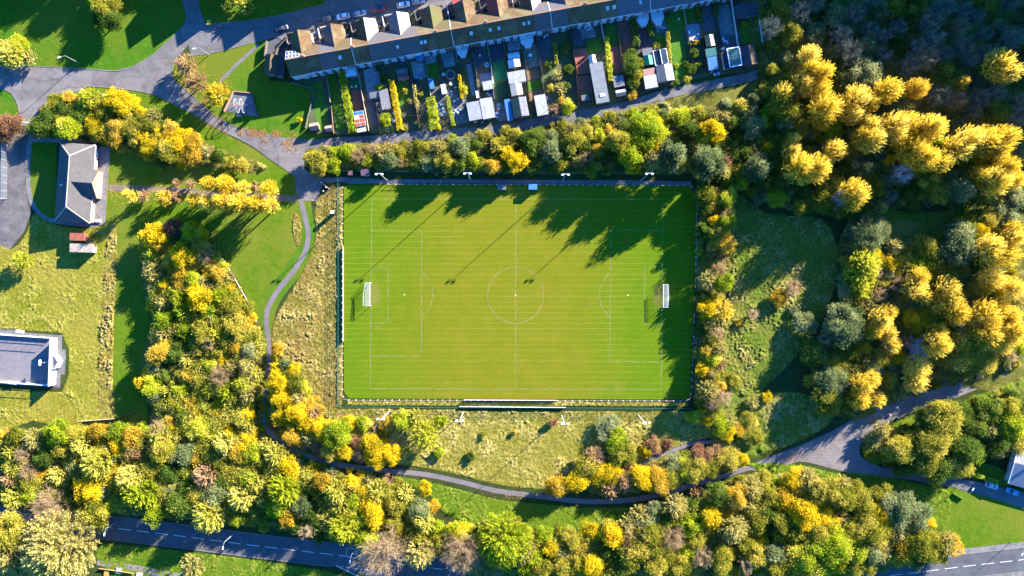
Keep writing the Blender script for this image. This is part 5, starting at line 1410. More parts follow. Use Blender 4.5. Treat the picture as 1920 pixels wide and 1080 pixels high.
def plot(name, cx, cy, w, h, mat):
    zp[0] += 0.0015
    return sheet(name, rect(cx, cy, w, h), 0.02 + zp[0], mat, False)


def sloped(name, pts, mat): return sheet(name, pts, 0.02 + zp[0], mat, False)


# whole garden ground first
sheet('garden_ground', [(548, 152), (1440, -10), (1440, 130), (1330, 142), (1230, 168), (1140, 198), (1000, 228), (850, 242), (640, 252), (578, 250), (585, 170)], 0.018, soil, False)
for a in ((600, 200, 22, 90, g_garden), (630, 190, 18, 110, g_garden), (667, 143, 20, 9, M('mauve_paving', (.20, .16, .18), (.14, .11, .13), 2.5)), (668, 158, 22, 14, turf_fake), (673, 191, 22, 44, deck_red),
          (700, 158, 28, 60, patio_blue), (705, 210, 28, 50, patio_dark), (752, 113, 26, 20, patio_dark), (757, 175, 24, 44, g_garden), (785, 130, 24, 34, patio_blue), (790, 195, 26, 60, soil),
          (806, 108, 22, 22, patio_blue), (811, 134, 24, 28, g_garden), (822, 185, 24, 40, patio_dark), (841, 112, 22, 26, patio_blue), (850, 200, 24, 60, patio_grey), (863, 210, 24, 44, patio_grey),
          (870, 113, 22, 10, deck_brown), (876, 155, 16, 56, M('ochre_lawn', (.10, .10, .015), (.07, .09, .012), 1.0)), (884, 150, 9, 60, patio_blue), (899, 108, 26, 60, patio_dark), (905, 133, 24, 20, deck_brown),
          (913, 148, 24, 22, patio_blue), (932, 95, 26, 34, M('navy_patio', (.05, .06, .085), (.04, .045, .06), 1)), (937, 132, 25, 36, turf_fake), (943, 172, 25, 34, M('deep_turf', (.01, .06, .022), None, 2)), (943, 212, 22, 30, patio_grey),
          (963, 82, 24, 26, patio_blue), (995, 105, 28, 44, M('stony_patio', (.26, .22, .16), (.14, .11, .07), 1.2)), (1003, 160, 27, 18, g_garden), (1007, 190, 27, 40, deck_brown), (1022, 90, 24, 60, patio_dark),
          (1042, 150, 24, 90, M('wild_garden', (.055, .09, .02), (.09, .09, .03), .8)), (1062, 110, 22, 80, M('wild_garden2', (.05, .085, .02), (.08, .08, .03), .8)), (1085, 70, 22, 30, patio_dark), (1102, 62, 26, 20, patio_blue), (1114, 86, 28, 26, g_garden),
          (1147, 70, 18, 46, g_garden), (1175, 60, 24, 60, deck_red), (1208, 72, 20, 40, M('plum_gravel', (.10, .06, .065), (.06, .04, .045), 2)), (1238, 52, 22, 20, patio_grey), (1239, 78, 18, 26, g_garden),
          (1270, 90, 26, 120, g_garden), (1272, 38, 26, 40, g_garden), (1292, 25, 24, 34, g_garden), (1300, 60, 26, 30, patio_blue), (1307, 110, 26, 60, M('wild_garden3', (.045, .05, .02), (.06, .06, .03), .8)),
          (1327, 35, 24, 50, patio_dark), (1360, 45, 26, 50, patio_grey), (1365, 78, 26, 24, patio_dark), (1410, 60, 42, 40, g_garden), (1357, 25, 24, 30, patio_grey)):
    plot('lawn' if a[4] in (g_garden, turf_fake) else 'patio', *a)
# slatted deck: boards as geometry
bd = MB().box((0, 0, .06), (4.5, .26, .10)).mesh('board')
dk = empty('garden_deck', W(998, 141), TH); tag(dk, 'brown slatted timber deck in a terrace garden', 'deck')
for i in range(9): link('board', bd, deck_brown if i % 2 else timber, dk, (0, 1.35 - i * .32, 0))
for cx, cy, w, h, hh, lab in ((1091, 115, 23, 46, .55, 'raised red deck with orange edge boards'), (1096, 165, 23, 46, .35, 'lower dark red deck beside the long grey garage'), (1157, 113, 19, 50, .5, 'raised red deck ending at a grey shed')):
    c = W(cx, cy); q = [p.to_2d() for p in WG(rect(cx, cy, w, h), hh)]
    o = empty('garden_deck', (c.x, c.y, 0)); tag(o, lab, 'deck')
    MB().prism(q, 0, hh).build('platform', deck_red, o)
    e = MB()
    for i in range(4):
        p_, q_ = Vector((*q[i], hh + .03)), Vector((*q[(i + 1) % 4], hh + .03)); d_ = (q_ - p_).normalized() * .1
        e.beam(p_ + d_, q_ - d_, .14, .10)
    e.build('edging', timber if 'orange' not in lab else M('orange_timber', (.42, .15, .06), None, 2), o)

PANEL = MB()
for i in range(6): PANEL.box((0, 0, .1 + .15 * i + .075), (.985, .035, .142))
PANEL.box((0, .028, .5), (.04, .02, .9)); PANEL = PANEL.mesh('panel')
POST = MB().box((0, 0, .52), (.10, .10, 1.04)).mesh('post')
WALLP = MB().box((0, 0, .5), (1.0, .20, 1.0)).box((0, 0, 1.02), (1.0, .28, .06)).mesh('panel')


def fence(pts, h, mat, label, panel=1.85, solid=False, grp='garden fences and walls', name='garden_fence', cat='fence', zt=None):
    zt = h if zt is None else zt
    w = [W(x, y, zt * .5) for x, y in pts]
    o = empty(name, (w[0].x, w[0].y, 0)); tag(o, label, cat, grp)
    for a_, b_ in zip(w, w[1:]):
        v = (b_ - a_).to_2d(); L = v.length; n = max(1, round(L / panel)); an = math.atan2(v.y, v.x)
        for i in range(n):
            m = a_.lerp(b_, (i + .5) / n); q = a_.lerp(b_, i / n)
            link('panel', WALLP if solid else PANEL, mat, o, (m.x - w[0].x, m.y - w[0].y, 0), an, (L / n - (0 if solid else .1), 1, h))
            if not solid: link('post', POST, mat, o, (q.x - w[0].x, q.y - w[0].y, 0), an, (1, 1, h * 1.04))
    if not solid: link('post', POST, mat, o, (w[-1].x - w[0].x, w[-1].y - w[0].y, 0), 0, (1, 1, h * 1.04))
    return o


near = ['beside the stone-edged lawn', 'beside the red deck', 'beside the blue patio', 'behind the black trampoline', 'by the blue shed', 'by the brick hot tub', 'beside the conservatory with brown paving', 'beside the dark patio', 'beside the artificial lawn', 'beside the white sheds', 'beside the stony patio', 'by the wild garden']
fl = [([(611, 132), (620, 192)], 1.5, timber_pale), ([(622, 200), (626, 250)], 1.6, timber), ([(668, 118), (680, 180), (692, 246)], 1.7, timber_pale), ([(704, 190), (712, 245)], 1.2, timber_dark),
      ([(766, 120), (775, 165), (787, 240)], 1.4, timber), ([(752, 220), (781, 216)], 1.2, timber_dark), ([(798, 110), (808, 180)], 1.5, timber_pale), ([(826, 108), (832, 146)], 1.2, timber), ([(860, 116), (868, 190)], 1.3, timber),
      ([(852, 84), (858, 116)], 1.6, metal_w), ([(884, 82), (892, 130), (902, 195)], 1.7, timber_pale), ([(913, 78), (921, 125), (927, 185)], 1.7, metal_w), ([(944, 74), (951, 140)], 1.6, timber), ([(977, 72), (990, 150), (997, 217)], 1.6, timber),
      ([(1006, 66), (1015, 130), (1021, 178)], 1.6, timber), ([(1069, 52), (1078, 120), (1086, 200)], 1.7, timber_dark), ([(1098, 55), (1103, 90)], 1.5, timber), ([(1106, 130), (1112, 195)], 1.5, timber), ([(1126, 40), (1132, 72)], 1.6, metal_w),
      ([(1160, 60), (1168, 140)], 1.5, timber), ([(1166, 135), (1172, 185)], 1.5, timber_dark), ([(1247, 62), (1252, 92)], 1.4, metal_g), ([(1282, 20), (1288, 52)], 1.4, timber_pale), ([(1289, 60), (1300, 125)], 1.2, timber_dark),
      ([(1315, 60), (1325, 130)], 1.4, timber_dark), ([(1344, 30), (1352, 90)], 1.3, timber_dark), ([(1371, 0), (1384, 90)], 1.6, metal_w), ([(1422, 28), (1430, 80)], 1.3, metal_w), ([(1030, 200), (1075, 205)], 1.1, timber_dark), ([(574, 249), (626, 252)], .7, timber_dark)]
fcol = {id(timber): 'brown', id(timber_pale): 'pale', id(timber_dark): 'dark', id(metal_w): 'white', id(metal_g): 'grey'}
for i, (p, h, m) in enumerate(fl):
    fence(p, h, m, '%s garden fence %.1f metres tall %s' % (fcol[id(m)], h, near[min(11, max(0, int((p[0][0] - 600) / 36)))] if p[0][0] < 1040 else 'between the gardens past the wild garden'))
fence([(585, 163), (590, 175), (584, 195), (577, 222), (573, 240)], .9, stone_w, 'low curving dry-stone wall beside the lawn at the terrace end', 1.6, True, None, 'stone_wall', 'wall')
fence([(545, 155), (588, 166)], 1.0, stone_w, 'straight low stone wall at the end of the terrace garden', 1.6, True, None, 'stone_wall', 'wall')


def shed(cx, cy, w, h, hw, hr, roof, label, style='gable', wall=None, along='y', cat='shed', name='garden_shed', grp='sheds and garages behind the terrace', ang=None):
    """w, h: roof outline in photo pixels; hw eaves height, hr ridge rise"""
    global EX, EY
    keep = (EX, EY)
    if ang is not None: EX, EY = (math.cos(ang), -math.sin(ang)), (math.sin(ang), math.cos(ang))
    q = [p for p in WG(rect(cx, cy, w, h), hw)]
    EX, EY = keep
    c = (q[0] + q[2]) / 2
    o = empty(name, (c.x, c.y, 0)); tag(o, label, cat, grp)
    inn = [c + (p - c) * (1 - .12 / max(.5, (p - c).length)) for p in q]
    wall = wall or timber_dark
    if style == 'gable':
        if along == 'y': a0, a1, b1, b0 = q[0], q[1], q[2], q[3]
        else: a0, a1, b1, b0 = q[3], q[0], q[1], q[2]
        r0 = (a0 + a1) / 2 + Vector((0, 0, hr)); r1 = (b0 + b1) / 2 + Vector((0, 0, hr))
        rl = roof if isinstance(roof, (list, tuple)) else (roof, roof)
        b_ = MB(); slab(b_, [a0, r0, r1, b0], .08); b_.build('roof', rl[0], o)
        b_ = MB(); slab(b_, [a1, b1, r1, r0], .08); b_.build('roof', rl[1], o)
        s = lambda p, k=.94: c + (p - c) * k
        b_ = MB(); b_.prism([p.to_2d() for p in inn], 0, hw - .06)
        for e, rr in ((( a0, a1), r0), ((b0, b1), r1)):
            i0, i1, t = s(e[0]), s(e[1]), s(rr)
            b_.poly([(i0.x, i0.y, hw - .07), (i1.x, i1.y, hw - .07), (t.x, t.y, hw + hr - .1)])
        b_.build('wall', wall, o)
    else:
        t = [Vector(p) for p in q]
        if style == 'mono': t[0].z += hr; t[1].z += hr
        b_ = MB(); slab(b_, t, .10); b_.build('roof', roof, o)
        b_ = MB(); n0 = len(b_.v)
        zz = [p.z - .11 for p in t]
        b_.v = [(p.x, p.y, 0) for p in inn] + [(p.x, p.y, z) for p, z in zip(inn, zz)]
        b_.f = [(0, 1, 5, 4), (1, 2, 6, 5), (2, 3, 7, 6), (3, 0, 4, 7), (4, 5, 6, 7)]; b_.mi = [0] * 5
        b_.build('wall', wall, o)
    b_ = MB(); dm = (inn[2] + inn[3]) / 2; e = (inn[2] - inn[3]).normalized(); nrm = (dm - c); nrm.z = 0; nrm.normalize()
    dm = dm + nrm * .03; b_.box((dm.x, dm.y, hw * .42), (min(.85, (inn[2] - inn[3]).length * .5), .05, hw * .8), math.atan2(e.y, e.x)); b_.build('door', timber_grey, o)
    return o, q


shed(589, 237, 17, 13, 2.0, .7, terracotta, 'larger pink-roofed shed beside the curving stone wall', 'gable', timber, 'x')
shed(616, 241, 13, 11, 1.9, .6, terracotta, 'smaller pink-roofed shed beside the curving stone wall', 'gable', timber, 'x')
o, q = shed(674, 223, 20, 28, 2.1, .35, metal_w, 'low shed roofed with rusty and white sheets', 'mono', timber_dark)
for j in range(4):
    for i in range(2):
        f = lambda s, t: q[0].lerp(q[1], s).lerp(q[3].lerp(q[2], s), t) + Vector((0, 0, .35 * (1 - t) + .03))
        s0, s1, t0, t1 = i / 2 + .02, (i + 1) / 2 - .02, j / 4 + .015, (j + 1) / 4 - .015
        b_ = MB(); slab(b_, [f(s0, t0), f(s1, t0), f(s1, t1), f(s0, t1)], .04)
        b_.build('roof_sheet', (blue_sheet if j == 0 else (rust if (i + j) % 2 == 0 or j == 3 - i else metal_w)), o)
shed(678, 243, 17, 8, 1.6, .2, metal_w, 'tiny white shed below the rusty-roofed shed', 'mono', timber_dark)
shed(703, 178, 19, 11, 1.9, .3, felt_grey, 'small flat grey shed at the end of the blue patio', 'mono', stone_w)
shed(755, 139, 21, 22, 2.2, .9, (felt_dark, felt_grey), 'dark shed with one roof slope coloured lit grey beside the yellow hedge', 'gable', timber_dark, 'x')  # grey felt on one slope imitates its lit side
shed(787, 106, 14, 14, 2.0, .4, blue_sheet, 'square blue shed close under the terrace windows', 'mono', timber_dark)
shed(809, 157, 9, 19, 1.8, .2, blue_sheet, 'narrow blue shed beside the garden lawn', 'mono', timber_dark)
shed(832, 167, 9, 18, 1.8, .15, metal_w, 'narrow white shed at the top of a thin hedge', 'mono', timber_dark)
shed(914, 160, 18, 16, 2.1, .2, corr_white, 'small square white-roofed shed on a blue patio', 'mono', timber_dark)
shed(889, 208, 24, 34, 2.4, .35, corr_grey, 'pale grey corrugated garage by the lane', 'mono', conc, name='garage', cat='garage')
shed(914, 203, 24, 38, 2.4, .35, corr_white, 'streaked white corrugated garage by the lane', 'mono', conc, name='garage', cat='garage')
shed(895, 177, 5, 13, 1.8, .1, metal_w, 'very slim white locker shed by the garage', 'mono', metal_w)
shed(963, 104, 22, 11, 2.0, .5, glass_roof, 'small greenhouse with blue-grey glazing', 'gable', glass_roof, 'x', 'greenhouse', 'greenhouse')
shed(964, 119, 23, 15, 2.1, .4, (blue_sheet, corr_white), 'half blue half white roofed shed behind the greenhouse', 'gable', timber_dark, 'y')
shed(969, 144, 33, 21, 2.5, .3, corr_white, 'wide white-roofed garden workshop', 'mono', render_w)
shed(968, 165, 22, 27, 2.3, .25, (white_roof, M('cream_sheet', (.5, .44, .32), None)), 'white and cream roofed shed below the workshop', 'gable', render_w, 'y')
shed(954, 206, 11, 40, 1.9, .2, blue_sheet, 'long narrow blue-sheeted store by the lane', 'mono', timber_dark)
o, q = shed(975, 201, 29, 36, 2.5, .9, (felt_olive, felt_grey), 'garage with olive felt slope and a slope of solar panels', 'gable', conc, 'y', name='garage', cat='garage')
r0 = (q[0] + q[1]) / 2 + Vector((0, 0, .9)); r1 = (q[2] + q[3]) / 2 + Vector((0, 0, .9))
for i in range(2):
    for j in range(4):
        f = lambda s, t: r0.lerp(q[1], s).lerp(r1.lerp(q[2], s), t) + Vector((0, 0, .05))
        b_ = MB(); slab(b_, [f(.06 + .46 * i, .04 + .235 * j), f(.48 + .46 * i, .04 + .235 * j), f(.48 + .46 * i, .255 + .235 * j), f(.06 + .46 * i, .255 + .235 * j)], .04)
        b_.build('solar_panel', M('pale_solar', (.16, .16, .24), (.12, .12, .2), 2, .25, .5), o)
shed(1015, 197, 21, 38, 2.3, .3, corr_white, 'white corrugated garage beside the wild garden', 'mono', conc, name='garage', cat='garage')
o, q = shed(1124, 155, 25, 76, 2.6, .25, corr_long, 'very long grey-roofed garage reaching the lane', 'mono', conc, name='garage', cat='garage')
c = W(1130, 178, 2.7); MB().box((c.x, c.y, 2.74), (1.7, .95, .12), TH).build('skylight', metal_w, o)
shed(1111, 111, 12, 15, 2.0, .6, (glass_roof, metal_w), 'small white gabled shed touching the long grey garage', 'gable', pvc, 'y')
shed(1160, 152, 20, 21, 2.1, .2, felt_grey, 'square grey felt shed at the end of the red deck', 'mono', timber_dark)
shed(1164, 174, 19, 12, 1.8, .5, (felt_grey, corr_grey), 'low blue-grey shed by the lane below the red deck', 'gable', timber_dark, 'x')
shed(1216, 113, 18, 18, 2.0, .6, green_sheet, 'bright green gabled playhouse', 'gable', timber_dark, 'y')
shed(1214, 97, 19, 12, 1.9, .2, felt_grey, 'grey lean-to next to the green playhouse', 'mono', timber_dark)
o, q = shed(1239, 107, 25, 28, 2.2, .5, glass, 'twin dark-glazed greenhouse with white frame', 'gable', glass_roof, 'y', 'greenhouse', 'greenhouse')
e = MB()
for p_, q_ in zip(q, q[1:] + q[:1]): e.beam(p_ + Vector((0, 0, .06)), q_ + Vector((0, 0, .06)), .16, .1)
e.beam((q[0] + q[1]) / 2 + Vector((0, 0, .56)), (q[2] + q[3]) / 2 + Vector((0, 0, .56)), .18, .1); e.build('frame', pvc, o)
shed(1247, 137, 31, 31, 2.4, .7, (felt_grey, corr_grey), 'two-tone grey garage below the twin greenhouse', 'gable', conc, 'y', name='garage', cat='garage')
shed(1217, 135, 22, 13, 2.1, .2, terracotta, 'dull red lean-to behind a white garage', 'mono', timber_dark)
shed(1220, 153, 24, 24, 2.3, .2, corr_white, 'white-roofed garage beside the evergreen tree', 'mono', conc, name='garage', cat='garage')
shed(1331, 76, 17, 22, 2.0, .5, (felt_olive, white_roof), 'shed with one mossy and one white slope', 'gable', timber_dark, 'y')
shed(1333, 98, 20, 15, 2.1, .2, teal_sheet, 'teal-roofed shed above a blue shed', 'mono', timber_dark)
shed(1336, 119, 18, 24, 2.1, .4, blue_sheet, 'blue-roofed shed below a teal shed', 'mono', timber_dark)
o, q = shed(1377, 107, 23, 34, 2.3, .2, teal_sheet, 'flat green garage with white edging', 'mono', conc, name='garage', cat='garage')
e = MB()
for p_, q_, za, zb in ((q[0], q[1], .2, .2), (q[1], q[2], .2, 0), (q[2], q[3], 0, 0), (q[3], q[0], 0, .2)): e.beam(p_ + Vector((0, 0, za + .06)), q_ + Vector((0, 0, zb + .06)), .3, .1)
e.build('edging', pvc, o)
shed(1361, 113, 10, 32, 1.6, .15, felt_dark, 'low dark store beside the flat green garage', 'mono', metal_w)
shed(1405, 104, 26, 37, 2.5, 1.0, (felt_dark, M('brown_felt', (.16, .10, .06), (.12, .075, .045), 1)), 'black and brown gabled garage at the end of the lane', 'gable', timber_dark, 'y', name='garage', cat='garage')
shed(1401, 18, 42, 24, 2.6, .2, felt_dark, 'wide dark flat-roofed garage close to the terrace', 'mono', stone_w, name='garage', cat='garage')
shed(1097, 183, 14, 10, 1.4, .3, felt_grey, 'little grey kennel on the dark red deck', 'mono', timber_dark)
# garage at the open end of the terrace
shed(508, 121, 24, 37, 2.6, 1.1, (tile_dun, tile_tan), 'old gabled outhouse at the open end of the terrace', 'gable', stone_w, 'y', name='outhouse', cat='outhouse', ang=R(-4))
shed(524, 125, 13, 36, 2.2, .3, felt_dark, 'dark glazed lean-to between the outhouse and the end house', 'mono', stone_w, name='outhouse', cat='outhouse', ang=R(-4))
fence([(501, 78), (497, 106)], 1.6, stone_w, 'stone boundary wall beside the outhouse yard', 1.6, True, None, 'stone_wall', 'wall')
fence([(517, 104), (522, 90), (541, 71)], 1.6, stone_w, 'curved stone wall round the outhouse yard', 1.6, True, None, 'stone_wall', 'wall')
sheet('patio', [(497, 78), (520, 72), (545, 72), (552, 98), (536, 110), (497, 106)], .03, patio_dark, False)

# pergola with separate slats
pg = empty('pergola', W(724, 190), TH); tag(pg, 'weathered grey timber pergola between the blue patio and the yellow hedge', 'pergola')
for sx_, sy_ in ((-1, -1), (1, -1), (1, 1), (-1, 1)): link('post', add_box_mesh('post', (0, 0, 1.1), (.12, .12, 2.2)), timber_grey, pg, (sx_ * 1.1, sy_ * 2.8, 0))
for sx_ in (-1, 1): link('beam', add_box_mesh('beam', (0, 0, 2.27), (.12, 6.2, .14)), timber_grey, pg, (sx_ * 1.1, 0, 0))
sl = MB().box((0, 0, 2.37), (.30, 6.4, .06)).mesh('slat')
for i in range(7): link('slat', sl, timber_grey, pg, (-1.26 + i * .42, .05 * ((i * 3) % 4), 0))


def conservatory(cx, cy, w, h, label, bay=True, hw=2.3, hr=.8):
    q = WG(rect(cx, cy, w, h), hw); c = (q[0] + q[2]) / 2
    o = empty('conservatory', (c.x, c.y, 0)); tag(o, label, 'conservatory', 'conservatories behind the terrace')
    if bay:
        l = lambda a_, b_, t: a_.lerp(b_, t)
        out = [q[0], q[1], l(q[1], q[2], .62), l(q[2], q[3], .30), l(q[2], q[3], .70), l(q[3], q[0], .38)]
    else: out = list(q)
    top = (q[0] + q[1]) / 2 + Vector((0, 0, hr)); hub = top.lerp((q[2] + q[3]) / 2 + Vector((0, 0, hr)), .52)
    MB().prism([p.to_2d() for p in out], 0, .7).build('base_wall', render_w, o)
    b_ = MB()
    n = len(out)
    for i in range(n):
        a_, e_ = out[i], out[(i + 1) % n]
        b_.beam((a_.x, a_.y, .7), (a_.x, a_.y, hw), .12); b_.beam((a_.x, a_.y, hw), (e_.x, e_.y, hw), .16)
    fr = b_.build('frame', pvc, o)
    for i in range(n):
        a_, e_ = out[i], out[(i + 1) % n]
        b_ = MB(); b_.poly([(a_.x, a_.y, .7), (e_.x, e_.y, .7), (e_.x, e_.y, hw - .08), (a_.x, a_.y, hw - .08)]); b_.build('pane', glass_roof, o)
    tris = []
    tris.append([out[1], out[2], hub, top]); tris.append([out[0], top, hub, out[-1]])
    for i in range(2, n - 1):
        m_ = (out[i] + out[i + 1]) / 2
        tris.append([out[i], m_, hub]); tris.append([m_, out[i + 1], hub])
    bars = MB()
    for t in tris:
        b_ = MB(); b_.poly([(p.x, p.y, p.z + .09) for p in t]); b_.build('roof_pane', glass_roof, o)
        for p_, q_ in zip(t, t[1:] + t[:1]):
            if (p_ - q_).length > .05: bars.beam(p_ + Vector((0, 0, .12)), q_ + Vector((0, 0, .12)), .11, .06)
    bars.build('glazing_bar', pvc, o)
    return o


conservatory(657, 131, 20, 20, 'square hipped conservatory beside the long conifer hedge', False)
conservatory(866, 94, 19, 24, 'glazed bay conservatory opening on brown paving')
conservatory(988, 74, 23, 28, 'largest bay conservatory above the stony patio')
conservatory(1205, 34, 22, 28, 'pale bay conservatory between two green hedges')
conservatory(1233, 32, 22, 27, 'bay conservatory with white glazing bars beside grey paving')

# round things in the gardens
for px, py, r, kind, lab in ((777, 156, 7, 'tramp', 'black round trampoline behind a brown fence'), (845, 141, 9, 'tub', 'round brick-rimmed hot tub'), (1102, 51, 6.5, 'pool', 'small round pool with white rim on blue paving'), (913, 122, 4, 'pool', 'little blue paddling pool on brown decking')):
    c = W(px, py); rr = r / S
    o = empty({'tramp': 'trampoline', 'tub': 'hot_tub', 'pool': 'paddling_pool'}[kind], (c.x, c.y, 0)); tag(o, lab, {'tramp': 'trampoline', 'tub': 'hot tub', 'pool': 'pool'}[kind])
    circ = lambda R_: [(c.x + R_ * math.cos(t * math.pi / 12), c.y + R_ * math.sin(t * math.pi / 12)) for t in range(24)]
    if kind == 'tramp':
        MB().ring((c.x, c.y), rr * .86, rr * .16, .78, .88).build('rim', M('blue_pad', (.04, .05, .09), None), o)
        MB().prism(circ(rr * .85), .79, .82).build('mat', black_m, o)
        for k in range(4):
            a_ = k * 1.571 + .5; MB().tube((c.x + rr * .9 * math.cos(a_), c.y + rr * .9 * math.sin(a_), 0), (c.x + rr * .9 * math.cos(a_), c.y + rr * .9 * math.sin(a_), .8), .04, n=6).build('leg', metal_g, o)
    else:
        MB().ring((c.x, c.y), rr * .78, rr * .22, 0, .55 if kind == 'pool' else .8).build('rim', brick_w if kind == 'tub' else pvc, o)
        MB().prism(circ(rr * .775), .0, .4).build('water', M('dark_water', (.02, .03, .04), None, 1, .1, .6) if kind == 'tub' else M('blue_water', (.08, .25, .38), None, 1, .1, .6), o)
# garden furniture, tables and clutter
TBL = [MB().tube((0, 0, .68), (0, 0, .73), .55, n=16).mesh('table_top'), MB().tube((0, 0, 0), (0, 0, .68), .05, n=6).tube((0, 0, 0), (0, 0, .04), .3, n=10).mesh('leg')]
for px, py, m, lab in ((994, 105, metal_w, 'round white garden table on the stony patio'), (832, 141, metal_w, 'round white garden table near the hot tub'), (1291, 62, metal_w, 'round white garden table on slate paving'), (866, 180, metal_w, 'round white garden table among junk by the lane'), (846, 158, metal_w, 'round white garden table below the hot tub')):
    c = W(px, py); o = empty('garden_table', (c.x, c.y, .06)); tag(o, lab, 'table', 'garden tables'); link('table_top', TBL[0], m, o); link('leg', TBL[1], m, o)
CH = [MB().box((0, 0, .42), (.5, .5, .05)).mesh('seat'), MB().box((0, .24, .7), (.5, .05, .5)).mesh('backrest'), MB().box((0, 0, .2), (.05, .05, .4)).mesh('leg')]
for px, py, a_, lab in ((1021, 70, .4, 'white sun chair on the dark patio'), (1026, 67, .5, 'white sun chair on the dark patio'), (1272, 37, 1.2, 'white garden chair on the lawn by the terrace'), (900, 105, .1, 'white garden bench chair on the dark patio'), (660, 164, 0, 'white garden chair on the artificial turf'), (668, 163, 0, 'white garden chair on the artificial turf')):
    c = W(px, py); o = empty('garden_chair', (c.x, c.y, .05), a_); tag(o, lab, 'chair', 'garden chairs')
    link('seat', CH[0], metal_w, o); link('backrest', CH[1], metal_w, o)
    for sx_, sy_ in ((-1, -1), (1, -1), (1, 1), (-1, 1)): link('leg', CH[2], metal_w, o, (sx_ * .22, sy_ * .22, 0))
crng = random.Random(11)
SACK = []
for v in range(4):
    bm = bmesh.new(); bmesh.ops.create_icosphere(bm, subdivisions=2, radius=.5)
    for vt in bm.verts:
        f = 1 + .35 * (crng.random() - .5); vt.co = Vector((vt.co.x * f * 1.1, vt.co.y * f * .8, max(-.2, vt.co.z * f * .55)))
    me = bpy.data.meshes.new('sack'); bm.to_mesh(me); bm.free(); SACK.append(me)
clut_m = [metal_w, blue_sheet, M('pale_grey_bag', (.45, .45, .46), None), M('sky_bag', (.25, .34, .45), None), M('pinkish_bag', (.45, .33, .3), None)]
for (x0, y0, x1, y1, n) in ((818, 195, 838, 218, 15), (848, 205, 862, 232, 9), (912, 172, 924, 180, 6), (930, 196, 940, 222, 9), (1022, 183, 1034, 190, 4), (845, 150, 866, 190, 7), (1330, 134, 1350, 140, 5), (1296, 60, 1312, 80, 6), (1232, 42, 1250, 60, 7), (888, 226, 905, 230, 4), (1350, 70, 1372, 92, 7), (770, 120, 796, 150, 6), (735, 205, 742, 228, 6)):
    for i in range(n):
        c = W(crng.uniform(x0, x1), crng.uniform(y0, y1)); s = crng.uniform(.5, 1.3)
        o = link('junk_sack', SACK[crng.randrange(4)], crng.choice(clut_m), None, (c.x, c.y, .12 * s + .04), crng.uniform(0, 6), (s, s, s))
        tag(o, 'pale bag or sack of junk lying in a terrace garden', 'sack', 'junk in the terrace gardens')


# ---------------------------------------------------------------- hedges
def hedge(pts, width, h, leaf, label, seed, grp=None, lumpy=.2):
    w = [W(x, y, h * .8).to_2d() for x, y in pts]; g = np.random.default_rng(seed)
    c0 = w[0]; o = empty('hedge', (c0.x, c0.y, 0)); tag(o, label, 'hedge', grp)
    C, NR = [], []
    tr = MB()
    for a_, b_ in zip(w, w[1:]):
        L = (b_ - a_).length; t_ = (b_ - a_) / L; nn = Vector((-t_.y, t_.x))
        n = int(L * (width + 2 * h) * 26)
        u = g.random(n) * L; s = g.random(n) * (width + 2 * h)
        lat = np.where(s < h, -width / 2, np.where(s > h + width, width / 2, s - h - width / 2))
        z = np.where(s < h, s, np.where(s > h + width, s - h - width, h))
        bump_ = 1 + lumpy * np.sin(u * 2.4 + seed) + lumpy * .6 * g.normal(size=n)
        lat = lat * bump_; z = z * (1 + lumpy * .5 * np.sin(u * 1.7 + 1) + .06 * g.normal(size=n))
        C.append(np.stack([a_.x - c0.x + t_.x * u + nn.x * lat, a_.y - c0.y + t_.y * u + nn.y * lat, np.maximum(z, .05)], 1))
        NR.append(np.stack([nn.x * lat, nn.y * lat, z - h * .5 + .4], 1))
        for k in range(max(2, int(L / 1.5))):
            p = a_ + t_ * (k * 1.5 + .4); tr.tube((p.x, p.y, 0), (p.x, p.y, h * .8), .05, .03, 5)
    C = np.concatenate(C); NR = unit(np.concatenate(NR)); n = len(C)
    nr = unit(NR + g.normal(size=(n, 3)) * .7); a_ = unit(np.cross(nr, g.normal(size=(n, 3)))); b_ = np.cross(nr, a_)
    s = .24 * g.uniform(.5, 1, n)[:, None]
    link('foliage', quads_to_mesh('foliage', C, a_ * s, b_ * s * .7, np.clip(g.normal(.5, .2, n), 0, 1)), LEAF[leaf], o)
    tr.build('stems', BARK, o)


hedge([(641, 135), (648, 180), (655, 215), (661, 248)], 2.0, 2.6, 'L', 'long tall conifer hedge widening towards the lane', 1)
hedge([(734, 150), (742, 195), (750, 243)], 1.5, 2.4, 'Y', 'bright yellow conifer hedge beside the grey pergola', 2)
hedge([(806, 183), (812, 210), (815, 242)], 2.6, 2.6, 'L', 'thick green hedge below the blue shed', 3)
hedge([(838, 180), (844, 210), (851, 236)], .9, 2.0, 'L', 'thin clipped hedge beside the heap of sacks', 4)
hedge([(861, 140), (866, 185)], .7, 1.6, 'Y', 'thin yellow hedge beside the ochre lawn', 5)
hedge([(1137, 70), (1142, 110), (1146, 152)], 1.2, 2.3, 'L', 'bright clipped hedge beside the long grey garage', 6)
hedge([(1188, 32), (1194, 85)], 1.8, 2.4, 'D', 'dark thick hedge beside the red patio', 7)
hedge([(1217, 38), (1222, 68)], 1.2, 2.2, 'D', 'short dark hedge between two conservatories', 8)
hedge([(1252, 60), (1257, 120)], 1.0, 2.0, 'E', 'brownish hedge beside the twin greenhouse', 9)
hedge([(1310, 8), (1314, 40)], 1.4, 2.0, 'D', 'dark hedge near the end of the terrace', 10)
hedge([(1342, 0), (1344, 30)], 1.0, 2.0, 'D', 'second dark hedge near the end of the terrace', 11)
hedge([(1817, 886), (1872, 905)], 1.2, 1.3, 'L', 'low clipped hedge in front of the bungalow lawn', 12)
hedge([(1040, 80), (1044, 120)], 1.0, 1.5, 'E', 'straggling hedge in the wild garden', 13)
hedge([(776, 160), (781, 200)], .9, 1.5, 'T', 'thin straggling hedge along a brown fence', 14)
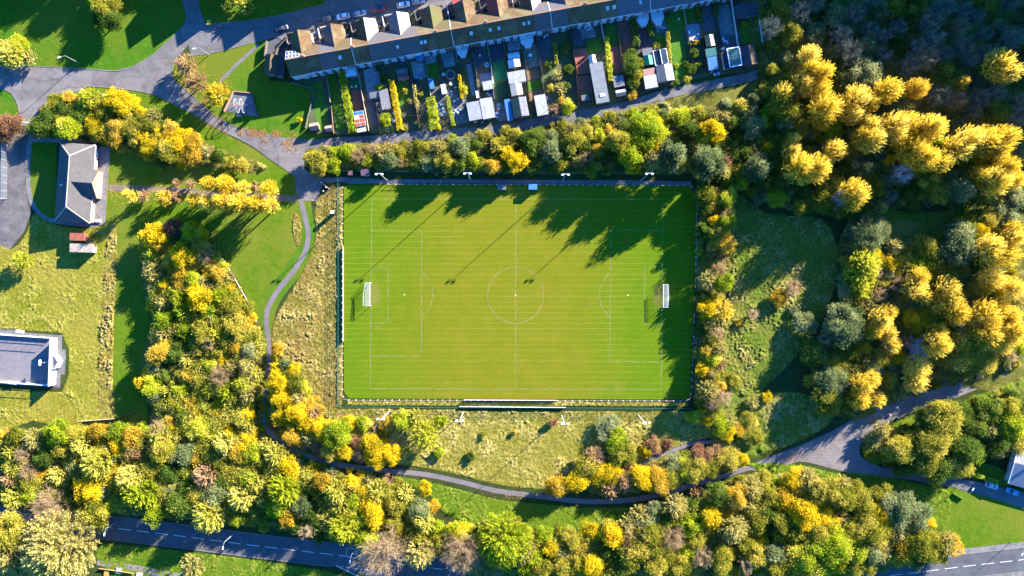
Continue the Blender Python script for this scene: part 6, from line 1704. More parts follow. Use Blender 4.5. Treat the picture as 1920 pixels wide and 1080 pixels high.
wg = 'in the gardens behind the terrace'
for x, y, r, k in ((1186, 125, 17, 'D'), (1192, 140, 15, 'E'), (1184, 105, 14, 'D'), (1195, 118, 12, 'E'), (1189, 158, 12, 'D'), (1186, 178, 9, 'O'), (808, 212, 8, 'L'), (722, 225, 13, 'L'), (714, 165, 9, 'L'), (718, 145, 8, 'D'),
                   (1046, 140, 11, 'T'), (1051, 165, 12, 'T'), (1055, 188, 8, 'O'), (1064, 200, 13, 'L'), (1041, 205, 12, 'K'), (869, 168, 9, 'L'), (562, 225, 6, 'Y'), (1302, 100, 9, 'D'), (1297, 128, 9, 'D'), (1268, 124, 5, 'L'),
                   (1286, 120, 6, 'D'), (1268, 155, 8, 'D'), (1310, 122, 7, 'E'), (1033, 165, 8, 'E'), (1030, 120, 8, 'D'), (1060, 90, 10, 'D'), (1065, 130, 10, 'D'), (1062, 160, 9, 'D'), (1408, 62, 4, 'E'), (760, 170, 6, 'E'), (770, 190, 7, 'T'), (783, 230, 6, 'T'),
                   (822, 240, 6, 'Y'), (758, 238, 6, 'E'), (1395, 45, 6, 'L'), (1441, 88, 8, 'E'), (1232, 85, 7, 'E'), (1190, 172, 6, 'T'), (1097, 176, 5, 'L'), (1288, 148, 7, 'E'), (708, 130, 5, 'D'), (788, 175, 6, 'E'), (1306, 80, 6, 'O')):
    tree(x, y, r, k, wg, .8)

# ---------------------------------------------------------------- clubhouse
def clubhouse():
    c = W(140.5, 343, 3.2); an = R(-4.0); c.z = 0
    o = empty('clubhouse', c, an); tag(o, 'brick clubhouse with hipped grey roof and a gabled bay, beside the round lawn', 'building')
    hx, hy, e, r = 5.7, 12.6, 3.2, 7.0
    L = lambda n, b, m, p=o: link(n, b.mesh(n), m, p)
    L('wall', MB().box((0, 0, e / 2 - .05), (2 * hx - .9, 2 * hy - .9, e - .1)), brick_w)
    hip = 4.6
    rm_ = M('clubhouse_tile', (.088, .079, .076), (.062, .056, .055), 1.2, .85, c3=(.07, .066, .06))
    R0, R1 = (0, hy - hip, r), (0, -(hy - hip), r)
    A, B_, C_, D_ = (-hx, hy, e), (hx, hy, e), (hx, -hy, e), (-hx, -hy, e)
    for pts in ([A, R0, R1, D_], [B_, C_, R1, R0], [A, B_, R0], [D_, R1, C_]):
        b = MB(); slab(b, pts, .12); L('roof', b, rm_)
    b = MB()
    for p, q in ((R0, R1), (R0, A), (R0, B_), (R1, C_), (R1, D_)): b.beam((p[0], p[1], p[2] + .05), (q[0], q[1], q[2] + .05), .26, .12)
    L('ridge', b, M('pale_ridge', (.42, .36, .28), (.34, .29, .23), 2))
    # gabled bay towards the walk
    by, bw, bx, br = 0.0, 4.4, hx + 1.3, 6.6
    xr = hx * (1 - (br - e) / (r - e)) * 0.5
    b = MB(); slab(b, [(0.25, by, br), (bx + .3, by, br), (bx + .3, by - bw - .3, e), (hx - .3, by - bw - .3, e)][::-1], .12); L('roof', b, rm_)
    b = MB(); slab(b, [(0.25, by, br), (bx + .3, by, br), (bx + .3, by + bw + .3, e), (hx - .3, by + bw + .3, e)], .12); L('roof', b, rm_)
    b = MB(); b.box((hx - .4 + .85, by, e / 2), (1.7, 2 * bw - .2, e)); i = len(b.v)
    b.v += [(bx - .03, by - bw + .1, e), (bx - .03, by + bw - .1, e), (bx - .03, by, br - .15)]; b.f.append((i, i + 1, i + 2)); b.mi.append(0)
    L('wall', b, brick_w)
    fm, pm = win_mesh(1.9, 1.6)
    for y in (-2.6, 0, 2.6):
        w_ = link('window', fm, pvc, o, (bx + .02, by + y, 1.0), R(90)); link('pane', pm, glass, w_)
    for y in (-9.6, -6.8, 6.8, 9.6):
        w_ = link('window', fm, pvc, o, (hx - .43, y, 1.1), R(90)); link('pane', pm, glass, w_)
    L('gutter', MB().box((hx + .08, 8.6, e - .1), (.16, 7.6, .12)).box((hx + .08, -8.6, e - .1), (.16, 7.6, .12)), pvc)
    L('vent', MB().box((-3.2, -1.2, 5.1), (.7, .35, .35)).box((-3.1, -.9, 5.0), (.25, .5, .3)), metal_w)
    L('terrace', MB().box((hx + 1.3, 0, .06), (3.4, 2 * hy, .1)), conc)
    L('step', MB().box((hx + .6, -hy + 1.2, .35), (2.4, .8, .5)), metal_w)


clubhouse()
# storage containers
for (cx, cy, w, h, m, lab) in ((144, 444, 27, 14, M('red_container', (.30, .085, .05), (.2, .06, .04), 1.2, .8), 'rusty red storage container'), (152, 465, 43, 16, M('beige_container', (.36, .29, .22), (.24, .2, .16), 1.0, .85), 'longer beige storage container')):
    shed(cx, cy, w, h, 2.6, .05, m, lab + ' on the rough grass', 'flat', m, grp=None, name='storage_container', cat='container', ang=R(-1.5))

# ---------------------------------------------------------------- ball court (white walled) and the court by the car park
def ball_court():
    g = road_mat('court_tarmac', (.185, .165, .168), (.13, .117, .12), (.15, .137, .14), 0)
    sheet('court_surround', [(-60, 615), (33, 618), (33, 622), (106, 628), (117, 628), (116, 655), (124, 656), (122, 702), (114, 702), (113, 727), (60, 724), (-60, 716)], .034, M('court_apron', (.13, .12, .12), (.09, .085, .09), .8, .9), False)
    sheet('ball_court_surface', [(-60, 618), (98, 633), (96, 722), (-60, 712)], .040, g, False)
    o = empty('ball_court', W(105, 677)); tag(o, 'white-walled ball court with a hooped end wall and railings', 'sports court')
    h = 3.4
    A, B_ = W(107.5, 633), W(104, 721.5)
    n = 6
    for i in range(n):
        p, q = A.lerp(B_, i / n), A.lerp(B_, (i + 1) / n); d_ = (q - p).normalized() * .015; m_ = (p + q) / 2
        b = MB(); v = q - p; b.box((m_.x, m_.y, h / 2 + .04), (v.length - .03, .14, h), math.atan2(v.y, v.x)); b.build('wall_panel', white_p, o)
        b = MB(); b.box((m_.x, m_.y, h + .1), (v.length - .02, .5, .1), math.atan2(v.y, v.x)); b.build('coping', white_p, o)
    # hexagonal goal recess behind the end wall
    hx = [W(106.2, 665), W(112.5, 667), W(118, 677), W(112, 689), W(105.4, 690)]
    for p, q in zip(hx, hx[1:]):
        m_ = (p + q) / 2; v = q - p
        MB().box((m_.x, m_.y, 1.4), (v.length - .02, .12, 2.7), math.atan2(v.y, v.x)).build('goal_panel', white_p, o)
    for row in (((-60, 622), (98, 633)), ((-60, 711), (96, 721))):
        a_, b_ = W(*row[0]), W(*row[1]); L = (b_ - a_).length; n = int(L / 2.4); an = math.atan2((b_ - a_).y, (b_ - a_).x)
        pm = MB().tube((0, 0, 0), (0, 0, 2.4), .05, n=6).mesh('post'); rail = MB()
        for i in range(n + 1):
            p = a_.lerp(b_, i / n); link('post', pm, metal_w, o, (p.x - o.location.x, p.y - o.location.y, 0.04))
        v = (b_ - a_)
        for z in (1.25, 2.4): rail.beam(a_ + Vector((0, 0, z)), b_ + Vector((0, 0, z)), .14, .1)
        rail.build('rail', white_p, o)
        m_ = (a_ + b_) / 2; MB().box((m_.x, m_.y, .5), (v.length - .1, .08, .85), an).build('kick_board', white_p, o)
    for x, y in ((42, 621), (28, 716.5)):
        c = W(x, y); MB().box((c.x, c.y, 1.2), (2.6, .9, .12), R(-5)).build('gate_canopy', white_p, o)
    b0 = W(95, 678); hb = empty('basketball_hoop', b0); tag(hb, 'basketball hoop with white backboard inside the ball court', 'basketball hoop')
    MB().tube(b0, b0 + Vector((0, 0, 3.4)), .09, n=8).tube(b0 + Vector((0, 0, 3.3)), b0 + Vector((-1.2, 0, 3.5)), .07, n=6).build('post', metal_g, hb)
    MB().box((b0.x - 1.25, b0.y, 3.5), (.06, 1.8, 1.05)).build('backboard', white_p, hb)
    MB().ring((b0.x - 1.65, b0.y), .21, .03, 3.04, 3.07, 16).build('rim', M('orange_steel', (.5, .15, .03), None), hb)
    # line markings
    for p, q in (((36, 624), (33, 716)),): stroke('line_marking', p, q, .1, .05, M('faint_line', (.3, .29, .3), (.22, .21, .22), 2), None)['kind'] = 'structure'


ball_court()
sheet('tennis_court', [(-60, 258), (11, 259), (10, 372), (-60, 372)], .045, M('court_dark', (.085, .085, .095), (.06, .06, .07), .7, .85, c3=(.11, .11, .115)), False)


def mesh_fence(pts, h, label, mat, name='mesh_fence', step_=2.6, bars=7, grp=None):
    w = [W(x, y, 0) for x, y in pts]
    o = empty(name, (w[0].x, w[0].y, 0)); tag(o, label, 'fence', grp)
    pan = MB()
    for i in range(bars): pan.box((0, 0, (i + .5) / bars), (1.0, .02, .016))
    for i in range(9): pan.box((-.5 + (i + .5) / 9, 0, .5), (.008, .02, 1.0))
    pan = pan.mesh('panel'); post = MB().tube((0, 0, 0), (0, 0, 1.03), .05, n=6).mesh('post')
    for a_, b_ in zip(w, w[1:]):
        v = b_ - a_; L = v.length; n = max(1, round(L / step_)); an = math.atan2(v.y, v.x)
        for i in range(n):
            m_ = a_.lerp(b_, (i + .5) / n) - w[0]; q = a_.lerp(b_, i / n) - w[0]
            link('panel', pan, mat, o, (m_.x, m_.y, .03), an, (L / n, 1, h)); link('post', post, mat, o, (q.x, q.y, 0), 0, (1, 1, h))
    q = w[-1] - w[0]; link('post', post, mat, o, (q.x, q.y, 0), 0, (1, 1, h))
    return o


mesh_fence([(14.5, 258), (13, 373), (-60, 373)], 3.0, 'grey mesh fence round the court by the car park', metal_g)
mesh_fence([(635, 318), (636, 440), (636, 600), (635, 757), (640, 762), (960, 763), (1293, 765)], 2.2, 'green mesh fence round two sides of the football ground', metal_green)
mesh_fence([(640, 322), (900, 324), (1232, 325)], 1.8, 'green mesh fence between the belt of trees and the pitch path', metal_green)
# slatted boards along the foot of the ground's fence
fence([(862, 762.2), (905, 762.6), (950, 763), (1060, 764)], .9, metal_w, 'low white board fence behind the pitch hoarding', 2.2, False, None, 'board_fence', 'fence')

# ---------------------------------------------------------------- rail round the pitch
def pitch_rail():
    pts = [(729, 346), (900, 346.5), (1100, 347.3), (1290, 348.5), (1298, 352), (1303.5, 360), (1305, 380), (1303, 520), (1299, 640), (1295, 735), (1292, 747), (1284, 751), (960, 750), (655, 749.5), (646, 747), (643, 740), (643, 550), (643, 352)]
    w = [W(x, y, 0) for x, y in pts]; o = empty('pitch_rail', (w[0].x, w[0].y, 0)); tag(o, 'low white-posted spectator rail round the football pitch', 'railing')
    pm = MB().box((0, 0, .55), (.13, .13, 1.1)).box((0, 0, 1.12), (.24, .24, .06)).mesh('post')
    cum = [0.0]
    for a_, b_ in zip(w, w[1:]): cum.append(cum[-1] + (b_ - a_).length)
    n = 150; xs = np.interp(np.linspace(0, cum[-1], n), cum, [p.x for p in w]); ys = np.interp(np.linspace(0, cum[-1], n), cum, [p.y for p in w])
    for x, y in zip(xs, ys): link('post', pm, metal_w, o, (x - w[0].x, y - w[0].y, 0))
    rm_ = M('rail_pink', (.42, .26, .2), (.32, .2, .15), 1.5, .6)
    for a_, b_ in zip(w, w[1:]): MB().beam(a_ + Vector((0, 0, 1.02)), b_ + Vector((0, 0, 1.02)), .09, .07).build('rail', rm_, o)


pitch_rail()


def hoarding(p, q, n, lab):
    a_, b_ = W(*p), W(*q); o = empty('hoarding', a_); tag(o, lab, 'hoarding'); v = b_ - a_; an = math.atan2(v.y, v.x)
    bm_ = MB().box((0, 0, .58), (v.length / n - .02, .08, 1.1)).mesh('board'); cp = MB().box((0, 0, 1.16), (v.length / n - .01, .15, .07)).mesh('capping')
    for i in range(n):
        m_ = a_.lerp(b_, (i + .5) / n) - a_
        link('board', bm_, M('maroon_board', (.25, .06, .08), (.2, .05, .06), 1), o, (m_.x, m_.y, 0), an); link('capping', cp, white_p, o, (m_.x, m_.y, 0), an)


hoarding((870, 748.9), (1043, 749.8), 13, 'long white-capped hoarding along the touchline')
hoarding((644.6, 462), (644.6, 640), 13, 'white-capped hoarding behind the goal with the loose net')


# ---------------------------------------------------------------- goals, dugouts, floodlights
def goal(px, py0, py1, dirx, depth, lab, sag):
    o = empty('goal', W(px, (py0 + py1) / 2)); tag(o, lab, 'goal', None)
    a_, b_ = W(px, py0), W(px, py1); hg = 2.44; dx = Vector((dirx * depth, 0, 0)); up = Vector((0, 0, hg))
    for p in (a_, b_): MB().tube(p, p + up, .07, n=8).build('post', pvc, o)
    MB().tube(a_ + up, b_ + up, .07, n=8).build('crossbar', pvc, o)
    f = MB()
    for p in (a_, b_): f.tube(p + up, p + up + dx * .55, .03, n=6).tube(p + up + dx * .55, p + dx, .03, n=6)
    f.tube(a_ + dx, b_ + dx, .03, n=6); f.build('net_support', pvc, o)
    # net: a fine open lattice of cords
    nb_ = MB(); U, V = 26, 14

    def pt(u, v):
        p = a_.lerp(b_, u)
        if v < .4: t = v / .4; q = up + dx * (.55 * t) - Vector((0, 0, sag * .5 * math.sin(math.pi * u) * t))
        else: t = (v - .4) / .6; q = (up + dx * .55).lerp(dx, t) - Vector((0, 0, sag * .3 * math.sin(math.pi * u) * (1 - t))) + dx * (.12 * math.sin(math.pi * t))
        if sag > .3: q = q - dx * (.45 * max(0, .55 - u) * min(1, v * 1.6))
        return p + q
    for i in range(U + 1):
        for j in range(V): nb_.beam(pt(i / U, j / V), pt(i / U, (j + 1) / V), .022)
    for j in range(V + 1):
        for i in range(U): nb_.beam(pt(i / U, j / V), pt((i + 1) / U, j / V), .022)
    nb_.build('net', M('net_cord', (.72, .73, .74), (.6, .6, .62), 2, .8), o)


goal(696, 530.5, 573, -1, 2.6, 'football goal with loose sagging net by the hoarding', .5)
goal(1240.8, 533.5, 576, 1, 2.2, 'football goal with taut net half in tree shade', .05)
for x, m, lab in ((941, felt_grey, 'grey-roofed dugout on the touchline'), (999, blue_sheet, 'blue-roofed dugout on the touchline')):
    c = W(x, 352); o = empty('dugout', c); tag(o, lab, 'dugout')
    MB().box((c.x, c.y + .75, 1.05), (2.5, .08, 2.1)).build('back_wall', metal_w, o)
    for s in (-1, 1): MB().box((c.x + s * 1.25, c.y, 1.05), (.08, 1.55, 2.1)).build('side_wall', metal_w, o)
    MB().box((c.x, c.y, 2.16), (2.75, 1.75, .1), 0).build('roof', m, o)
    MB().box((c.x, c.y + .45, .45), (2.3, .4, .08)).build('bench', timber_grey, o)
FL = [(727, 339), (882, 338), (1054, 340), (1201, 338.5), (730, 771), (868, 774), (1053, 779), (1196, 778)]
near_f = ['at the corner nearest the lane apron', 'beside the orange bush', 'behind the blue-roofed dugout', 'by the corner under tall willows', 'at the corner of the green fence and dry meadow', 'beside the round lime tree in the dry meadow', 'in the dry meadow by a small red bush', 'at the meadow corner near the footpaths']
for (x, y), lb in zip(FL, near_f):
    c = W(x, y); up = y < 500; hh = 15.5
    o = empty('floodlight', c); tag(o, 'white floodlight mast with two lamps ' + lb, 'floodlight', 'floodlight masts round the pitch')
    MB().tube(c, c + Vector((0, 0, hh)), .14, .08, 8).build('mast', metal_g if up else metal_w, o)
    s = -1 if up else 1
    MB().beam(c + Vector((-1.1, 0, hh)), c + Vector((1.1, 0, hh)), .10).build('crossarm', metal_w, o)
    for e in (-.9, .9): MB().box((c.x + e, c.y + .25 * s, hh + .05), (.62, .5, .42)).build('lamp', metal_w, o)
# huts on the pitch-side path
shed(684, 323, 15, 12, 2.1, .3, M('plum_roof', (.14, .085, .10), (.1, .06, .075), 1), 'plum-roofed hut beside the pitch path', 'mono', timber_pale, grp=None, name='ticket_hut', cat='hut', ang=0)
shed(656.5, 324, 9, 8, 1.9, .2, M('faded_red_roof', (.28, .1, .09), None), 'small red-roofed hut by the gap in the green fence', 'mono', timber_dark, grp=None, name='ticket_hut', cat='hut', ang=0)
c = W(627, 399); o = empty('utility_cabinet', c); tag(o, 'tall dark utility cabinet with a white top in the reedy strip', 'cabinet')
MB().box((c.x, c.y, 1.35), (1.0, .9, 2.7)).build('body', black_m, o); MB().box((c.x, c.y, 2.76), (1.1, 1.0, .1)).build('lid', white_p, o)
# gate posts and bollards at the apron
for i, (x, y) in enumerate(((604, 343), (608, 359), (613, 352))):
    c = W(x, y); o = empty('gate_post', c); tag(o, 'white-topped gate post beside the lane apron', 'post', 'gate posts by the lane apron')
    MB().box((c.x, c.y, .6), (.2, .2, 1.2)).build('shaft', timber_dark, o); MB().box((c.x, c.y, 1.22), (.3, .3, .08)).build('cap', white_p, o)
fence([(604, 343), (617, 354)], 1.0, metal_w, 'short white barrier rail beside the lane apron', 2, False, None, 'barrier_rail', 'barrier')
# car park barrier
a_, b_ = W(20, 228), W(57, 231); o = empty('barrier_gate', a_); tag(o, 'white swing barrier across the car park entrance', 'barrier')
for p in (a_, b_): MB().box((p.x, p.y, .6), (.22, .22, 1.2)).build('post', metal_g, o)
MB().beam(a_ + Vector((0, 0, 1.1)), b_ + Vector((0, 0, 1.1)), .14).build('arm', white_p, o); MB().beam(a_ + Vector((0, 0, .6)), b_ + Vector((0, 0, .6)), .09).build('arm', white_p, o)


# ---------------------------------------------------------------- street lamps
def lamp(px, py, h, ang, lab):
    c = W(px, py); o = empty('street_lamp', c); tag(o, lab, 'street lamp', 'street lamps')
    MB().tube(c, c + Vector((0, 0, h)), .11, .06, 8).build('column', metal_g, o)
    d_ = Vector((math.cos(ang), math.sin(ang), 0))
    MB().tube(c + Vector((0, 0, h)), c + d_ * 1.5 + Vector((0, 0, h + .25)), .06, .05, 6).build('arm', metal_g, o)
    p = c + d_ * 1.8 + Vector((0, 0, h + .27)); MB().box(p, (.95, .36, .18), ang).build('lamp_head', metal_w, o)


lamp(222, 977, 7.5, R(-100), 'street lamp on the main road among overhanging trees')
lamp(437, 1002, 7.5, R(-100), 'street lamp on the open stretch of main road')
lamp(668, 1026, 7.5, R(-100), 'street lamp beside the bus stop box')
lamp(148, 118, 7.5, R(200), 'street lamp on the edge of the big lawn')
lamp(392, 103, 7.0, R(190), 'street lamp beside the pinkish trees')
lamp(1793, 915, 7.0, R(60), 'street lamp where the side road meets the track')
lamp(1895, 1016, 6.5, R(240), 'street lamp on the pavement beside the mown green')


# ---------------------------------------------------------------- winding-wheel memorial on its paved pad
def memorial():
    pad = [(439, 173), (471, 176), (483, 219), (422, 209)]
    sheet('memorial_paving', pad, .05, M('block_paving', (.10, .11, .13), (.07, .078, .095), 2.2, .85, c3=(.13, .135, .15)), False)
    fence([(420.5, 209), (438, 172)], .9, brick_w, 'low brick wall edging the memorial paving', 1.7, True, None, 'brick_wall', 'wall')
    fence([(439, 171.5), (471.5, 174.5)], .45, brick_w, 'brick kerb wall behind the wheel memorial', 1.7, True, None, 'brick_wall', 'wall')
    fence([(472, 176), (484, 219)], .45, stone_w, 'stone kerb wall beside the memorial paving', 1.7, True, None, 'stone_wall', 'wall')
    for x, lab in ((449, 'steel pit wheel beside the brick wall of the memorial'), (459.5, 'steel pit wheel on the lawn side of the memorial')):
        c = W(x, 202); o = empty('winding_wheel', c, R(8)); tag(o, lab, 'wheel', 'twin wheels of the memorial')
        b = MB(); n = 32; r = 2.2
        for k in range(n):
            t0, t1 = 2 * math.pi * k / n, 2 * math.pi * (k + 1) / n
            b.beam((0, r * math.cos(t0), r + .3 + r * math.sin(t0)), (0, r * math.cos(t1), r + .3 + r * math.sin(t1)), .15, .15)
        link('rim', b.mesh('rim'), metal_g, o)
        sp = MB().tube((0, 0, 0), (0, 0, r - .1), .05, n=6).mesh('spoke')
        for k in range(8):
            s_o = link('spoke', sp, metal_g, o, (0, 0, r + .3)); s_o.rotation_euler = (k * math.pi / 4, 0, 0)
        link('hub', MB().tube((-.3, 0, r + .3), (.3, 0, r + .3), .28, n=10).mesh('hub'), M('hub_red', (.35, .08, .05), None), o)
        link('plinth', MB().box((0, 0, .2), (.7, 2.6, .4)).mesh('plinth'), conc, o)
    for x, y, lab in ((460, 197, 'stone plaque block among the memorial wheels'), (449, 217.5, 'grey stone bench below the memorial paving')):
        c = W(x, y); o = empty('stone_bench', c, R(-8)); tag(o, lab, 'bench')
        link('seat', MB().box((0, 0, .48), (1.6, .7, .14)).mesh('seat'), M('pale_stone', (.3, .3, .31), None), o)
        for e in (-.55, .55): link('leg', MB().box((e, 0, .2), (.2, .6, .4)).mesh('leg'), conc, o)


memorial()
for i, (x, y, m, lab) in enumerate(((393, 43.5, 'y', 'yellow grit bin on the corner of the dim street'),)):
    c = W(x, y); o = empty('grit_bin', c, R(5)); tag(o, lab, 'bin'); ym = M('grit_yellow', (.70, .42, .03), None, 1, .6)
    link('body', MB().box((0, 0, .4), (1.1, 1.3, .8)).mesh('body'), ym, o); link('lid', MB().box((0, .02, .86), (1.2, 1.4, .12)).mesh('lid'), ym, o)
# boulders across the track
ROCK = []
for v in range(3):
    bm = bmesh.new(); bmesh.ops.create_icosphere(bm, subdivisions=3, radius=1.0); g = random.Random(v + 50)
    off = [(Vector((g.uniform(-1, 1), g.uniform(-1, 1), g.uniform(-1, 1))).normalized(), g.uniform(.62, .85)) for _ in range(9)]
    for vt in bm.verts:
        for n_, d_ in off:
            k = vt.co.dot(n_) - d_
            if k > 0: vt.co -= n_ * k
    me = bpy.data.meshes.new('boulder'); bm.to_mesh(me); bm.free(); ROCK.append(me)
rock_m = M('grey_boulder', (.22, .21, .21), (.12, .12, .125), 2.5, .9, bump=.5)
for i, (x, y, s, lab) in enumerate(((1653, 779.5, .75, 'grey boulder on the track nearest the golden poplars'), (1666.5, 778.5, .7, 'grey boulder in the middle of the track'), (1679, 763.5, .8, 'grey boulder on the poplar side of the track'), (1662, 793, .85, 'larger grey boulder at the grassy edge of the track'), (1664.5, 801.5, .65, 'grey boulder sunk in the grass beside the track'), (1684, 783.5, .5, 'smallest grey boulder beside the track'))):
    c = W(x, y); o = link('boulder', ROCK[i % 3], rock_m, None, (c.x, c.y, s * .45), i * 1.3, (s, s * .85, s * .75)); tag(o, lab, 'boulder', 'boulders blocking the track')


# ---------------------------------------------------------------- cars
def car_meshes():
    def loft(secs, name, close=True):
        b = MB(); n = len(secs[0])
        for s in secs: b.v += s
        for i in range(len(secs) - 1):
            for k in range(n - 1 if not close else n):
                k2 = (k + 1) % n; a_ = i * n
                b.f.append((a_ + k, a_ + k2, a_ + n + k2, a_ + n + k)); b.mi.append(0)
        b.f.append(tuple(range(n - 1, -1, -1))); b.f.append(tuple(range((len(secs) - 1) * n, len(secs) * n))); b.mi += [0, 0]
        return b.mesh(name, smooth=False)

    def sec(x, w, z0, z1, r=.12):
        return [(x, -w, z0), (x, -w, z1 - r), (x, -w + r * 1.3, z1), (x, w - r * 1.3, z1), (x, w, z1 - r), (x, w, z0)]
    body = loft([sec(-2.12, .66, .38, .72), sec(-2.0, .80, .26, .88), sec(-1.2, .88, .22, .96), sec(.0, .90, .22, .97), sec(1.0, .88, .22, .95), sec(1.7, .84, .24, .84), sec(2.05, .74, .30, .72), sec(2.15, .6, .38, .62)], 'body')
    cab = loft([sec(-1.75, .70, .9, .98, .03), sec(-1.2, .70, .9, 1.38), sec(-.4, .70, .9, 1.48), sec(.3, .69, .9, 1.42), sec(1.05, .68, .9, .97, .03)], 'glass')
    roof = loft([sec(-1.28, .60, 1.36, 1.44, .05), sec(-.4, .64, 1.42, 1.52, .06), sec(.28, .60, 1.38, 1.46, .05)], 'roof')
    wheel = MB().tube((0, -.1, 0), (0, .1, 0), .32, n=16).mesh('wheel'); rim = MB().tube((0, -.11, 0), (0, .11, 0), .2, n=12).mesh('rim')
    lamp_ = MB().box((0, 0, 0), (.16, .34, .14)).mesh('headlight'); tl = MB().box((0, 0, 0), (.12, .3, .16)).mesh('tail_light'); mir = MB().box((0, 0, 0), (.14, .2, .13)).mesh('mirror')
    return body, cab, roof, wheel, rim, lamp_, tl, mir


CM = car_meshes()


def paintm(name, c, metal=0.0): return M('paint_' + name, c, tuple(x * .96 for x in c), 1, .28, .6, metal=metal)


tail_m = M('tail_red', (.35, .02, .02), None); head_m = M('headlamp', (.7, .7, .68), None, 1, .2, .6)


def car(px, py, ang, m, lab, z=.04, s=1.0, glassroof=False):
    c = W(px, py, .9); o = empty('parked_car', (c.x, c.y, z), ang, s); tag(o, lab, 'car', 'parked cars')
    link('body', CM[0], m, o); link('glass', CM[1], glass, o); link('roof', CM[2], glass if glassroof else m, o)
    for sx_ in (-1.3, 1.32):
        for sy_ in (-1, 1):
            w_ = link('wheel', CM[3], black_m, o, (sx_, sy_ * .80, .32)); link('rim', CM[4], metal_g, w_)
    for sy_ in (-1, 1):
        link('headlight', CM[5], head_m, o, (1.98, sy_ * .56, .66)); link('tail_light', CM[6], tail_m, o, (-2.03, sy_ * .6, .76)); link('mirror', CM[7], m, o, (.75, sy_ * .95, 1.0))


white_c, silver_c, red_c, black_c, navy_c = paintm('white', (.75, .75, .74)), paintm('silver', (.42, .44, .46), .3), paintm('red', (.42, .03, .05)), paintm('black', (.02, .022, .028)), paintm('blue', (.10, .26, .46))
sa = R(11.5)
car(527, 53, sa + R(6), black_c, 'black car parked apart at the end of the street')
car(611, 36, sa + math.pi, black_c, 'large black car in front of the row of white cars', s=1.08)
car(643, 30, sa + math.pi, white_c, 'white car parked between the black and silver cars')
car(674, 24.5, sa, silver_c, 'silver car parked next to the red car')
car(709.5, 15.5, sa + math.pi, red_c, 'red car with dark sunroof on the street', glassroof=True)
car(756, 8, sa, white_c, 'white hatchback parked past the red car')
car(784, 1, sa, silver_c, 'silver car last in the row past the white hatchback')
car(1860, 910.5, R(-17), silver_c, 'silver car parked beside the clipped hedge of the bungalow')
car(1899.5, 922, R(-17) + math.pi, navy_c, 'blue car parked outside the bungalow')

# ---------------------------------------------------------------- bungalow at the edge
def bungalow():
    o = empty('bungalow', W(1945, 885)); tag(o, 'bungalow with blue-grey roof and white verges beside the side road', 'house')
    A = [W(1901, 867, 3.0), W(1890, 905, 2.7), W(1906, 913.5, 2.7)]
    a, b_, c_, d_ = W(1902, 867, 5.0), W(1890, 906, 2.9), W(1975, 930, 2.9), W(1985, 890, 5.0)
    e_, f_ = W(1910, 832, 2.9), W(1995, 852, 2.9)
    s = MB(); slab(s, [a, b_, c_, d_], .14); s.build('roof', M('bungalow_slate', (.20, .21, .23), (.15, .16, .18), .8, .6), o)
    s = MB(); slab(s, [a, d_, f_, e_], .14); s.build('roof', M('bungalow_slate2', (.17, .16, .17), (.13, .125, .13), .8, .7), o)
    s = MB(); s.beam(a + Vector((0, 0, .06)), b_ + Vector((0, 0, .06)), .22, .16); s.beam(a + Vector((0, 0, .06)), e_ + Vector((0, 0, .06)), .22, .16); s.build('verge', pvc, o)
    s = MB(); s.beam(b_ + Vector((0, 0, -.1)), c_ + Vector((0, 0, -.1)), .16, .14); s.build('gutter', pvc, o)
    s = MB(); q = [e_, b_, c_, f_]; cc = sum((p.to_2d() for p in q), Vector((0, 0))) / 4
    s.prism([cc + (p.to_2d() - cc) * .93 for p in q], 0, 2.75); s.build('wall', render_w, o)
    i_ = [cc + (p.to_2d() - cc) * .935 for p in (b_, e_, a)]; s = MB(); s.poly([(*i_[0], 2.7), (*i_[1], 2.7), (*i_[2], 4.8)]); s.build('gable', render_w, o)
    ch = W(1935, 872, 5); MB().box((ch.x, ch.y, 4.9), (.8, .8, 1.6)).build('chimney', brick_w, o)


bungalow()
fence([(1841, 869), (1888, 885)], .9, timber_pale, 'pale garden fence across the bungalow lawn', 1.8, False, None)
fence([(1788, 925), (1806, 936)], .8, timber_pale, 'short timber rail at the corner of the mown green', 1.8, False, None)
# allotments by the main road
sheet('allotment_path', [(182, 1050), (260, 1060), (330, 1074), (400, 1092), (398, 1100), (320, 1086), (255, 1071), (182, 1060)], .07, M('old_concrete', (.2, .17, .15), (.13, .11, .10), .8), False)
for x, y, w, h, m, lab in ((200, 1074, 9, 13, M('bed_orange', (.45, .24, .05), None), 'raised bed of orange plants on the allotment'), (223, 1070, 11, 11, M('bed_pale', (.28, .36, .3), None), 'raised bed of pale cabbages on the allotment'), (262, 1078, 12, 9, metal_w, 'white cold frame on the allotment')):
    q = [p.to_2d() for p in WG([(x - w / 2, y - h / 2), (x + w / 2, y - h / 2 + 1.5), (x + w / 2 - 2, y + h / 2 + 1.5), (x - w / 2 - 2, y + h / 2)], .4)]
    c = W(x, y); o = empty('planting_bed', (c.x, c.y, 0)); tag(o, lab, 'planter')
    MB().prism(q, 0, .35).build('frame', timber, o); MB().prism([Vector((c.x, c.y)) + (p - Vector((c.x, c.y))) * .86 for p in q], .1, .42).build('bed', m, o)
fence([(186, 1066), (210, 1069), (250, 1075)], .7, timber, 'low brown edging fence along the allotment path', 1.8, False, None)
fence([(148, 790), (215, 785), (252, 770)], 1.0, timber_pale, 'pale post fence where the meadow meets the wood', 2.4, False, None)
fence([(376, 436), (398, 462), (430, 505), (462, 560), (481, 603)], .7, timber_pale, 'low pale fence between the wood and the mown triangle', 2.4, False, None)

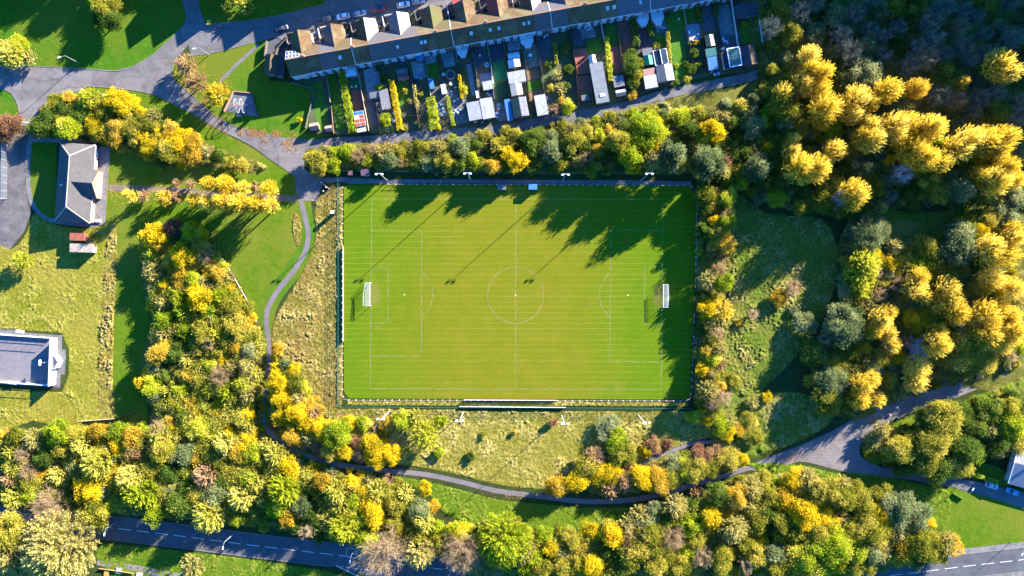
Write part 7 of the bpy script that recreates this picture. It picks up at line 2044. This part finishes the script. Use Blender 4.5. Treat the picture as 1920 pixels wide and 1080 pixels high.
# ---------------------------------------------------------------- houses out of the frame whose gables shade the street
for i, x in enumerate((345, 392, 438, 528, 590, 650, 720, 752, 800, 850)):
    y = (-48, -50, -52)[i] if i < 3 else -42 - (i - 3) * 8
    shed(x, y, 29 if i > 2 else 36, 40, 5.4, 3.6, tile_tan if i % 2 else slate, 'gabled house across the street from the terrace', 'gable', brick_w, 'y', 'house', 'street_house', 'houses across the street', ang=TH)

# ---------------------------------------------------------------- drifts of fallen leaves
def litter(blobs, n, cols, seed, z=.062):
    g = np.random.default_rng(seed); C = []
    for x, y, rx, ry, w in blobs:
        k = int(n * w); p = W(x, y)
        C.append(np.stack([p.x + g.normal(0, rx / S / 2, k), p.y + g.normal(0, ry / S / 2, k), np.full(k, z) + g.random(k) * .02], 1))
    C = np.concatenate(C); m = vnoise(C[:, 0], C[:, 1], 1.6, seed) > .38; C = C[m]; n = len(C)
    nr = unit(np.array([0, 0, 1.0]) + g.normal(size=(n, 3)) * .35); a = unit(np.cross(nr, g.normal(size=(n, 3)))); bb = np.cross(nr, a)
    s_ = .13 * g.uniform(.5, 1.1, n)[:, None]
    o = link('leaf_litter', quads_to_mesh('leaf_litter', C, a * s_, bb * s_ * .8, g.random(n)), cols); tag(o, kind='stuff')


LIT = leaf_mat('fallen_leaves', [(0.16, 0.07, 0.03), (0.30, 0.14, 0.05), (0.42, 0.22, 0.08), (0.46, 0.32, 0.08)], 0.1)
LITY = leaf_mat('fallen_yellow', [(0.30, 0.20, 0.03), (0.45, 0.32, 0.04), (0.5, 0.38, 0.06)], 0.1)
litter([(490, 251, 60, 8, 1.2), (520, 262, 40, 14, .8), (450, 246, 30, 8, .6), (545, 275, 20, 20, .4), (405, 228, 30, 14, .6), (340, 150, 14, 30, .5), (372, 190, 24, 20, .6)], 1500, LIT, 61)
litter([(350, 125, 40, 30, .8), (367, 158, 44, 34, .8), (405, 178, 44, 36, 1), (100, 240, 60, 20, .6), (20, 240, 40, 30, .7), (15, 105, 60, 40, .6)], 1300, LITY, 62)
litter([(280, 357, 130, 14, 1.0), (420, 368, 160, 20, 1.6), (260, 372, 60, 16, .5), (480, 380, 60, 20, .5)], 1500, LITY, 63)
litter([(690, 1050, 70, 20, .7), (800, 1065, 80, 18, .8), (270, 1010, 90, 10, .5), (90, 985, 80, 14, .5), (1640, 785, 90, 24, .9), (1560, 830, 60, 30, .5), (1480, 860, 50, 14, .5), (1720, 895, 90, 10, .5)], 1300, LIT, 64)
litter([(1000, 929, 120, 9, .8), (1200, 935, 120, 9, .8), (640, 873, 120, 9, .8), (498, 720, 9, 130, .8), (700, 265, 160, 9, .7), (1000, 232, 140, 14, .6)], 1200, LIT, 65)
